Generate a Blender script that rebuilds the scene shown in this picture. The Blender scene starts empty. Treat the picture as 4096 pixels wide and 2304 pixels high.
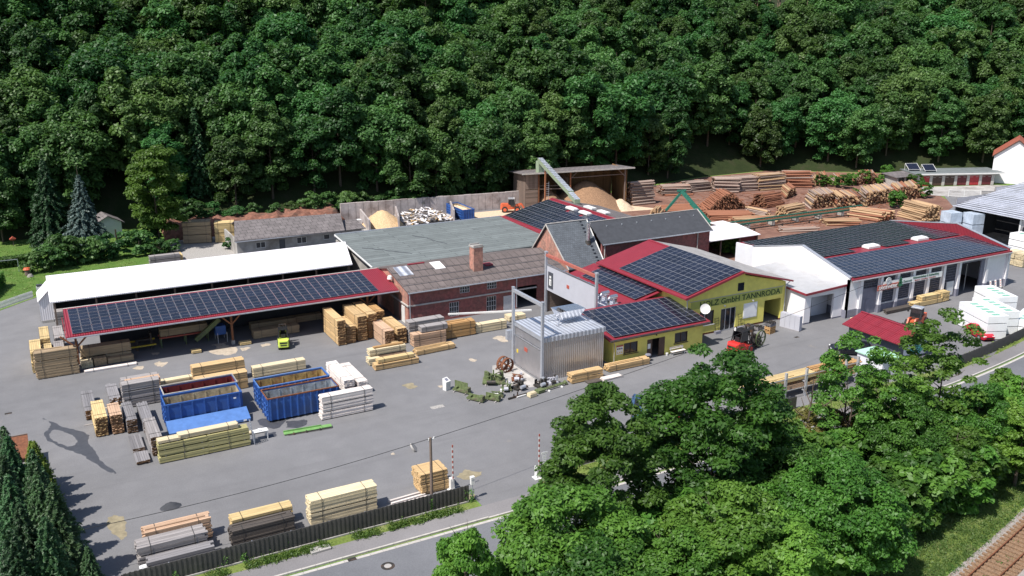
import bpy, math, random
import numpy as np
from mathutils import Vector, Matrix
R = math.radians
random.seed(7)
RNG = np.random.default_rng(11)
scene = bpy.context.scene
COL = scene.collection
# ------------------------------------------------------------------ camera: world x runs along the sheds, y into the valley side
F_PX, IW, IH, CAM_H = 3650.0, 4096.0, 2304.0, 38.0
def _axes():
    p, ro, th = R(16.5), R(.14), R(28.5)
    right, down, fwd = Vector((1, 0, 0)), Vector((0, -math.sin(p), -math.cos(p))), Vector((0, math.cos(p), -math.sin(p)))
    c, s = math.cos(ro), math.sin(ro)
    right, down = c*right - s*down, s*right + c*down
    M = Matrix.Rotation(-th, 3, 'Z')
    return M @ right, M @ down, M @ fwd
AX, AY, AZ = _axes()
cam = bpy.data.cameras.new('camera'); cam_o = bpy.data.objects.new('camera', cam); COL.objects.link(cam_o)
cam.sensor_width = 36; cam.lens = F_PX/IW*36; cam.clip_end = 3000; cam.clip_start = .5
m = Matrix.Identity(4)
for i in range(3):
    m[i][0] = AX[i]; m[i][1] = -AY[i]; m[i][2] = -AZ[i]
m[2][3] = CAM_H
cam_o.matrix_world = m; scene.camera = cam_o
def at(u, v, z=0):
    "the point of the level z that the photo shows at pixel u, v (used to survey positions)"
    d = AX*((u-IW/2)/F_PX) + AY*((v-IH/2)/F_PX) + AZ
    t = (z-CAM_H)/d.z
    return Vector((d.x*t, d.y*t, z))
# ------------------------------------------------------------------ light
SUN_EL, SUN_AZ = R(57), R(193)
w = bpy.data.worlds.new('World'); scene.world = w; w.use_nodes = True
nt = w.node_tree; bg = nt.nodes['Background']
sky = nt.nodes.new('ShaderNodeTexSky'); sky.sky_type = 'NISHITA'; sky.sun_disc = False
sky.sun_elevation = SUN_EL; sky.sun_rotation = math.pi/2 - SUN_AZ
nt.links.new(sky.outputs[0], bg.inputs[0]); bg.inputs[1].default_value = .1
sl = bpy.data.lights.new('sun', 'SUN'); sl.energy = 4.6; sl.angle = R(.5); sl.color = (1, .955, .89)
so = bpy.data.objects.new('sun', sl); COL.objects.link(so)
sd = Vector((math.cos(SUN_EL)*math.cos(SUN_AZ), math.cos(SUN_EL)*math.sin(SUN_AZ), math.sin(SUN_EL)))
so.rotation_euler = sd.to_track_quat('Z', 'Y').to_euler()
scene.view_settings.view_transform = 'Standard'; scene.view_settings.look = 'None'
scene.view_settings.exposure = .46; scene.view_settings.gamma = 1
scene.cycles.max_bounces = 6; scene.cycles.transparent_max_bounces = 8
# ------------------------------------------------------------------ objects
def setp(o, label=None, cat=None, group=None, kind=None):
    if label: o['label'] = label
    if cat: o['category'] = cat
    if group: o['group'] = group
    if kind: o['kind'] = kind
    return o
def thing(name, label, cat, loc=(0, 0, 0), rz=0, group=None):
    o = bpy.data.objects.new(name, None); COL.objects.link(o)
    o.empty_display_size = .2
    o.location = loc; o.rotation_euler = (0, 0, R(rz))
    return setp(o, label, cat, group)
class MB:
    "collects faces of one mesh; every face has a material index and a tone"
    def __init__(s): s.v = []; s.f = []; s.m = []; s.t = []
    def add(s, vs, fs, mat=0, tone=None):
        n = len(s.v); s.v += [tuple(p) for p in vs]
        tn = random.random() if tone is None else tone
        for f in fs: s.f.append([i+n for i in f]); s.m.append(mat); s.t.append(tn)
    def box(s, x0, y0, z0, x1, y1, z1, mat=0, tone=None, M=None):
        vs = [Vector(p) for p in ((x0,y0,z0),(x1,y0,z0),(x1,y1,z0),(x0,y1,z0),(x0,y0,z1),(x1,y0,z1),(x1,y1,z1),(x0,y1,z1))]
        if M is not None: vs = [M @ p for p in vs]
        s.add(vs, [(3,2,1,0),(4,5,6,7),(0,1,5,4),(1,2,6,5),(2,3,7,6),(3,0,4,7)], mat, tone)
    def cbox(s, c, sz, mat=0, tone=None, M=None):
        s.box(c[0]-sz[0]/2, c[1]-sz[1]/2, c[2]-sz[2]/2, c[0]+sz[0]/2, c[1]+sz[1]/2, c[2]+sz[2]/2, mat, tone, M)
    def bar(s, p, q, w, h=None, mat=0, tone=None):
        "a square bar from p to q"
        p, q = Vector(p), Vector(q); d = (q-p); L = d.length; d.normalize()
        up = Vector((0,0,1)) if abs(d.z) < .95 else Vector((1,0,0))
        x = d.cross(up).normalized(); y = x.cross(d); h = h or w
        vs = []
        for e in (p, q):
            for a, b in ((-1,-1),(1,-1),(1,1),(-1,1)): vs.append(e + x*a*w/2 + y*b*h/2)
        s.add(vs, [(3,2,1,0),(4,5,6,7),(0,1,5,4),(1,2,6,5),(2,3,7,6),(3,0,4,7)], mat, tone)
    def cyl(s, p, q, r0, r1=None, n=10, mat=0, tone=None, capmat=None, cap=True):
        p, q = Vector(p), Vector(q); d = (q-p).normalized(); r1 = r0 if r1 is None else r1
        up = Vector((0,0,1)) if abs(d.z) < .95 else Vector((1,0,0))
        x = d.cross(up).normalized(); y = x.cross(d); vs = []
        for e, r in ((p, r0), (q, r1)):
            for i in range(n):
                a = 2*math.pi*i/n; vs.append(e + x*math.cos(a)*r + y*math.sin(a)*r)
        tn = random.random() if tone is None else tone
        s.add(vs, [(i, (i+1) % n, n+(i+1) % n, n+i) for i in range(n)], mat, tn)
        if cap:
            s.add(vs, [list(range(n))[::-1], list(range(n, 2*n))], mat if capmat is None else capmat, tn)
    def tube(s, pts, r, n=6, mat=0):
        for a, b in zip(pts, pts[1:]): s.cyl(a, b, r, n=n, mat=mat)
    def prism(s, poly, axis, a0, a1, mat=0, tone=None):
        "a polygon given in the two other axes, extruded along an axis"
        n = len(poly)
        def P(c, a):
            return (a, c[0], c[1]) if axis == 'x' else (c[0], a, c[1]) if axis == 'y' else (c[0], c[1], a)
        vs = [P(c, a0) for c in poly] + [P(c, a1) for c in poly]
        s.add(vs, [list(range(n))[::-1], list(range(n, 2*n))] + [(i, (i+1) % n, n+(i+1) % n, n+i) for i in range(n)], mat, tone)
    def slab(s, q, t, mat=0, tone=None):
        "a sheet: four top corners and a thickness downward"
        q = [Vector(p) for p in q]; vs = q + [p - Vector((0,0,t)) for p in q]
        s.add(vs, [(0,1,2,3),(7,6,5,4),(0,4,5,1),(1,5,6,2),(2,6,7,3),(3,7,4,0)], mat, tone)
    def wall(s, axis, f0, f1, u0, u1, z0, z1, holes=(), mat=0):
        "a wall between f0 and f1 with rectangular holes (u0, u1, z0, z1) cut right through"
        us = sorted({u0, u1, *[h[i] for h in holes for i in (0, 1)]}); zs = sorted({z0, z1, *[h[i] for h in holes for i in (2, 3)]})
        us = [u for u in us if u0 <= u <= u1]; zs = [z for z in zs if z0 <= z <= z1]
        for a, b in zip(us, us[1:]):
            run = None
            for c, d in list(zip(zs, zs[1:])) + [(None, None)]:
                solid = c is not None and not any(h[0] <= (a+b)/2 <= h[1] and h[2] <= (c+d)/2 <= h[3] for h in holes)
                if solid: run = (run[0], d) if run else (c, d)
                elif run:
                    if axis == 'x': s.box(a, f0, run[0], b, f1, run[1], mat, .5)
                    else: s.box(f0, a, run[0], f1, b, run[1], mat, .5)
                    run = None
    def build(s, name, mats, parent=None, world=True, smooth=False, fix=True):
        me = bpy.data.meshes.new(name)
        off = Vector((0,0,0))
        if parent is not None and world:
            p = parent
            while p is not None: off += p.location; p = p.parent
        vs = [tuple(Vector(v)-off) for v in s.v] if off.length > 0 else s.v
        me.from_pydata(vs, [], s.f)
        if not isinstance(mats, (list, tuple)): mats = [mats]
        for mt in mats: me.materials.append(mt)
        me.polygons.foreach_set('material_index', s.m)
        at_ = me.attributes.new('tone', 'FLOAT', 'FACE'); at_.data.foreach_set('value', s.t)
        if fix:
            import bmesh
            bm = bmesh.new(); bm.from_mesh(me); bmesh.ops.recalc_face_normals(bm, faces=bm.faces); bm.to_mesh(me); bm.free()
        if smooth: me.polygons.foreach_set('use_smooth', [True]*len(me.polygons))
        me.update()
        o = bpy.data.objects.new(name, me); COL.objects.link(o)
        if parent is not None: o.parent = parent
        return o
def inst(o, parent=None, M=None, name=None):
    c = o.copy(); COL.objects.link(c)
    if name: c.name = name
    c.parent = parent
    if M is not None: c.matrix_basis = M
    return c
def copy_tree(o, parent=None):
    c = o.copy(); COL.objects.link(c); c.parent = parent
    for ch in list(o.children): copy_tree(ch, c)
    return c
def struct(name, mb, mats, **k):
    return setp(mb.build(name, mats, **k), kind='structure')
def np_mesh(name, V, Q, tone, mats, matidx=None):
    "quads from numpy arrays"
    me = bpy.data.meshes.new(name)
    n = len(Q)
    me.vertices.add(len(V)); me.vertices.foreach_set('co', V.astype(np.float32).ravel())
    me.loops.add(n*4); me.loops.foreach_set('vertex_index', Q.astype(np.int32).ravel())
    me.polygons.add(n); me.polygons.foreach_set('loop_start', np.arange(0, n*4, 4, dtype=np.int32))
    for mt in (mats if isinstance(mats, (list, tuple)) else [mats]): me.materials.append(mt)
    if matidx is not None: me.polygons.foreach_set('material_index', matidx.astype(np.int32))
    a = me.attributes.new('tone', 'FLOAT', 'FACE'); a.data.foreach_set('value', tone.astype(np.float32))
    me.update(calc_edges=True); me.validate()
    return me
# ------------------------------------------------------------------ materials
class NT:
    def __init__(s, name):
        s.m = bpy.data.materials.new(name); s.m.use_nodes = True; s.t = s.m.node_tree; s.b = s.t.nodes['Principled BSDF']
        s.tc = s.t.nodes.new('ShaderNodeTexCoord')
    def n(s, k, **kw):
        x = s.t.nodes.new('ShaderNode'+k)
        for a, b in kw.items(): setattr(x, a, b)
        return x
    def l(s, a, b): s.t.links.new(a, b)
    def vec(s, scale=(1,1,1), rot=(0,0,0), src='Object'):
        mp = s.n('Mapping'); s.l(s.tc.outputs[src], mp.inputs[0]); mp.inputs['Scale'].default_value = scale; mp.inputs['Rotation'].default_value = rot
        return mp.outputs[0]
    def noise(s, scale, detail=4, vec=None, rough=.6):
        x = s.n('TexNoise'); x.inputs['Scale'].default_value = scale; x.inputs['Detail'].default_value = detail; x.inputs['Roughness'].default_value = rough
        s.l(vec if vec is not None else s.tc.outputs['Object'], x.inputs['Vector']); return x.outputs[0]
    def ramp(s, fac, stops):
        x = s.n('ValToRGB'); e = x.color_ramp.elements
        while len(e) < len(stops): e.new(.5)
        for i, (p, c) in enumerate(stops): e[i].position = p; e[i].color = (*c, 1) if len(c) == 3 else c
        s.l(fac, x.inputs[0]); return x.outputs[0]
    def mix(s, fac, a, b, mode='MIX'):
        x = s.n('MixRGB', blend_type=mode)
        for i, v in ((0, fac), (1, a), (2, b)):
            if isinstance(v, (int, float)): x.inputs[i].default_value = v
            elif isinstance(v, tuple): x.inputs[i].default_value = (*v, 1)
            else: s.l(v, x.inputs[i])
        return x.outputs[0]
    def attr(s, name='tone'):
        x = s.n('Attribute', attribute_name=name); return x.outputs['Fac']
    def objrand(s):
        return s.n('ObjectInfo').outputs['Random']
    def math(s, op, a, b):
        x = s.n('Math', operation=op)
        for i, v in ((0, a), (1, b)):
            if isinstance(v, (int, float)): x.inputs[i].default_value = v
            else: s.l(v, x.inputs[i])
        return x.outputs[0]
    def bump(s, h, strength=.3, dist=.02):
        x = s.n('Bump'); x.inputs['Strength'].default_value = strength; x.inputs['Distance'].default_value = dist
        s.l(h, x.inputs['Height']); s.l(x.outputs[0], s.b.inputs['Normal'])
    def wave(s, scale, direction='X', vec=None, dist=0):
        x = s.n('TexWave', bands_direction=direction); x.inputs['Scale'].default_value = scale; x.inputs['Distortion'].default_value = dist
        s.l(vec if vec is not None else s.tc.outputs['Object'], x.inputs['Vector']); return x.outputs['Fac']
    def out(s, col, rough=.7, metal=0, spec=None):
        if isinstance(col, tuple): s.b.inputs['Base Color'].default_value = (*col, 1)
        else: s.l(col, s.b.inputs['Base Color'])
        if isinstance(rough, (int, float)): s.b.inputs['Roughness'].default_value = rough
        else: s.l(rough, s.b.inputs['Roughness'])
        s.b.inputs['Metallic'].default_value = metal
        if spec is not None: s.b.inputs['Specular IOR Level'].default_value = spec
        return s.m
def mul(c, k): return tuple(min(1, x*k) for x in c)
def plain(name, c, rough=.6, metal=0, var=.25, scale=2.0, tone=0, spec=None, dirt=None):
    t = NT(name)
    col = t.ramp(t.noise(scale, 6), [(.3, mul(c, 1-var)), (.7, mul(c, 1+var*.6))])
    if dirt: col = t.mix(t.ramp(t.noise(scale*.35, 8), [(.5, (0,0,0)), (.68, (1,1,1))]), col, dirt)
    if tone: col = t.mix(1.0, col, t.ramp(t.attr(), [(0, (1-tone,)*3), (1, (1+tone*.3,)*3)]), 'MULTIPLY')
    return t.out(col, rough, metal, spec)
def sheet(name, c, axis, pitch=.2, rough=.45, metal=0, var=.12, strength=.8, dirt=None):
    "profiled metal sheet: ribs of a given pitch across an axis"
    t = NT(name)
    col = t.ramp(t.noise(.9, 6), [(.3, mul(c, 1-var)), (.7, mul(c, 1+var*.5))])
    if dirt: col = t.mix(t.ramp(t.noise(.5, 8), [(.5, (0,0,0)), (.75, (.8,.8,.8))]), col, dirt)
    wv = t.wave(math.pi*2/pitch/20*1.0, axis)
    col = t.mix(1.0, col, t.ramp(wv, [(0, (.72,)*3), (.35, (1,)*3)]), 'MULTIPLY')
    t.bump(wv, strength, pitch*.25)
    return t.out(col, rough, metal)
def wood(name, c, var=.35, streak=True, rough=.8):
    t = NT(name)
    tn = t.attr()
    col = t.ramp(tn, [(0, mul(c, 1-var)), (.5, c), (1, mul(c, 1+var*.45))])
    n1 = t.noise(1.6, 6, t.vec((.35, 6, 6)))
    col = t.mix(1.0, col, t.ramp(n1, [(.3, (.72, .70, .68)), (.7, (1.08, 1.06, 1.04))]), 'MULTIPLY')
    return t.out(col, rough)
M = {}
def m_asphalt(name, c, patch=True):
    t = NT(name)
    big = t.noise(.055, 6, rough=.65); mid = t.noise(.5, 6); fine = t.noise(9, 3)
    col = t.ramp(big, [(.3, mul(c, .84)), (.5, c), (.72, mul(c, 1.17))])
    col = t.mix(1, col, t.ramp(mid, [(.25, (.9,.9,.9)), (.75, (1.08,1.08,1.07))]), 'MULTIPLY')
    col = t.mix(1, col, t.ramp(fine, [(.2, (.8,.8,.8)), (.8, (1.16,1.16,1.16))]), 'MULTIPLY')
    if patch:   # rubber and turning marks, sawdust drifts
        sw = t.noise(1.0, 5, t.vec((.05, .9, 1), (0,0,.35)))
        col = t.mix(t.ramp(sw, [(.55, (0,0,0)), (.8, (.4,)*3)]), col, mul(c, .62))
        sd_ = t.math('MULTIPLY', t.noise(.07, 5), t.noise(.9, 8, rough=.75))
        col = t.mix(t.ramp(sd_, [(.36, (0,0,0)), (.5, (.45,)*3)]), col, (.36,.30,.23))
    t.bump(fine, .25, .01)
    return t.out(col, .88)
M['asphalt'] = m_asphalt('yard_asphalt', (.172,.17,.178))
M['road'] = m_asphalt('road_asphalt', (.145,.148,.162), False)
M['pavement'] = m_asphalt('pavement_asphalt', (.2,.19,.195), False)
M['kerb'] = plain('kerb_concrete', (.46,.43,.4), .85, var=.2, scale=3)
M['paint'] = plain('road_paint', (.74,.74,.72), .7, var=.12, scale=4)
M['concrete'] = plain('concrete', (.4,.38,.36), .9, var=.3, scale=.8, dirt=(.22,.2,.18))
M['concrete_pink'] = plain('concrete_panel', (.44,.39,.38), .9, var=.28, scale=1.1, dirt=(.24,.2,.19))
M['gravel'] = plain('gravel', (.36,.34,.32), .95, var=.5, scale=6)
M['ballast'] = plain('ballast', (.32,.29,.27), .95, var=.6, scale=9, dirt=(.2,.13,.09))
M['rusty_ballast'] = plain('rusty_ballast', (.24,.15,.09), .95, var=.6, scale=9)
def m_dirt():
    t = NT('bark_soil')
    col = t.ramp(t.noise(.35, 8, rough=.7), [(.25, (.1,.05,.035)), (.5, (.2,.1,.07)), (.75, (.3,.19,.14))])
    col = t.mix(1, col, t.ramp(t.noise(7, 4), [(.25, (.6,.6,.6)), (.75, (1.3,1.3,1.3))]), 'MULTIPLY')
    return t.out(col, .95)
M['dirt'] = m_dirt()
def m_green(name, a, b, c, s=.5):
    t = NT(name)
    col = t.ramp(t.noise(s, 8, rough=.7), [(.25, a), (.5, b), (.78, c)])
    col = t.mix(1, col, t.ramp(t.noise(6, 5), [(.25, (.6,.6,.6)), (.75, (1.3,1.3,1.3))]), 'MULTIPLY')
    return t.out(col, .95, spec=.1)
M['lawn'] = m_green('lawn', (.065,.125,.03), (.09,.165,.035), (.16,.19,.06), .35)
M['verge'] = m_green('verge_soil', (.08,.12,.03), (.15,.2,.05), (.26,.24,.14), .5)
M['meadow'] = m_green('meadow', (.10,.19,.035), (.16,.25,.06), (.24,.24,.11), .25)
M['forest_floor'] = m_green('forest_floor', (.02,.028,.012), (.03,.042,.016), (.05,.045,.028), .3)
M['red_soil'] = plain('red_soil', (.24,.105,.07), .95, var=.5, scale=1.5, dirt=(.12,.07,.05))
M['chips'] = plain('wood_chip', (.6,.42,.24), .95, var=.35, scale=5)
M['sawdust'] = plain('sawdust', (.62,.47,.33), .95, var=.25, scale=3)
M['brown_chips'] = plain('bark_chip', (.3,.175,.1), .95, var=.5, scale=5)
M['wet'] = plain('wet_asphalt', (.068,.07,.08), .42, var=.2, scale=2)
M['stain'] = plain('sand_stain', (.27,.23,.15), .9, var=.3, scale=2)
M['stainY'] = plain('sawdust_drift', (.45,.38,.3), .9, var=.3, scale=2)
M['white_wall'] = plain('white_render', (.82,.79,.80), .85, var=.06, scale=1)
M['white_shade'] = plain('white_render_shaded', (.7,.7,.74), .85, var=.06, scale=1)  # darker, bluer copy of the white render; shade put into the colour
M['plinth'] = plain('grey_plinth', (.2,.2,.25), .8, var=.15, scale=2)
M['yellow_wall'] = plain('yellow_render', (.78,.7,.17), .85, var=.1, scale=1.2, dirt=(.64,.58,.15))
M['band_green'] = plain('olive_band', (.42,.45,.11), .85, var=.1, scale=1.5)
M['letter_green'] = plain('dark_green_letter', (.05,.085,.025), .8, var=.3, scale=4)
M['dark_grey'] = plain('dark_grey_paint', (.07,.075,.09), .5, var=.15, scale=2)
M['lattice'] = plain('lattice_grey', (.135,.135,.17), .6, var=.15, scale=3)
M['glass'] = plain('window_glass', (.02,.025,.035), .08, var=.3, scale=1, spec=.6)
M['inside'] = plain('interior_shade', (.045,.045,.05), .9, var=.3, scale=.6)  # near-black wall colour stands in for the shade indoors
M['frame_white'] = plain('white_frame', (.75,.74,.72), .5, var=.08)
M['frame_brown'] = plain('brown_frame', (.09,.05,.035), .6, var=.2)
M['red'] = plain('red_coated_metal', (.27,.028,.045), .45, var=.12, scale=1)
M['red_x'] = sheet('red_profiled_sheet_x', (.27,.028,.045), 'X', .25)
M['red_y'] = sheet('red_profiled_sheet_y', (.27,.028,.045), 'Y', .25)
M['white_x'] = sheet('white_profiled_sheet', (.86,.83,.86), 'X', .25, .5, 0, .03, .25)
M['grey_x'] = sheet('grey_profiled_sheet', (.52,.52,.53), 'X', .22, .5, .2, .12, .6, (.4,.38,.36))
M['alu_x'] = sheet('aluminium_sheet_x', (.62,.6,.6), 'X', .25, .34, .75, .1, 1.0, (.5,.42,.36))
M['alu_y'] = sheet('aluminium_sheet_y', (.62,.6,.62), 'Y', .25, .34, .75, .1, 1.0)
M['alu_roof'] = sheet('aluminium_roof', (.66,.69,.76), 'X', .5, .4, .5, .12, .6, (.5,.5,.52))
M['blue_roof'] = sheet('zinc_roof', (.62,.64,.72), 'X', 1.1, .45, .3, .12, 1.0, (.42,.43,.47))
M['weathered_roof'] = sheet('weathered_fibre_roof', (.42,.4,.39), 'Y', .3, .7, 0, .25, .8, (.2,.185,.18))
M['steel'] = plain('galvanised_steel', (.55,.57,.62), .45, .55, var=.12, scale=3)
M['bright_steel'] = plain('stainless_steel', (.74,.74,.76), .25, .9, var=.08, scale=2)
M['light_grey'] = plain('light_grey_panel', (.5,.5,.55), .55, .1, var=.05, scale=1)
M['rust'] = plain('rust', (.2,.075,.035), .85, .1, var=.45, scale=5)
M['beam_red'] = plain('red_oxide_beam', (.4,.12,.09), .6, var=.2, scale=3)
M['machine'] = plain('machine_green', (.15,.19,.08), .65, .2, var=.45, scale=5, dirt=(.12,.1,.07))
M['machine_dark'] = plain('machine_iron', (.06,.055,.05), .6, .4, var=.4, scale=5, dirt=(.15,.09,.06))
M['green_paint'] = plain('green_paint', (.17,.34,.11), .55, var=.2, scale=3)
M['crane_green'] = plain('crane_green', (.03,.17,.12), .5, .1, var=.2, scale=3)
M['pale_green'] = plain('pale_green_steel', (.36,.44,.3), .55, .2, var=.2, scale=2)
M['mint'] = plain('mint_cover', (.42,.68,.53), .6, var=.06, scale=2)
M['blue'] = plain('blue_container_paint', (.035,.11,.36), .5, .1, var=.22, scale=1.2, dirt=(.05,.1,.25))
M['blue_light'] = plain('faded_blue_paint', (.09,.2,.48), .55, .1, var=.18, scale=1.5)
M['blue_in'] = plain('scuffed_container_inside', (.34,.37,.4), .7, .1, var=.4, scale=2.5, dirt=(.2,.17,.14))
M['tan_in'] = plain('sandy_container_inside', (.42,.36,.25), .75, .05, var=.4, scale=2.5, dirt=(.25,.17,.1))
M['red_in'] = plain('red_container_inside', (.17,.025,.025), .7, .1, var=.35, scale=2.5)
M['yellow_in'] = plain('rusty_container_inside', (.4,.29,.12), .8, .05, var=.5, scale=2.5, dirt=(.24,.1,.05))
def m_brick(name, a, b, mortar, s=1.0, yz=False):
    t = NT(name)
    x = t.n('TexBrick'); x.inputs['Scale'].default_value = s; x.inputs['Brick Width'].default_value = .26; x.inputs['Row Height'].default_value = .085; x.inputs['Mortar Size'].default_value = .012
    x.inputs['Color1'].default_value = (*a, 1); x.inputs['Color2'].default_value = (*b, 1); x.inputs['Mortar'].default_value = (*mortar, 1)
    sp = t.n('SeparateXYZ'); t.l(t.tc.outputs['Object'], sp.inputs[0]); cb = t.n('CombineXYZ')
    t.l(t.math('ADD', sp.outputs[0], sp.outputs[1]), cb.inputs[0]); t.l(sp.outputs[2], cb.inputs[1]); t.l(cb.outputs[0], x.inputs['Vector'])
    col = t.mix(t.ramp(t.noise(.55, 7), [(.38, (0,0,0)), (.62, (.8,.8,.8))]), x.outputs[0], mul(b, 1.7))
    col = t.mix(1, col, t.ramp(t.noise(2.2, 5), [(.25, (.62,.62,.62)), (.75, (1.25,1.2,1.2))]), 'MULTIPLY')
    return t.out(col, .9)
M['brick'] = m_brick('dark_red_brick', (.26,.075,.065), (.19,.06,.055), (.22,.16,.14))
M['brick_light'] = m_brick('orange_brick_sunlit', (.42,.2,.14), (.33,.15,.11), (.36,.27,.23))  # lighter, oranger copy of the brick; sunlight on the gables put into colour
def m_tiles(name, c, rw, rh, axis='XY', var=.25):
    t = NT(name)
    x = t.n('TexBrick'); x.inputs['Scale'].default_value = 1; x.inputs['Brick Width'].default_value = rw; x.inputs['Row Height'].default_value = rh; x.inputs['Mortar Size'].default_value = min(rw, rh)*.05
    x.inputs['Color1'].default_value = (*mul(c, 1.1), 1); x.inputs['Color2'].default_value = (*mul(c, .85), 1); x.inputs['Mortar'].default_value = (*mul(c, .45), 1)
    t.l(t.vec(), x.inputs['Vector'])
    col = t.mix(1, x.outputs[0], t.ramp(t.noise(.7, 8, rough=.7), [(.28, (1-var,)*3), (.72, (1+var*.7,)*3)]), 'MULTIPLY')
    col = t.mix(1, col, t.ramp(t.noise(9, 3), [(.25, (.82,)*3), (.75, (1.15,)*3)]), 'MULTIPLY')
    return t.out(col, .85)
M['brown_roof'] = m_tiles('brown_bitumen_shingle', (.145,.118,.112), 1.0, 1.75)
M['old_roof'] = m_tiles('old_fibre_sheet', (.17,.15,.15), 1.1, 1.3, var=.35)
M['slate'] = m_tiles('slate', (.105,.118,.135), .35, .3)
M['felt'] = plain('dark_roofing_felt', (.05,.053,.062), .85, var=.22, scale=1.5)
M['tar'] = m_tiles('grey_roofing_felt', (.155,.175,.175), 9.0, 1.05, var=.2)
M['red_tiles'] = m_tiles('red_roof_tile', (.36,.1,.06), .3, .35)
def m_pv():
    t = NT('solar_cell_glass')
    x = t.n('TexBrick'); x.offset = 0; x.inputs['Scale'].default_value = 1; x.inputs['Brick Width'].default_value = .165; x.inputs['Row Height'].default_value = .085; x.inputs['Mortar Size'].default_value = .004
    for k, c in (('Color1', (.008,.01,.02)), ('Color2', (.011,.013,.027)), ('Mortar', (.04,.046,.065))): x.inputs[k].default_value = (*c, 1)
    t.l(t.tc.outputs['Object'], x.inputs['Vector'])
    col = t.mix(1, x.outputs[0], t.ramp(t.objrand(), [(0, (.75,)*3), (1, (1.25,)*3)]), 'MULTIPLY')
    return t.out(col, .16, 0, .5)
M['pv'] = m_pv()
M['pv_frame'] = plain('panel_frame', (.36,.37,.41), .45, .4, var=.05)
M['timber'] = wood('timber_post', (.3,.12,.055))
M['old_board'] = wood('weathered_board', (.2,.15,.125), .4)
M['tan_board'] = wood('chipboard_lining', (.34,.19,.085), .3)
for k, c in dict(fresh=(.62,.43,.22), yellow=(.66,.5,.25), pale=(.72,.62,.42), orange=(.52,.31,.13), pink=(.56,.38,.26), grey=(.33,.31,.31), grey2=(.24,.235,.25), dark=(.1,.085,.075), green=(.45,.42,.2), dim=(.4,.3,.19), white=(.82,.76,.73)).items():
    M['w_'+k] = wood('timber_'+k, c, .5 if k in ('dark', 'grey', 'grey2') else .32)
M['end_dark'] = wood('timber_end_brown', (.22,.12,.055), .6)
M['wrap'] = plain('white_plastic_wrap', (.86,.86,.87), .3, var=.06, scale=1.5)
M['wrap_green'] = plain('printed_wrap', (.25,.5,.38), .35, var=.4, scale=6)
M['wrap_blue'] = plain('bluish_plastic_wrap', (.5,.57,.67), .3, var=.25, scale=1.2)
M['strap'] = plain('strap', (.05,.05,.05), .6)
M['log_red'] = wood('red_pine_bark', (.3,.125,.07), .55)
M['log_grey'] = wood('grey_spruce_bark', (.33,.25,.21), .5)
M['log_tan'] = wood('peeled_log', (.46,.31,.18), .4)
M['log_end'] = wood('log_end', (.46,.3,.17), .5)
M['log_end_dark'] = wood('log_end_dark', (.2,.1,.055), .6)
M['tyre'] = plain('tyre', (.022,.022,.023), .85)
M['rim_red'] = plain('red_rim', (.4,.03,.02), .5)
M['rim'] = plain('alloy_rim', (.5,.5,.52), .35, .7)
M['fork_red'] = plain('forklift_red', (.62,.035,.03), .4, var=.12)
M['lime'] = plain('forklift_lime', (.55,.68,.1), .4, var=.12)
M['orange_paint'] = plain('loader_orange', (.6,.12,.05), .45, var=.15)
M['black'] = plain('black_plastic', (.018,.018,.02), .55)
M['car_black'] = plain('black_car_paint', (.012,.014,.022), .18, .2, var=.05)
M['car_red'] = plain('red_car_paint', (.5,.015,.035), .2, .2, var=.05)
M['car_silver'] = plain('silver_car_paint', (.55,.57,.6), .28, .6, var=.05)
M['car_white'] = plain('white_car_paint', (.8,.8,.8), .3, var=.03)
M['car_blue'] = plain('blue_car_paint', (.05,.1,.2), .25, .2, var=.05)
M['car_glass'] = plain('car_glass', (.02,.022,.025), .06, spec=.6)
M['lamp'] = plain('lamp_lens', (.8,.8,.78), .15)
M['tail'] = plain('tail_lens', (.4,.01,.01), .2)
M['kiosk_grey'] = plain('kiosk_grey', (.085,.095,.115), .6, var=.1)
M['graffiti'] = plain('graffiti_paint', (.12,.5,.45), .6, var=.3, scale=2)
M['fence_metal'] = plain('fence_brown', (.085,.08,.075), .6, .1, var=.2)
M['dark_red_door'] = plain('dark_red_door', (.13,.02,.025), .6, var=.2)
M['red_door'] = plain('red_door', (.4,.03,.04), .6, var=.15)
M['brown_door'] = plain('brown_door', (.075,.04,.03), .6, var=.2)
M['sign_white'] = plain('sign_white', (.82,.82,.8), .5, var=.03)
M['sign_red'] = plain('sign_brick_red', (.42,.09,.06), .55, var=.12)
M['sign_green'] = plain('sign_green', (.02,.17,.08), .55, var=.15)
M['sign_text'] = plain('sign_dark_text', (.03,.12,.07), .6)
M['sign_text2'] = plain('sign_red_text', (.35,.06,.05), .6)
M['yellow_paint'] = plain('yellow_paint', (.75,.55,.05), .5)
M['bark'] = plain('tree_bark', (.1,.075,.055), .95, var=.4, scale=4)
M['pine_bark'] = plain('pine_bark', (.3,.2,.15), .95, var=.45, scale=2)
M['dead'] = plain('dead_twig', (.22,.19,.16), .95, var=.3, scale=3)
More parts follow.
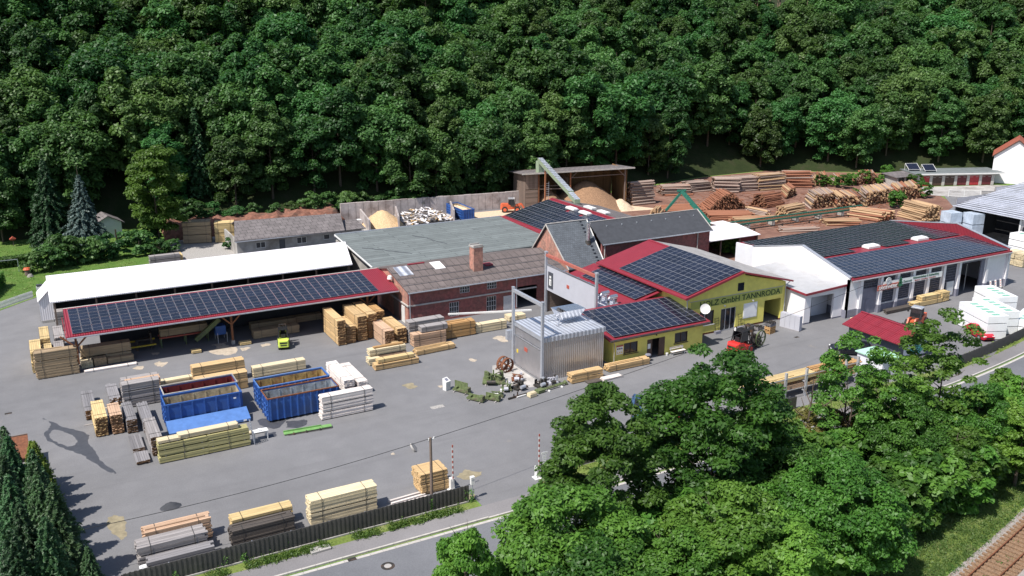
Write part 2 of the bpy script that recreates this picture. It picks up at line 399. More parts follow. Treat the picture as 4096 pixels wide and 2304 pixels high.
def m_leaf(name, a, b, hue=.04, trans=.35, objvar=True):
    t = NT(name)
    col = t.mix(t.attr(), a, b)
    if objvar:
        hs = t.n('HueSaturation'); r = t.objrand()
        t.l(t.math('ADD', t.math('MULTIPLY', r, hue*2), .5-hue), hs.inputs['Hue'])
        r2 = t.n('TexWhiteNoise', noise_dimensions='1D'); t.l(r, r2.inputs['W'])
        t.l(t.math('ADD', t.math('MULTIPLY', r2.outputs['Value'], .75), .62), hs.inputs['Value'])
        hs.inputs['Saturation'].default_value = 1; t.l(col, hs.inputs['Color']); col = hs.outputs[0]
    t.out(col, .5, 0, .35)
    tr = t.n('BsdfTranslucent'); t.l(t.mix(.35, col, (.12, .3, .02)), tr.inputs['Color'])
    ms = t.n('MixShader'); ms.inputs[0].default_value = trans
    out = t.t.nodes['Material Output']
    t.l(t.b.outputs[0], ms.inputs[1]); t.l(tr.outputs[0], ms.inputs[2]); t.l(ms.outputs[0], out.inputs['Surface'])
    return t.m
M['leaf'] = m_leaf('forest_leaf', (.034,.09,.022), (.085,.18,.048), .03)
M['leaf_near'] = m_leaf('maple_leaf', (.05,.125,.018), (.105,.225,.032), .015)
M['leaf_lime'] = m_leaf('young_leaf', (.07,.16,.02), (.13,.25,.035), .012)
M['needle'] = m_leaf('spruce_needle', (.022,.06,.022), (.05,.11,.04), .02, .15)
M['needle_blue'] = m_leaf('blue_spruce_needle', (.05,.085,.075), (.11,.16,.15), .01, .15)
M['needle_lime'] = m_leaf('thuja_spray', (.05,.11,.012), (.16,.24,.025), .01, .2)
M['weed'] = m_leaf('weed_leaf', (.05,.13,.02), (.11,.22,.04), .02, .3)
M['grassblade'] = m_leaf('grass_blade', (.09,.18,.03), (.2,.28,.08), .02, .3)
M['brown_leaf'] = m_leaf('bronze_leaf', (.09,.07,.02), (.16,.15,.04), .02, .3)
# ------------------------------------------------------------------ ground, hill, roads
FOOT = [(-260,186),(-120,180),(-5,180),(18,181),(34,174),(54,170.5),(95,169.5),(118,171),(150,177),(172,177),(196,160),(216,152),(240,140),(300,108),(420,50)]
def hill_d(x, y):
    "distance beyond the foot of the hill (negative in front of it)"
    best = 1e9; sgn = 1
    for (x0, y0), (x1, y1) in zip(FOOT, FOOT[1:]):
        dx, dy = x1-x0, y1-y0; L2 = dx*dx+dy*dy
        t = max(0, min(1, ((x-x0)*dx+(y-y0)*dy)/L2)); px, py = x0+t*dx, y0+t*dy
        d = math.hypot(x-px, y-py)
        if d < best: best = d; sgn = 1 if dx*(y-y0)-dy*(x-x0) > 0 else -1
    return best*sgn
def hill_z(x, y):
    d = hill_d(x, y)
    if d < 0: return max(-2.0, d*.5)
    return min(d*.62, 30 + d*.12) + .8*math.sin(x*.13)*math.sin(y*.11)*min(1, d/10)
def grid(name, x0, x1, y0, y1, n, mt, zf, keep=None):
    vs, fs, ok = [], [], []
    nx, ny = int((x1-x0)/n), int((y1-y0)/n)
    for j in range(ny+1):
        for i in range(nx+1):
            x, y = x0+i*n, y0+j*n; vs.append((x, y, zf(x, y)))
    for j in range(ny):
        for i in range(nx):
            q = [j*(nx+1)+i, j*(nx+1)+i+1, (j+1)*(nx+1)+i+1, (j+1)*(nx+1)+i]
            if keep is None or any(keep(*vs[k]) for k in q): fs.append(q)
    mb = MB(); mb.v = vs; mb.f = fs; mb.m = [0]*len(fs); mb.t = [.5]*len(fs)
    return struct(name, mb, mt, smooth=True)
def sheet_poly(name, pts, z, mt):
    mb = MB(); mb.add([(x, y, z) for x, y in pts], [list(range(len(pts)))]); return struct(name, mb, mt)
mb = MB(); mb.add([(-2500,-2500,-.06),(2500,-2500,-.06),(2500,2500,-.06),(-2500,2500,-.06)], [(0,1,2,3)])
struct('ground', mb, M['meadow'])
grid('hill', -160, 400, 40, 420, 5, M['forest_floor'], lambda x, y: hill_z(x, y)-.1, keep=lambda x, y, z: hill_d(x, y) > -4)
sheet_poly('log_yard_ground', [(80,118),(93,101.8),(124,101.8),(146,104),(168,116),(178,128),(186,140),(190,150),(196,158),(172,176),(150,176),(118,169),(92,168),(92,148)], -.02, M['dirt'])
sheet_poly('yard', [(-1.2,60.45),(29.4,60.45),(29.4,57.3),(35.6,57.3),(35.6,61.2),(98,61.6),(104,64.0),(150,72),(150,101.7),(93,101.7),(80,118),(92,148),(92,168),(54,168),(50,150),(30,150),(17,150),(8,142),(-.2,140.4),(-5,135.5),(-14,128),(-60,110),(-60,60.45)], 0, M['asphalt'])
sheet_poly('garden_lawn', [(-5.4,136.4),(-.6,141.2),(16.5,142),(20.5,158),(22,172),(18,181),(-120,180),(-120,115),(-14,129.4)], -.012, M['lawn'])
sheet_poly('gravel_lot', [(17,150.05),(30,150.05),(50,150.05),(53,168),(50,170.5),(34,173),(22,172),(20.6,158),(16.6,150.05)], -.008, M['gravel'])
sheet_poly('sawdust_floor', [(76,150),(92,151),(95,155),(104,151),(116,149),(112,156),(93,163),(77,164)], .004, M['sawdust'])
sheet_poly('garage_forecourt', [(179,133.5),(185,141.6),(204.5,134.6),(230,110),(200,108),(186,124)], .0, M['concrete'])
sheet_poly('side_street', [(150,76),(150,112),(172,122),(181,131),(186,123.6),(200,107.6),(240,80),(240,60)], -.004, M['asphalt'])
def road_y(x):  # the kerb line bends slightly away to the right
    return 57.2 + (max(0, x-68)**2)*.0027
def strip(name, off0, off1, z, mt, x0=-120, x1=260, zs=None):
    mb = MB(); xs = [x0+(x1-x0)*i/76 for i in range(77)]
    vs = []; fs = []
    for x in xs: vs += [(x, road_y(x)+off0, z), (x, road_y(x)+off1, z)]
    for i in range(76): fs.append((2*i, 2*i+2, 2*i+3, 2*i+1))
    mb.v = vs; mb.f = fs; mb.m = [0]*76; mb.t = [.5]*76
    return struct(name, mb, mt)
strip('road', -7.9, -.2, -.016, M['road'])
strip('pavement', .15, 1.95, .002, M['pavement'])
strip('verge_ground', 1.95, 3.3, -.012, M['verge'], x1=29.2)
strip('far_verge_ground', 1.95, 4.4, -.006, M['verge'], x0=35.7)
strip('grass_strip', -22, -8.4, -.03, M['verge'])
def kerb(name, off0, off1, z0, z1, x0, x1):
    mb = MB(); x = x0
    while x < x1:
        e = min(x+1.0, x1)
        g = .012
        mb.add([(x+g, road_y(x)+off0, z0),(e-g, road_y(e)+off0, z0),(e-g, road_y(e)+off1, z0),(x+g, road_y(x)+off1, z0),(x+g, road_y(x)+off0, z1),(e-g, road_y(e)+off0, z1),(e-g, road_y(e)+off1, z1),(x+g, road_y(x)+off1, z1)],
               [(3,2,1,0),(4,5,6,7),(0,1,5,4),(1,2,6,5),(2,3,7,6),(3,0,4,7)])
        x = e
    return struct(name, mb, M['kerb'])
kerb('kerb', -.02, .14, -.1, .09, -30, 29); kerb('kerb', -.02, .14, -.1, .03, 29, 36); kerb('kerb', -.02, .14, -.1, .09, 36, 140)
kerb('gutter_strip', -.52, -.24, -.1, -.004, -30, 140)
kerb('kerb', -8.35, -8.2, -.1, .1, -30, 140)
strip('road_marking', -7.75, -7.6, -.008, M['paint'])
def blob(name, pts, z, mt, kind='structure', jit=.15, sub=5):
    "a flat irregular patch"
    out = []
    n = len(pts)
    for i in range(n):
        a, b, c, d = (Vector((*pts[(i+k) % n], 0)) for k in (-1, 0, 1, 2))
        for s in range(sub):
            t = s/sub
            p = .5*((2*b)+(c-a)*t+(2*a-5*b+4*c-d)*t*t+(-a+3*b-3*c+d)*t**3)
            out.append((p.x+random.uniform(-jit, jit), p.y+random.uniform(-jit, jit), z))
    mb = MB(); mb.add(out, [list(range(len(out)))])
    o = mb.build(name, mt); o['kind'] = kind; return o
blob('damp_patch', [(-1.2,94.6),(-.6,93.6),(.3,91.8),(1.5,90.2),(2.4,88.4),(2.3,86.6),(2.6,84.5),(3.0,82),(3.9,79.2),(3.5,79.5),(2.4,82),(1.6,84.2),(.6,85.8),(-.6,88),(-1.3,90.2),(-.8,91.8),(-.6,93)], .006, M['wet'], jit=.1)
blob('dried_patch', [(-.4,91.3),(.5,90.2),(1.3,88.4),(1.2,86.9),(.4,86.9),(-.5,88.6),(-.8,90.2)], .01, M['asphalt'], jit=.08)
blob('sand_stain', [(2.6,71.6),(3.5,71.2),(3.6,69.2),(3.2,67.6),(2.7,68.4),(2.4,70)], .006, M['stain'], jit=.12)
for k, (u, v, r) in enumerate([(905,1402,1.6),(640,1455,.8),(560,1470,.6),(620,1415,.5),(980,1395,.7),(1060,1380,.6),(1120,1370,.5),(2010,1355,1.1),(1560,2070,.35),(1565,2045,.4),(1630,2020,.45),(1690,2000,.4),(880,1380,1.1),(1570,1815,.2),(1890,1440,.5),(1760,1545,.35)]):
    c = at(u, v)
    blob('sawdust_patch', [(c.x+r*random.uniform(.5,1.3)*math.cos(a), c.y+r*random.uniform(.5,1.4)*math.sin(a)) for a in (0,.8,1.5,2.3,3.1,3.9,4.7,5.5)], .006+.0005*k, M['stainY'], jit=.12*r, sub=3)
for (u, v, r) in [(1090,1690,1.6),(1180,1695,1.2),(1640,1545,.8),(1080,1740,.7),(1880,1900,.9),(1870,1990,.7),(760,1600,.8)]:
    c = at(u, v)
    blob('mud_stain', [(c.x+r*random.uniform(.6,1.3)*math.cos(a), c.y+r*random.uniform(.5,1.2)*math.sin(a)) for a in (0,.8,1.5,2.3,3.1,3.9,4.7,5.5)], .0085, M['stain'] if u > 1500 else M['wet'], jit=.1, sub=3)
mb = MB(); mb.box(33.5,78.5,0,34.9,79.2,.012); struct('repair_patch', mb, M['gravel'])
sheet_poly('concrete_pad', [(42.6,79.2),(46.7,78.6),(46.7,86.4),(44.4,86.4),(42.6,83)], .004, M['concrete'])
# embankment and railway
def rail_y(x, o): return 34.0 + o + (x-55.7)*.228 + max(0, x-60)**2*.002
def rstrip(name, o0, o1, z0, z1, mt, x0=20, x1=130):
    mb = MB(); xs = [x0+(x1-x0)*i/55 for i in range(56)]; vs = []; fs = []
    for x in xs: vs += [(x, rail_y(x, o0), z0), (x, rail_y(x, o1), z1)]
    for i in range(55): fs.append((2*i, 2*i+2, 2*i+3, 2*i+1))
    mb.v = vs; mb.f = fs; mb.m = [0]*55; mb.t = [.5]*55
    return struct(name, mb, mt)
rstrip('railway_ballast', -3.2, 1.15, .0, .0, M['ballast'])
rstrip('rusty_ballast', -2.2, .5, .012, .012, M['rusty_ballast'])
rt = thing('railway_track', 'single railway track with rusty rails beside the grassy bank', 'railway', (57, 33.5, 0))
for o in (0, -1.5):
    mb = MB(); pts = [(20+110*i/55, rail_y(20+110*i/55, o), .2) for i in range(56)]
    for a, b in zip(pts, pts[1:]): mb.bar(a, b, .075, .16)
    mb.build('rail', M['rust'], rt)
mb = MB()
for i in range(160):
    x = 22+i*.62; mb.bar((x+.28, rail_y(x, -2.1), .06), (x-.28, rail_y(x, .6), .06), .24, .14)
mb.build('sleeper_bed', M['rusty_ballast'], rt)['kind'] = 'stuff'
# red soil bank behind the old building
mb = MB(); n = 26; vs = []; fs = []
for i in range(n+1):
    x = 21+i*33/n
    for j, (dy, z) in enumerate(((0,0),(.7,1.3),(1.3,2.2),(2.6,2.7),(5,2.9))):
        vs.append((x, 167.0-.03*(x-21)+dy+random.uniform(-.35,.35), z*random.uniform(.8,1.15) if i not in (0, n) else z*.3))
for i in range(n):
    for j in range(4): fs.append((i*5+j, (i+1)*5+j, (i+1)*5+j+1, i*5+j+1))
mb.v = vs; mb.f = fs; mb.m = [0]*len(fs); mb.t = [.5]*len(fs)
struct('soil_bank', mb, M['red_soil'])
# manhole and drains
t = thing('manhole_cover', 'round manhole cover with pale centre in the grey road', 'manhole', (19.6, 54.8, -.01))
mb = MB(); mb.cyl((0,0,0),(0,0,.012),.5,n=28); mb.build('ring', M['machine_dark'], t, world=False)
mb = MB(); mb.cyl((0,0,.012),(0,0,.018),.27,n=24); mb.build('lid', M['concrete'], t, world=False)
for (x, y, lab) in ((17.6, 56.85, 'rusty drain grate in the kerb gutter of the road'), (-4.2, 97.6, 'small drain grate in the open yard by the left edge of the damp patch'), (82.2, 77.2, 'dark drain grate in the yard before the white garage')):
    t = thing('drain_grate', lab, 'drain', (x, y, 0))
    mb = MB(); mb.box(-.32,-.2,0,.32,.2,.012); 
    for i in range(5): mb.box(-.27+i*.12,-.16,.012,-.22+i*.12,.16,.02)
    mb.build('grate', M['machine_dark'], t, world=False)
# ------------------------------------------------------------------ buildings
def panel_proto():
    mb = MB(); w, h = 1.0, 1.72
    mb.box(0,0,0,w,h,.035,1); mb.add([(.022,.022,.037),(w-.022,.022,.037),(w-.022,h-.022,.037),(.022,h-.022,.037)], [(0,1,2,3)], 0, .5)
    mb.box(.022,h/2-.012,.037,w-.022,h/2+.012,.0385,1)
    o = mb.build('solar_panel', [M['pv'], M['pv_frame']]); bpy.context.scene.collection.objects.unlink(o)
    return o
PANEL = panel_proto()
def pv(parent, P, U, V, nu, nv, gu=1.03, gv=1.75, skip=(), budget=[0]):
    "a field of panels on a roof: P corner, U along the rows, V up the slope"
    P, U, V = Vector(P), Vector(U).normalized(), Vector(V); V = (V - U*V.dot(U)).normalized(); N = U.cross(V)
    if N.z < 0: N = -N
    base = Vector((0,0,0)); p = parent
    while p is not None: base += p.location; p = p.parent
    cells = []
    for j in range(nv):
        for i in range(nu):
            if any(a <= i < b and c <= j < d for a, b, c, d in skip): continue
            cells.append((P+U*(i*gu)+V*(j*gv)+N*.1))
    cells.sort(key=lambda q: (q - Vector((0,0,CAM_H))).length)
    used = sum(1 for c in parent.children if c.name.startswith('solar_panel'))
    rest = MB()
    for k, q in enumerate(cells):
        Mx = Matrix(((U.x,V.x,N.x,q.x),(U.y,V.y,N.y,q.y),(U.z,V.z,N.z,q.z),(0,0,0,1)))
        if U.cross(V).dot(N) < 0: Mx = Mx @ Matrix(((0,1,0,0),(1,0,0,0),(0,0,1,0),(0,0,0,1)))
        if k + used < 96:
            c = PANEL.copy(); COL.objects.link(c); c.parent = parent; c.matrix_basis = Matrix.Translation(-base) @ Mx
        else:
            w, h = 1.0, 1.72
            rest.box(0,0,0,w,h,.035,1,.5,Mx); rest.add([Mx @ Vector(v) for v in ((.022,.022,.037),(w-.022,.022,.037),(w-.022,h-.022,.037),(.022,h-.022,.037))], [(0,1,2,3)], 0, .5)
            rest.add([Mx @ Vector(v) for v in ((.022,h/2-.012,.0385),(w-.022,h/2-.012,.0385),(w-.022,h/2+.012,.0385),(.022,h/2+.012,.0385))], [(0,1,2,3)], 1, .5)
    if rest.v: rest.build('solar_panel_rest', [M['pv'], M['pv_frame']], parent)['kind'] = 'stuff'
def txt(s, size, mt, parent, M4, name='lettering', ext=.01, sx=1.0, shear=0, bold=0):
    cu = bpy.data.curves.new(name, 'FONT'); cu.body = s; cu.size = size; cu.extrude = ext; cu.shear = shear; cu.offset = bold
    o = bpy.data.objects.new(name, cu); COL.objects.link(o)
    me = bpy.data.meshes.new_from_object(o.evaluated_get(bpy.context.evaluated_depsgraph_get()))
    bpy.data.objects.remove(o); me.materials.clear(); me.materials.append(mt)
    ob = bpy.data.objects.new(name, me); COL.objects.link(ob)
    base = Vector((0,0,0)); p = parent
    while p is not None: base += p.location; p = p.parent
    ob.parent = parent; ob.matrix_basis = Matrix.Translation(-base) @ M4 @ Matrix.Diagonal((sx,1,1,1))
    return ob
def front(x, y, z):   # lettering frame on a wall that faces -y
    return Matrix(((1,0,0,x),(0,0,-1,y),(0,1,0,z),(0,0,0,1)))
def win(parent, x0, x1, z0, z1, y, frame='frame_white', nx=2, nz=1, name='window', depth=.09, glass='glass', fw=.06):
    "a window in a wall that faces -y: frame bars and a pane"
    mb = MB(); 
    for i in range(nx+1):
        x = x0+(x1-x0)*i/nx; mb.box(x-fw/2 if 0 < i < nx else (x if i == 0 else x-fw), y-.03, z0, x+fw/2 if 0 < i < nx else (x+fw if i == 0 else x), y+depth, z1, 0, .5)
    for j in range(nz+1):
        z = z0+(z1-z0)*j/nz; a = z if j == 0 else z-fw if j == nz else z-fw/2
        mb.box(x0, y-.024, a, x1, y+depth-.006, a+fw, 0, .5)
    f = mb.build(name, M[frame], parent)
    mb = MB(); mb.box(x0+.01, y+depth*.5, z0+.01, x1-.01, y+depth*.5+.012, z1-.01, 0, .5); mb.build('pane', M[glass], f)
    return f
def gutter(parent, x0, x1, y, z, mt='steel', name='gutter'):
    mb = MB(); mb.box(x0, y-.16, z-.12, x1, y, z, 0, .5); return mb.build(name, M[mt], parent)
def pipe(parent, pts, r=.06, mt='steel', name='downpipe'):
    mb = MB(); mb.tube(pts, r); return mb.build(name, M[mt], parent)

# ---- long open shed with solar roof
b = thing('lumber_shed', 'long open timber-post shed with a red roof full of solar panels', 'shed', (2.1, 107, 0))
mb = MB(); mb.slab([(2.1,106.2,4.3),(41.0,106.2,4.3),(41.6,114.4,5.2),(2.3,114.4,5.2)], .12); mb.build('roof', M['red_x'], b)
mb = MB(); mb.box(2.05,106.12,4.02,41.0,106.19,4.26); mb.box(2.02,106.2,4.0,2.1,114.4,4.2); mb.build('fascia', M['red'], b)
mb = MB(); mb.box(2.3,114.43,5.02,41.6,114.8,5.16); mb.build('ridge_cap', M['kerb'], b)
gutter(b, 2.1, 41.0, 106.1, 4.2)
dv = Vector((0, 8.2, .9)).normalized()
pv(b, Vector((2.75,106.62,4.35)), (1,0,0), dv, 34, 4, 1.05, 1.83)
for x in (3.0, 20.0, 37.2):
    mb = MB(); mb.box(x-.12,107.5,0,x+.12,107.74,4.05); p = mb.build('post', M['timber'], b)
    for s in (-1, 1):
        mb = MB(); mb.bar((x+s*.1,107.62,2.6),(x+s*1.5,107.62,4.0),.16); mb.build('brace', M['timber'], p)
    mb = MB(); mb.box(x-.2,107.42,0,x+.2,107.82,.5); mb.build('footing', M['concrete'], p)
mb = MB(); mb.box(2.3,107.5,4.06,40.6,107.74,4.26); mb.build('beam', M['timber'], b)
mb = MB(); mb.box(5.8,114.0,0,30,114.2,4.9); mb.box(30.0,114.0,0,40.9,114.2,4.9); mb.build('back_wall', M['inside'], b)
mb = MB(); 
for i in range(13): mb.bar((3+i*3.1,106.3,4.16),(3.05+i*3.1,114.3,5.04),.09,.12)
mb.build('rafter', M['old_board'], b)
# pale strip of roof light hanging under the eave
mb = MB(); mb.box(8.0,109.2,3.5,33,111.8,3.55); mb.build('ceiling_sheet', M['concrete'], b)
# ---- white roofed shed behind
b = thing('white_roof_shed', 'long shed with a plain white sheet-metal roof behind the solar roof', 'shed', (1.1, 126, 0))
mb = MB(); mb.slab([(1.1,119.6,4.75),(39.4,119.6,4.75),(42.6,132.2,4.95),(1.2,132.2,4.95)], .14); mb.build('roof', M['white_x'], b)
for i in range(9):
    x = 1.6+i*4.7; mb = MB(); mb.box(x-.1,120.6,0,x+.1,120.8,4.6); mb.build('post', M['old_board'], b)
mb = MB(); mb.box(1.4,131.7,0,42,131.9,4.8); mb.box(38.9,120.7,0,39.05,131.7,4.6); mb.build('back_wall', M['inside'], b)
mb = MB(); mb.box(1.2,120.5,4.4,39.2,120.9,4.58); mb.build('beam', M['old_board'], b)
mb = MB(); mb.wall('x', 127.0, 127.12, -.05, 1.5, .35, 2.95); mb.prism([(-.05,2.95),(1.5,2.95),(1.5,4.6)], 'y', 127.0, 127.12)
mb.wall('y', -.05, .07, 127.12, 131.8, .35, 2.95); mb.build('end_wall', M['white_x'], b)
mb = MB(); mb.slab([(-.2,126.85,2.95),(1.55,126.85,4.72),(1.5,131.9,4.72),(-.2,131.9,2.95)], .06); mb.build('lean_roof', M['white_x'], b)
mb = MB(); mb.box(0,126.98,0,1.4,127.1,.35); mb.box(1.5,126.4,0,1.72,126.6,4.6); mb.build('plinth', M['concrete'], b)

# ---- brick building with chimney
b = thing('brick_building', 'long dark red brick workshop with a brown shingle roof', 'building', (41.4, 103.9, 0))
holes = [(47.1,48.45,.3,2.25),(52.55,54.0,.2,2.3),(48.65,50.05,3.3,4.2),(52.65,54.05,3.3,4.2),(57.2,60.4,0,3.0)]
mb = MB(); mb.wall('x', 103.9, 104.25, 41.4, 64.5, 0, 4.45, holes)
mb.wall('y', 64.15, 64.5, 104.25, 117, 0, 4.45)
mb.build('wall', M['brick'], b)
mb = MB(); mb.wall('y', 41.4, 41.75, 104.25, 117, 0, 4.45, [(105.2,106.3,0,2.2),(109.5,110.3,3.0,3.9)])
mb.prism([(104.0,4.45),(117.3,4.45),(110.9,5.95)], 'x', 41.45, 41.75); mb.build('gable', M['brick_light'], b)
mb = MB(); mb.slab([(41.2,103.5,4.55),(64.9,103.5,4.55),(64.9,110.9,6.1),(41.2,110.9,6.1)], .14); mb.slab([(41.2,110.9,6.1),(64.9,110.9,6.1),(64.9,117.4,4.5),(41.2,117.4,4.5)], .14)
rf = mb.build('roof', M['brown_roof'], b)
for i, (x0, x1, y0, y1, mt) in enumerate([(42.0,43.9,108.0,110.6,'blue_roof'),(47.3,48.8,108.6,110.7,'white_wall')]):
    z = lambda y: 4.6+(y-103.5)*.2095
    mb = MB(); mb.slab([(x0,y0,z(y0)),(x1,y0,z(y0)),(x1,y1,z(y1)),(x0,y1,z(y1))], .04); mb.build('roof_light', M[mt], rf)
mb = MB(); mb.box(44.2,110.7,6.08,46.6,111.0,6.2); mb.box(54.3,107.5,5.42,55.4,108.9,5.62); mb.build('flashing', M['red'], rf)
mb = MB()
for k, y in enumerate((105.3,107.1,108.9)):
    z = 4.58+(y-103.5)*.2095; mb.box(41.25,y-.03,z-.03,64.85,y+.03,z+.02,0,.4)
mb.build('shingle_edge', M['dark_grey'], rf)
gutter(b, 41.2, 64.9, 103.5, 4.5)
mb = MB(); mb.box(41.32,103.72,2.55,60.2,103.88,2.72); mb.box(41.2,103.72,2.55,41.36,109.8,2.72); mb.build('ledge', M['kerb'], b)
pipe(b, [(41.5,103.7,4.4),(41.5,103.7,.2)]); pipe(b, [(57.05,103.75,4.4),(57.05,103.75,.2)])
for x0, x1, z0, z1 in holes[:4]:
    win(b, x0, x1, z0, z1, 103.95, 'steel', 4, 3 if z0 < 1 else 2, fw=.05)
mb = MB(); mb.box(55.1,103.86,0,56.5,103.95,2.0); mb.build('door', M['steel'], b)
mb = MB(); mb.box(41.34,105.2,0,41.42,106.3,2.2); mb.build('side_door', M['frame_white'], b)
mb = MB(); mb.box(41.34,107.3,0,41.42,109.0,3.2); mb.build('timber_door', M['old_board'], b)
mb = MB(); mb.box(57.2,109,0,64,109.2,4.2); mb.box(57.0,104.3,0,57.1,109,4.2); mb.build('partition', M['inside'], b)
mb = MB(); mb.cyl((41.0,109.2,5.0),(41.0,109.2,5.35),.38,.3,12); mb.cyl((41.0,109.2,5.35),(41.0,109.2,5.5),.3,.1,12); mb.build('vent_hood', M['frame_white'], b)
ch = MB(); ch.box(52.0,106.5,4.6,53.35,107.85,8.45); cho = ch.build('chimney', M['brick_light'], b)
mb = MB(); mb.box(51.92,106.42,8.45,53.43,107.93,8.62); mb.box(52.0,106.5,8.62,53.35,106.68,8.8); mb.box(52.0,107.67,8.62,53.35,107.85,8.8); mb.build('chimney_cap', M['concrete'], cho)
# ---- flat felt roof hall
b = thing('flat_roof_hall', 'wide hall with a nearly flat grey-green felt roof in the middle of the yard', 'building', (41.5, 118, 0))
mb = MB(); mb.slab([(41.6,117.5,4.45),(72.4,117.5,4.6),(72.4,137.2,5.0),(42.6,137.2,4.95)], .25); rf = mb.build('roof', M['tar'], b)
mb = MB(); mb.box(42.6,137.2,4.7,72.4,137.45,5.1); mb.box(42.6,137.5,4.55,72.4,137.7,4.72); mb.build('edge_trim', M['steel'], rf)
mb = MB(); mb.bar((41.55,117.5,4.45),(42.5,137.2,4.95),.12,.2); mb.build('verge_board', M['frame_white'], rf)
mb = MB(); mb.wall('y', 42.6, 42.9, 117.6, 137, 0, 4.2); mb.wall('x', 136.7, 137, 42.9, 72.2, 0, 4.6); mb.build('wall', M['concrete'], b)
for k, (x0, y0, x1, y1) in enumerate([(44.0,127.8,49.5,121.8),(53.5,131.5,56.5,124.5)]):
    mb = MB(); px = [Vector((x0+(x1-x0)*i/8+random.uniform(-.3,.3), y0+(y1-y0)*i/8, 0)) for i in range(9)]
    for a, c in zip(px, px[1:]):
        za = 4.45+(a.y-117.5)*.0245+.13; zc = 4.45+(c.y-117.5)*.0245+.13; mb.bar((a.x,a.y,za-.06),(c.x,c.y,zc-.06),.05,.05)
    mb.build('roof_crack', M['dark_grey'], rf)
# ---- solar hall at the back
b = thing('rear_solar_hall', 'rear hall whose red roof carries dark solar panels and four rooflights', 'building', (72.5, 118, 0))
mb = MB(); mb.slab([(72.3,117.6,4.95),(72.3,137.3,4.95),(82.5,137.3,7.25),(82.5,117.6,7.25)], .12); rf = mb.build('roof', M['red_y'], b)
mb = MB(); mb.slab([(82.5,117.6,7.25),(82.5,137.3,7.25),(92.6,137.3,5.0),(92.6,117.6,5.0)], .12); mb.build('far_roof', M['old_roof'], b)
mb = MB(); mb.bar((82.5,117.6,7.28),(82.5,137.3,7.28),.5,.1); mb.build('ridge_cap', M['red'], b)
mb = MB(); mb.box(72.1,117.6,4.75,72.32,137.4,5.02); mb.build('eave_trim', M['red'], b)
mb = MB(); mb.wall('y', 72.6, 72.9, 117.6, 137, 0, 4.8); mb.wall('x', 136.7, 137, 72.9, 92.2, 0, 4.9); mb.prism([(72.9,4.9),(92.2,4.9),(82.5,7.1)], 'y', 136.7, 137); mb.wall('y', 92.0, 92.2, 117.6, 136.7, 0, 4.9); mb.build('wall', M['concrete'], b)
sv = Vector((10.2, 0, 2.3)).normalized()
pv(b, Vector((72.9,136.9,5.12)), (0,-1,0), sv, 18, 5, 1.03, 1.8, skip=[(8,9,4,5),(12,13,4,5)])
for (x, y) in ((81.0,128.1),(81.0,124.0)):
    z = 4.95+(x-72.3)*.2255
    mb = MB(); mb.cbox((0,0,.12),(1.0,2.6,.24)); 
    o = mb.build('roof_light', M['frame_white'], rf, world=False); o.location = Vector((x,y,z+.15))-b.location
    mb = MB(); mb.cbox((0,0,.3),(.8,2.3,.14)); mb.build('dome', M['wrap'], o, world=False)
for (x, y) in ((84.3,127.6),(84.3,123.5)):
    mb = MB(); mb.cbox((0,0,.3),(1.0,2.6,.26)); o = mb.build('roof_light', M['frame_white'], rf, world=False); o.location = Vector((x,y,6.85))-b.location
# ---- slate building: steep cross gable and long wing
b = thing('slate_building', 'old brick mill with a steep slate gable and a long dark slate wing', 'building', (66, 105, 0))
mb = MB(); mb.prism([(104.9,0),(114.3,0),(114.3,5.2),(110.7,9.25),(104.9,4.5)], 'x', 66.0, 66.3); mb.build('gable', M['brick_light'], b)
mb = MB(); mb.slab([(65.7,104.3,4.25),(71.7,104.3,4.25),(72.6,110.8,9.45),(65.7,110.8,9.45)], .16); mb.slab([(65.7,110.8,9.45),(73.0,110.8,9.45),(73.0,114.8,5.0),(65.7,114.8,5.0)], .16); rf = mb.build('slate_roof', M['slate'], b)
mb = MB(); mb.bar((65.66,104.3,4.2),(65.66,110.8,9.4),.1,.16); mb.bar((65.66,110.8,9.4),(65.66,114.8,4.95),.1,.16); mb.bar((65.7,110.8,9.5),(72.8,110.8,9.5),.2,.1); mb.build('verge', M['kerb'], rf)
mb = MB()
for i in range(12):
    t = i/11; y = 104.9+t*5.7; z = 4.25+(y-104.3)*.8
    x = 70.9+t*.5; mb.box(x-.16,y-.13,z+.02,x+.16,y+.1,z+.2)
mb.build('roof_steps', M['dark_grey'], rf)
mb = MB(); mb.bar((71.75,104.3,4.3),(72.65,110.8,9.5),.12,.12); mb.build('valley_trim', M['frame_white'], rf)
mb = MB(); mb.slab([(72.0,105.5,6.85),(92.3,105.5,6.85),(92.9,110.2,9.15),(72.7,110.2,9.15)], .14); mb.slab([(72.7,110.2,9.15),(92.9,110.2,9.15),(92.9,115,6.8),(72.7,115,6.8)], .14); lr = mb.build('wing_roof', M['felt'], b)
mb = MB(); mb.bar((72.8,110.2,9.2),(92.9,110.2,9.2),.16,.08); mb.bar((92.35,105.5,6.86),(92.95,110.2,9.2),.12,.12); mb.build('ridge_trim', M['kerb'], lr)
mb = MB()
for i in range(7): mb.cbox((75.0+i*2.7,108.9,8.62),(.12,.12,.16))
mb.build('roof_hooks', M['steel'], lr)
mb = MB(); mb.wall('x', 105.9, 106.2, 72.2, 92.1, 0, 6.95); mb.wall('y', 91.8, 92.1, 106.2, 114.6, 0, 6.9); mb.wall('x', 114.3, 114.6, 72.2, 91.8, 0, 6.9); mb.build('wing_wall', M['brick'], b)
mb = MB(); mb.prism([(106.2,6.9),(114.3,6.9),(110.2,8.95)], 'x', 91.8, 92.1); mb.build('wing_gable', M['brick'], b)
gutter(b, 72.1, 92.3, 105.5, 6.85)
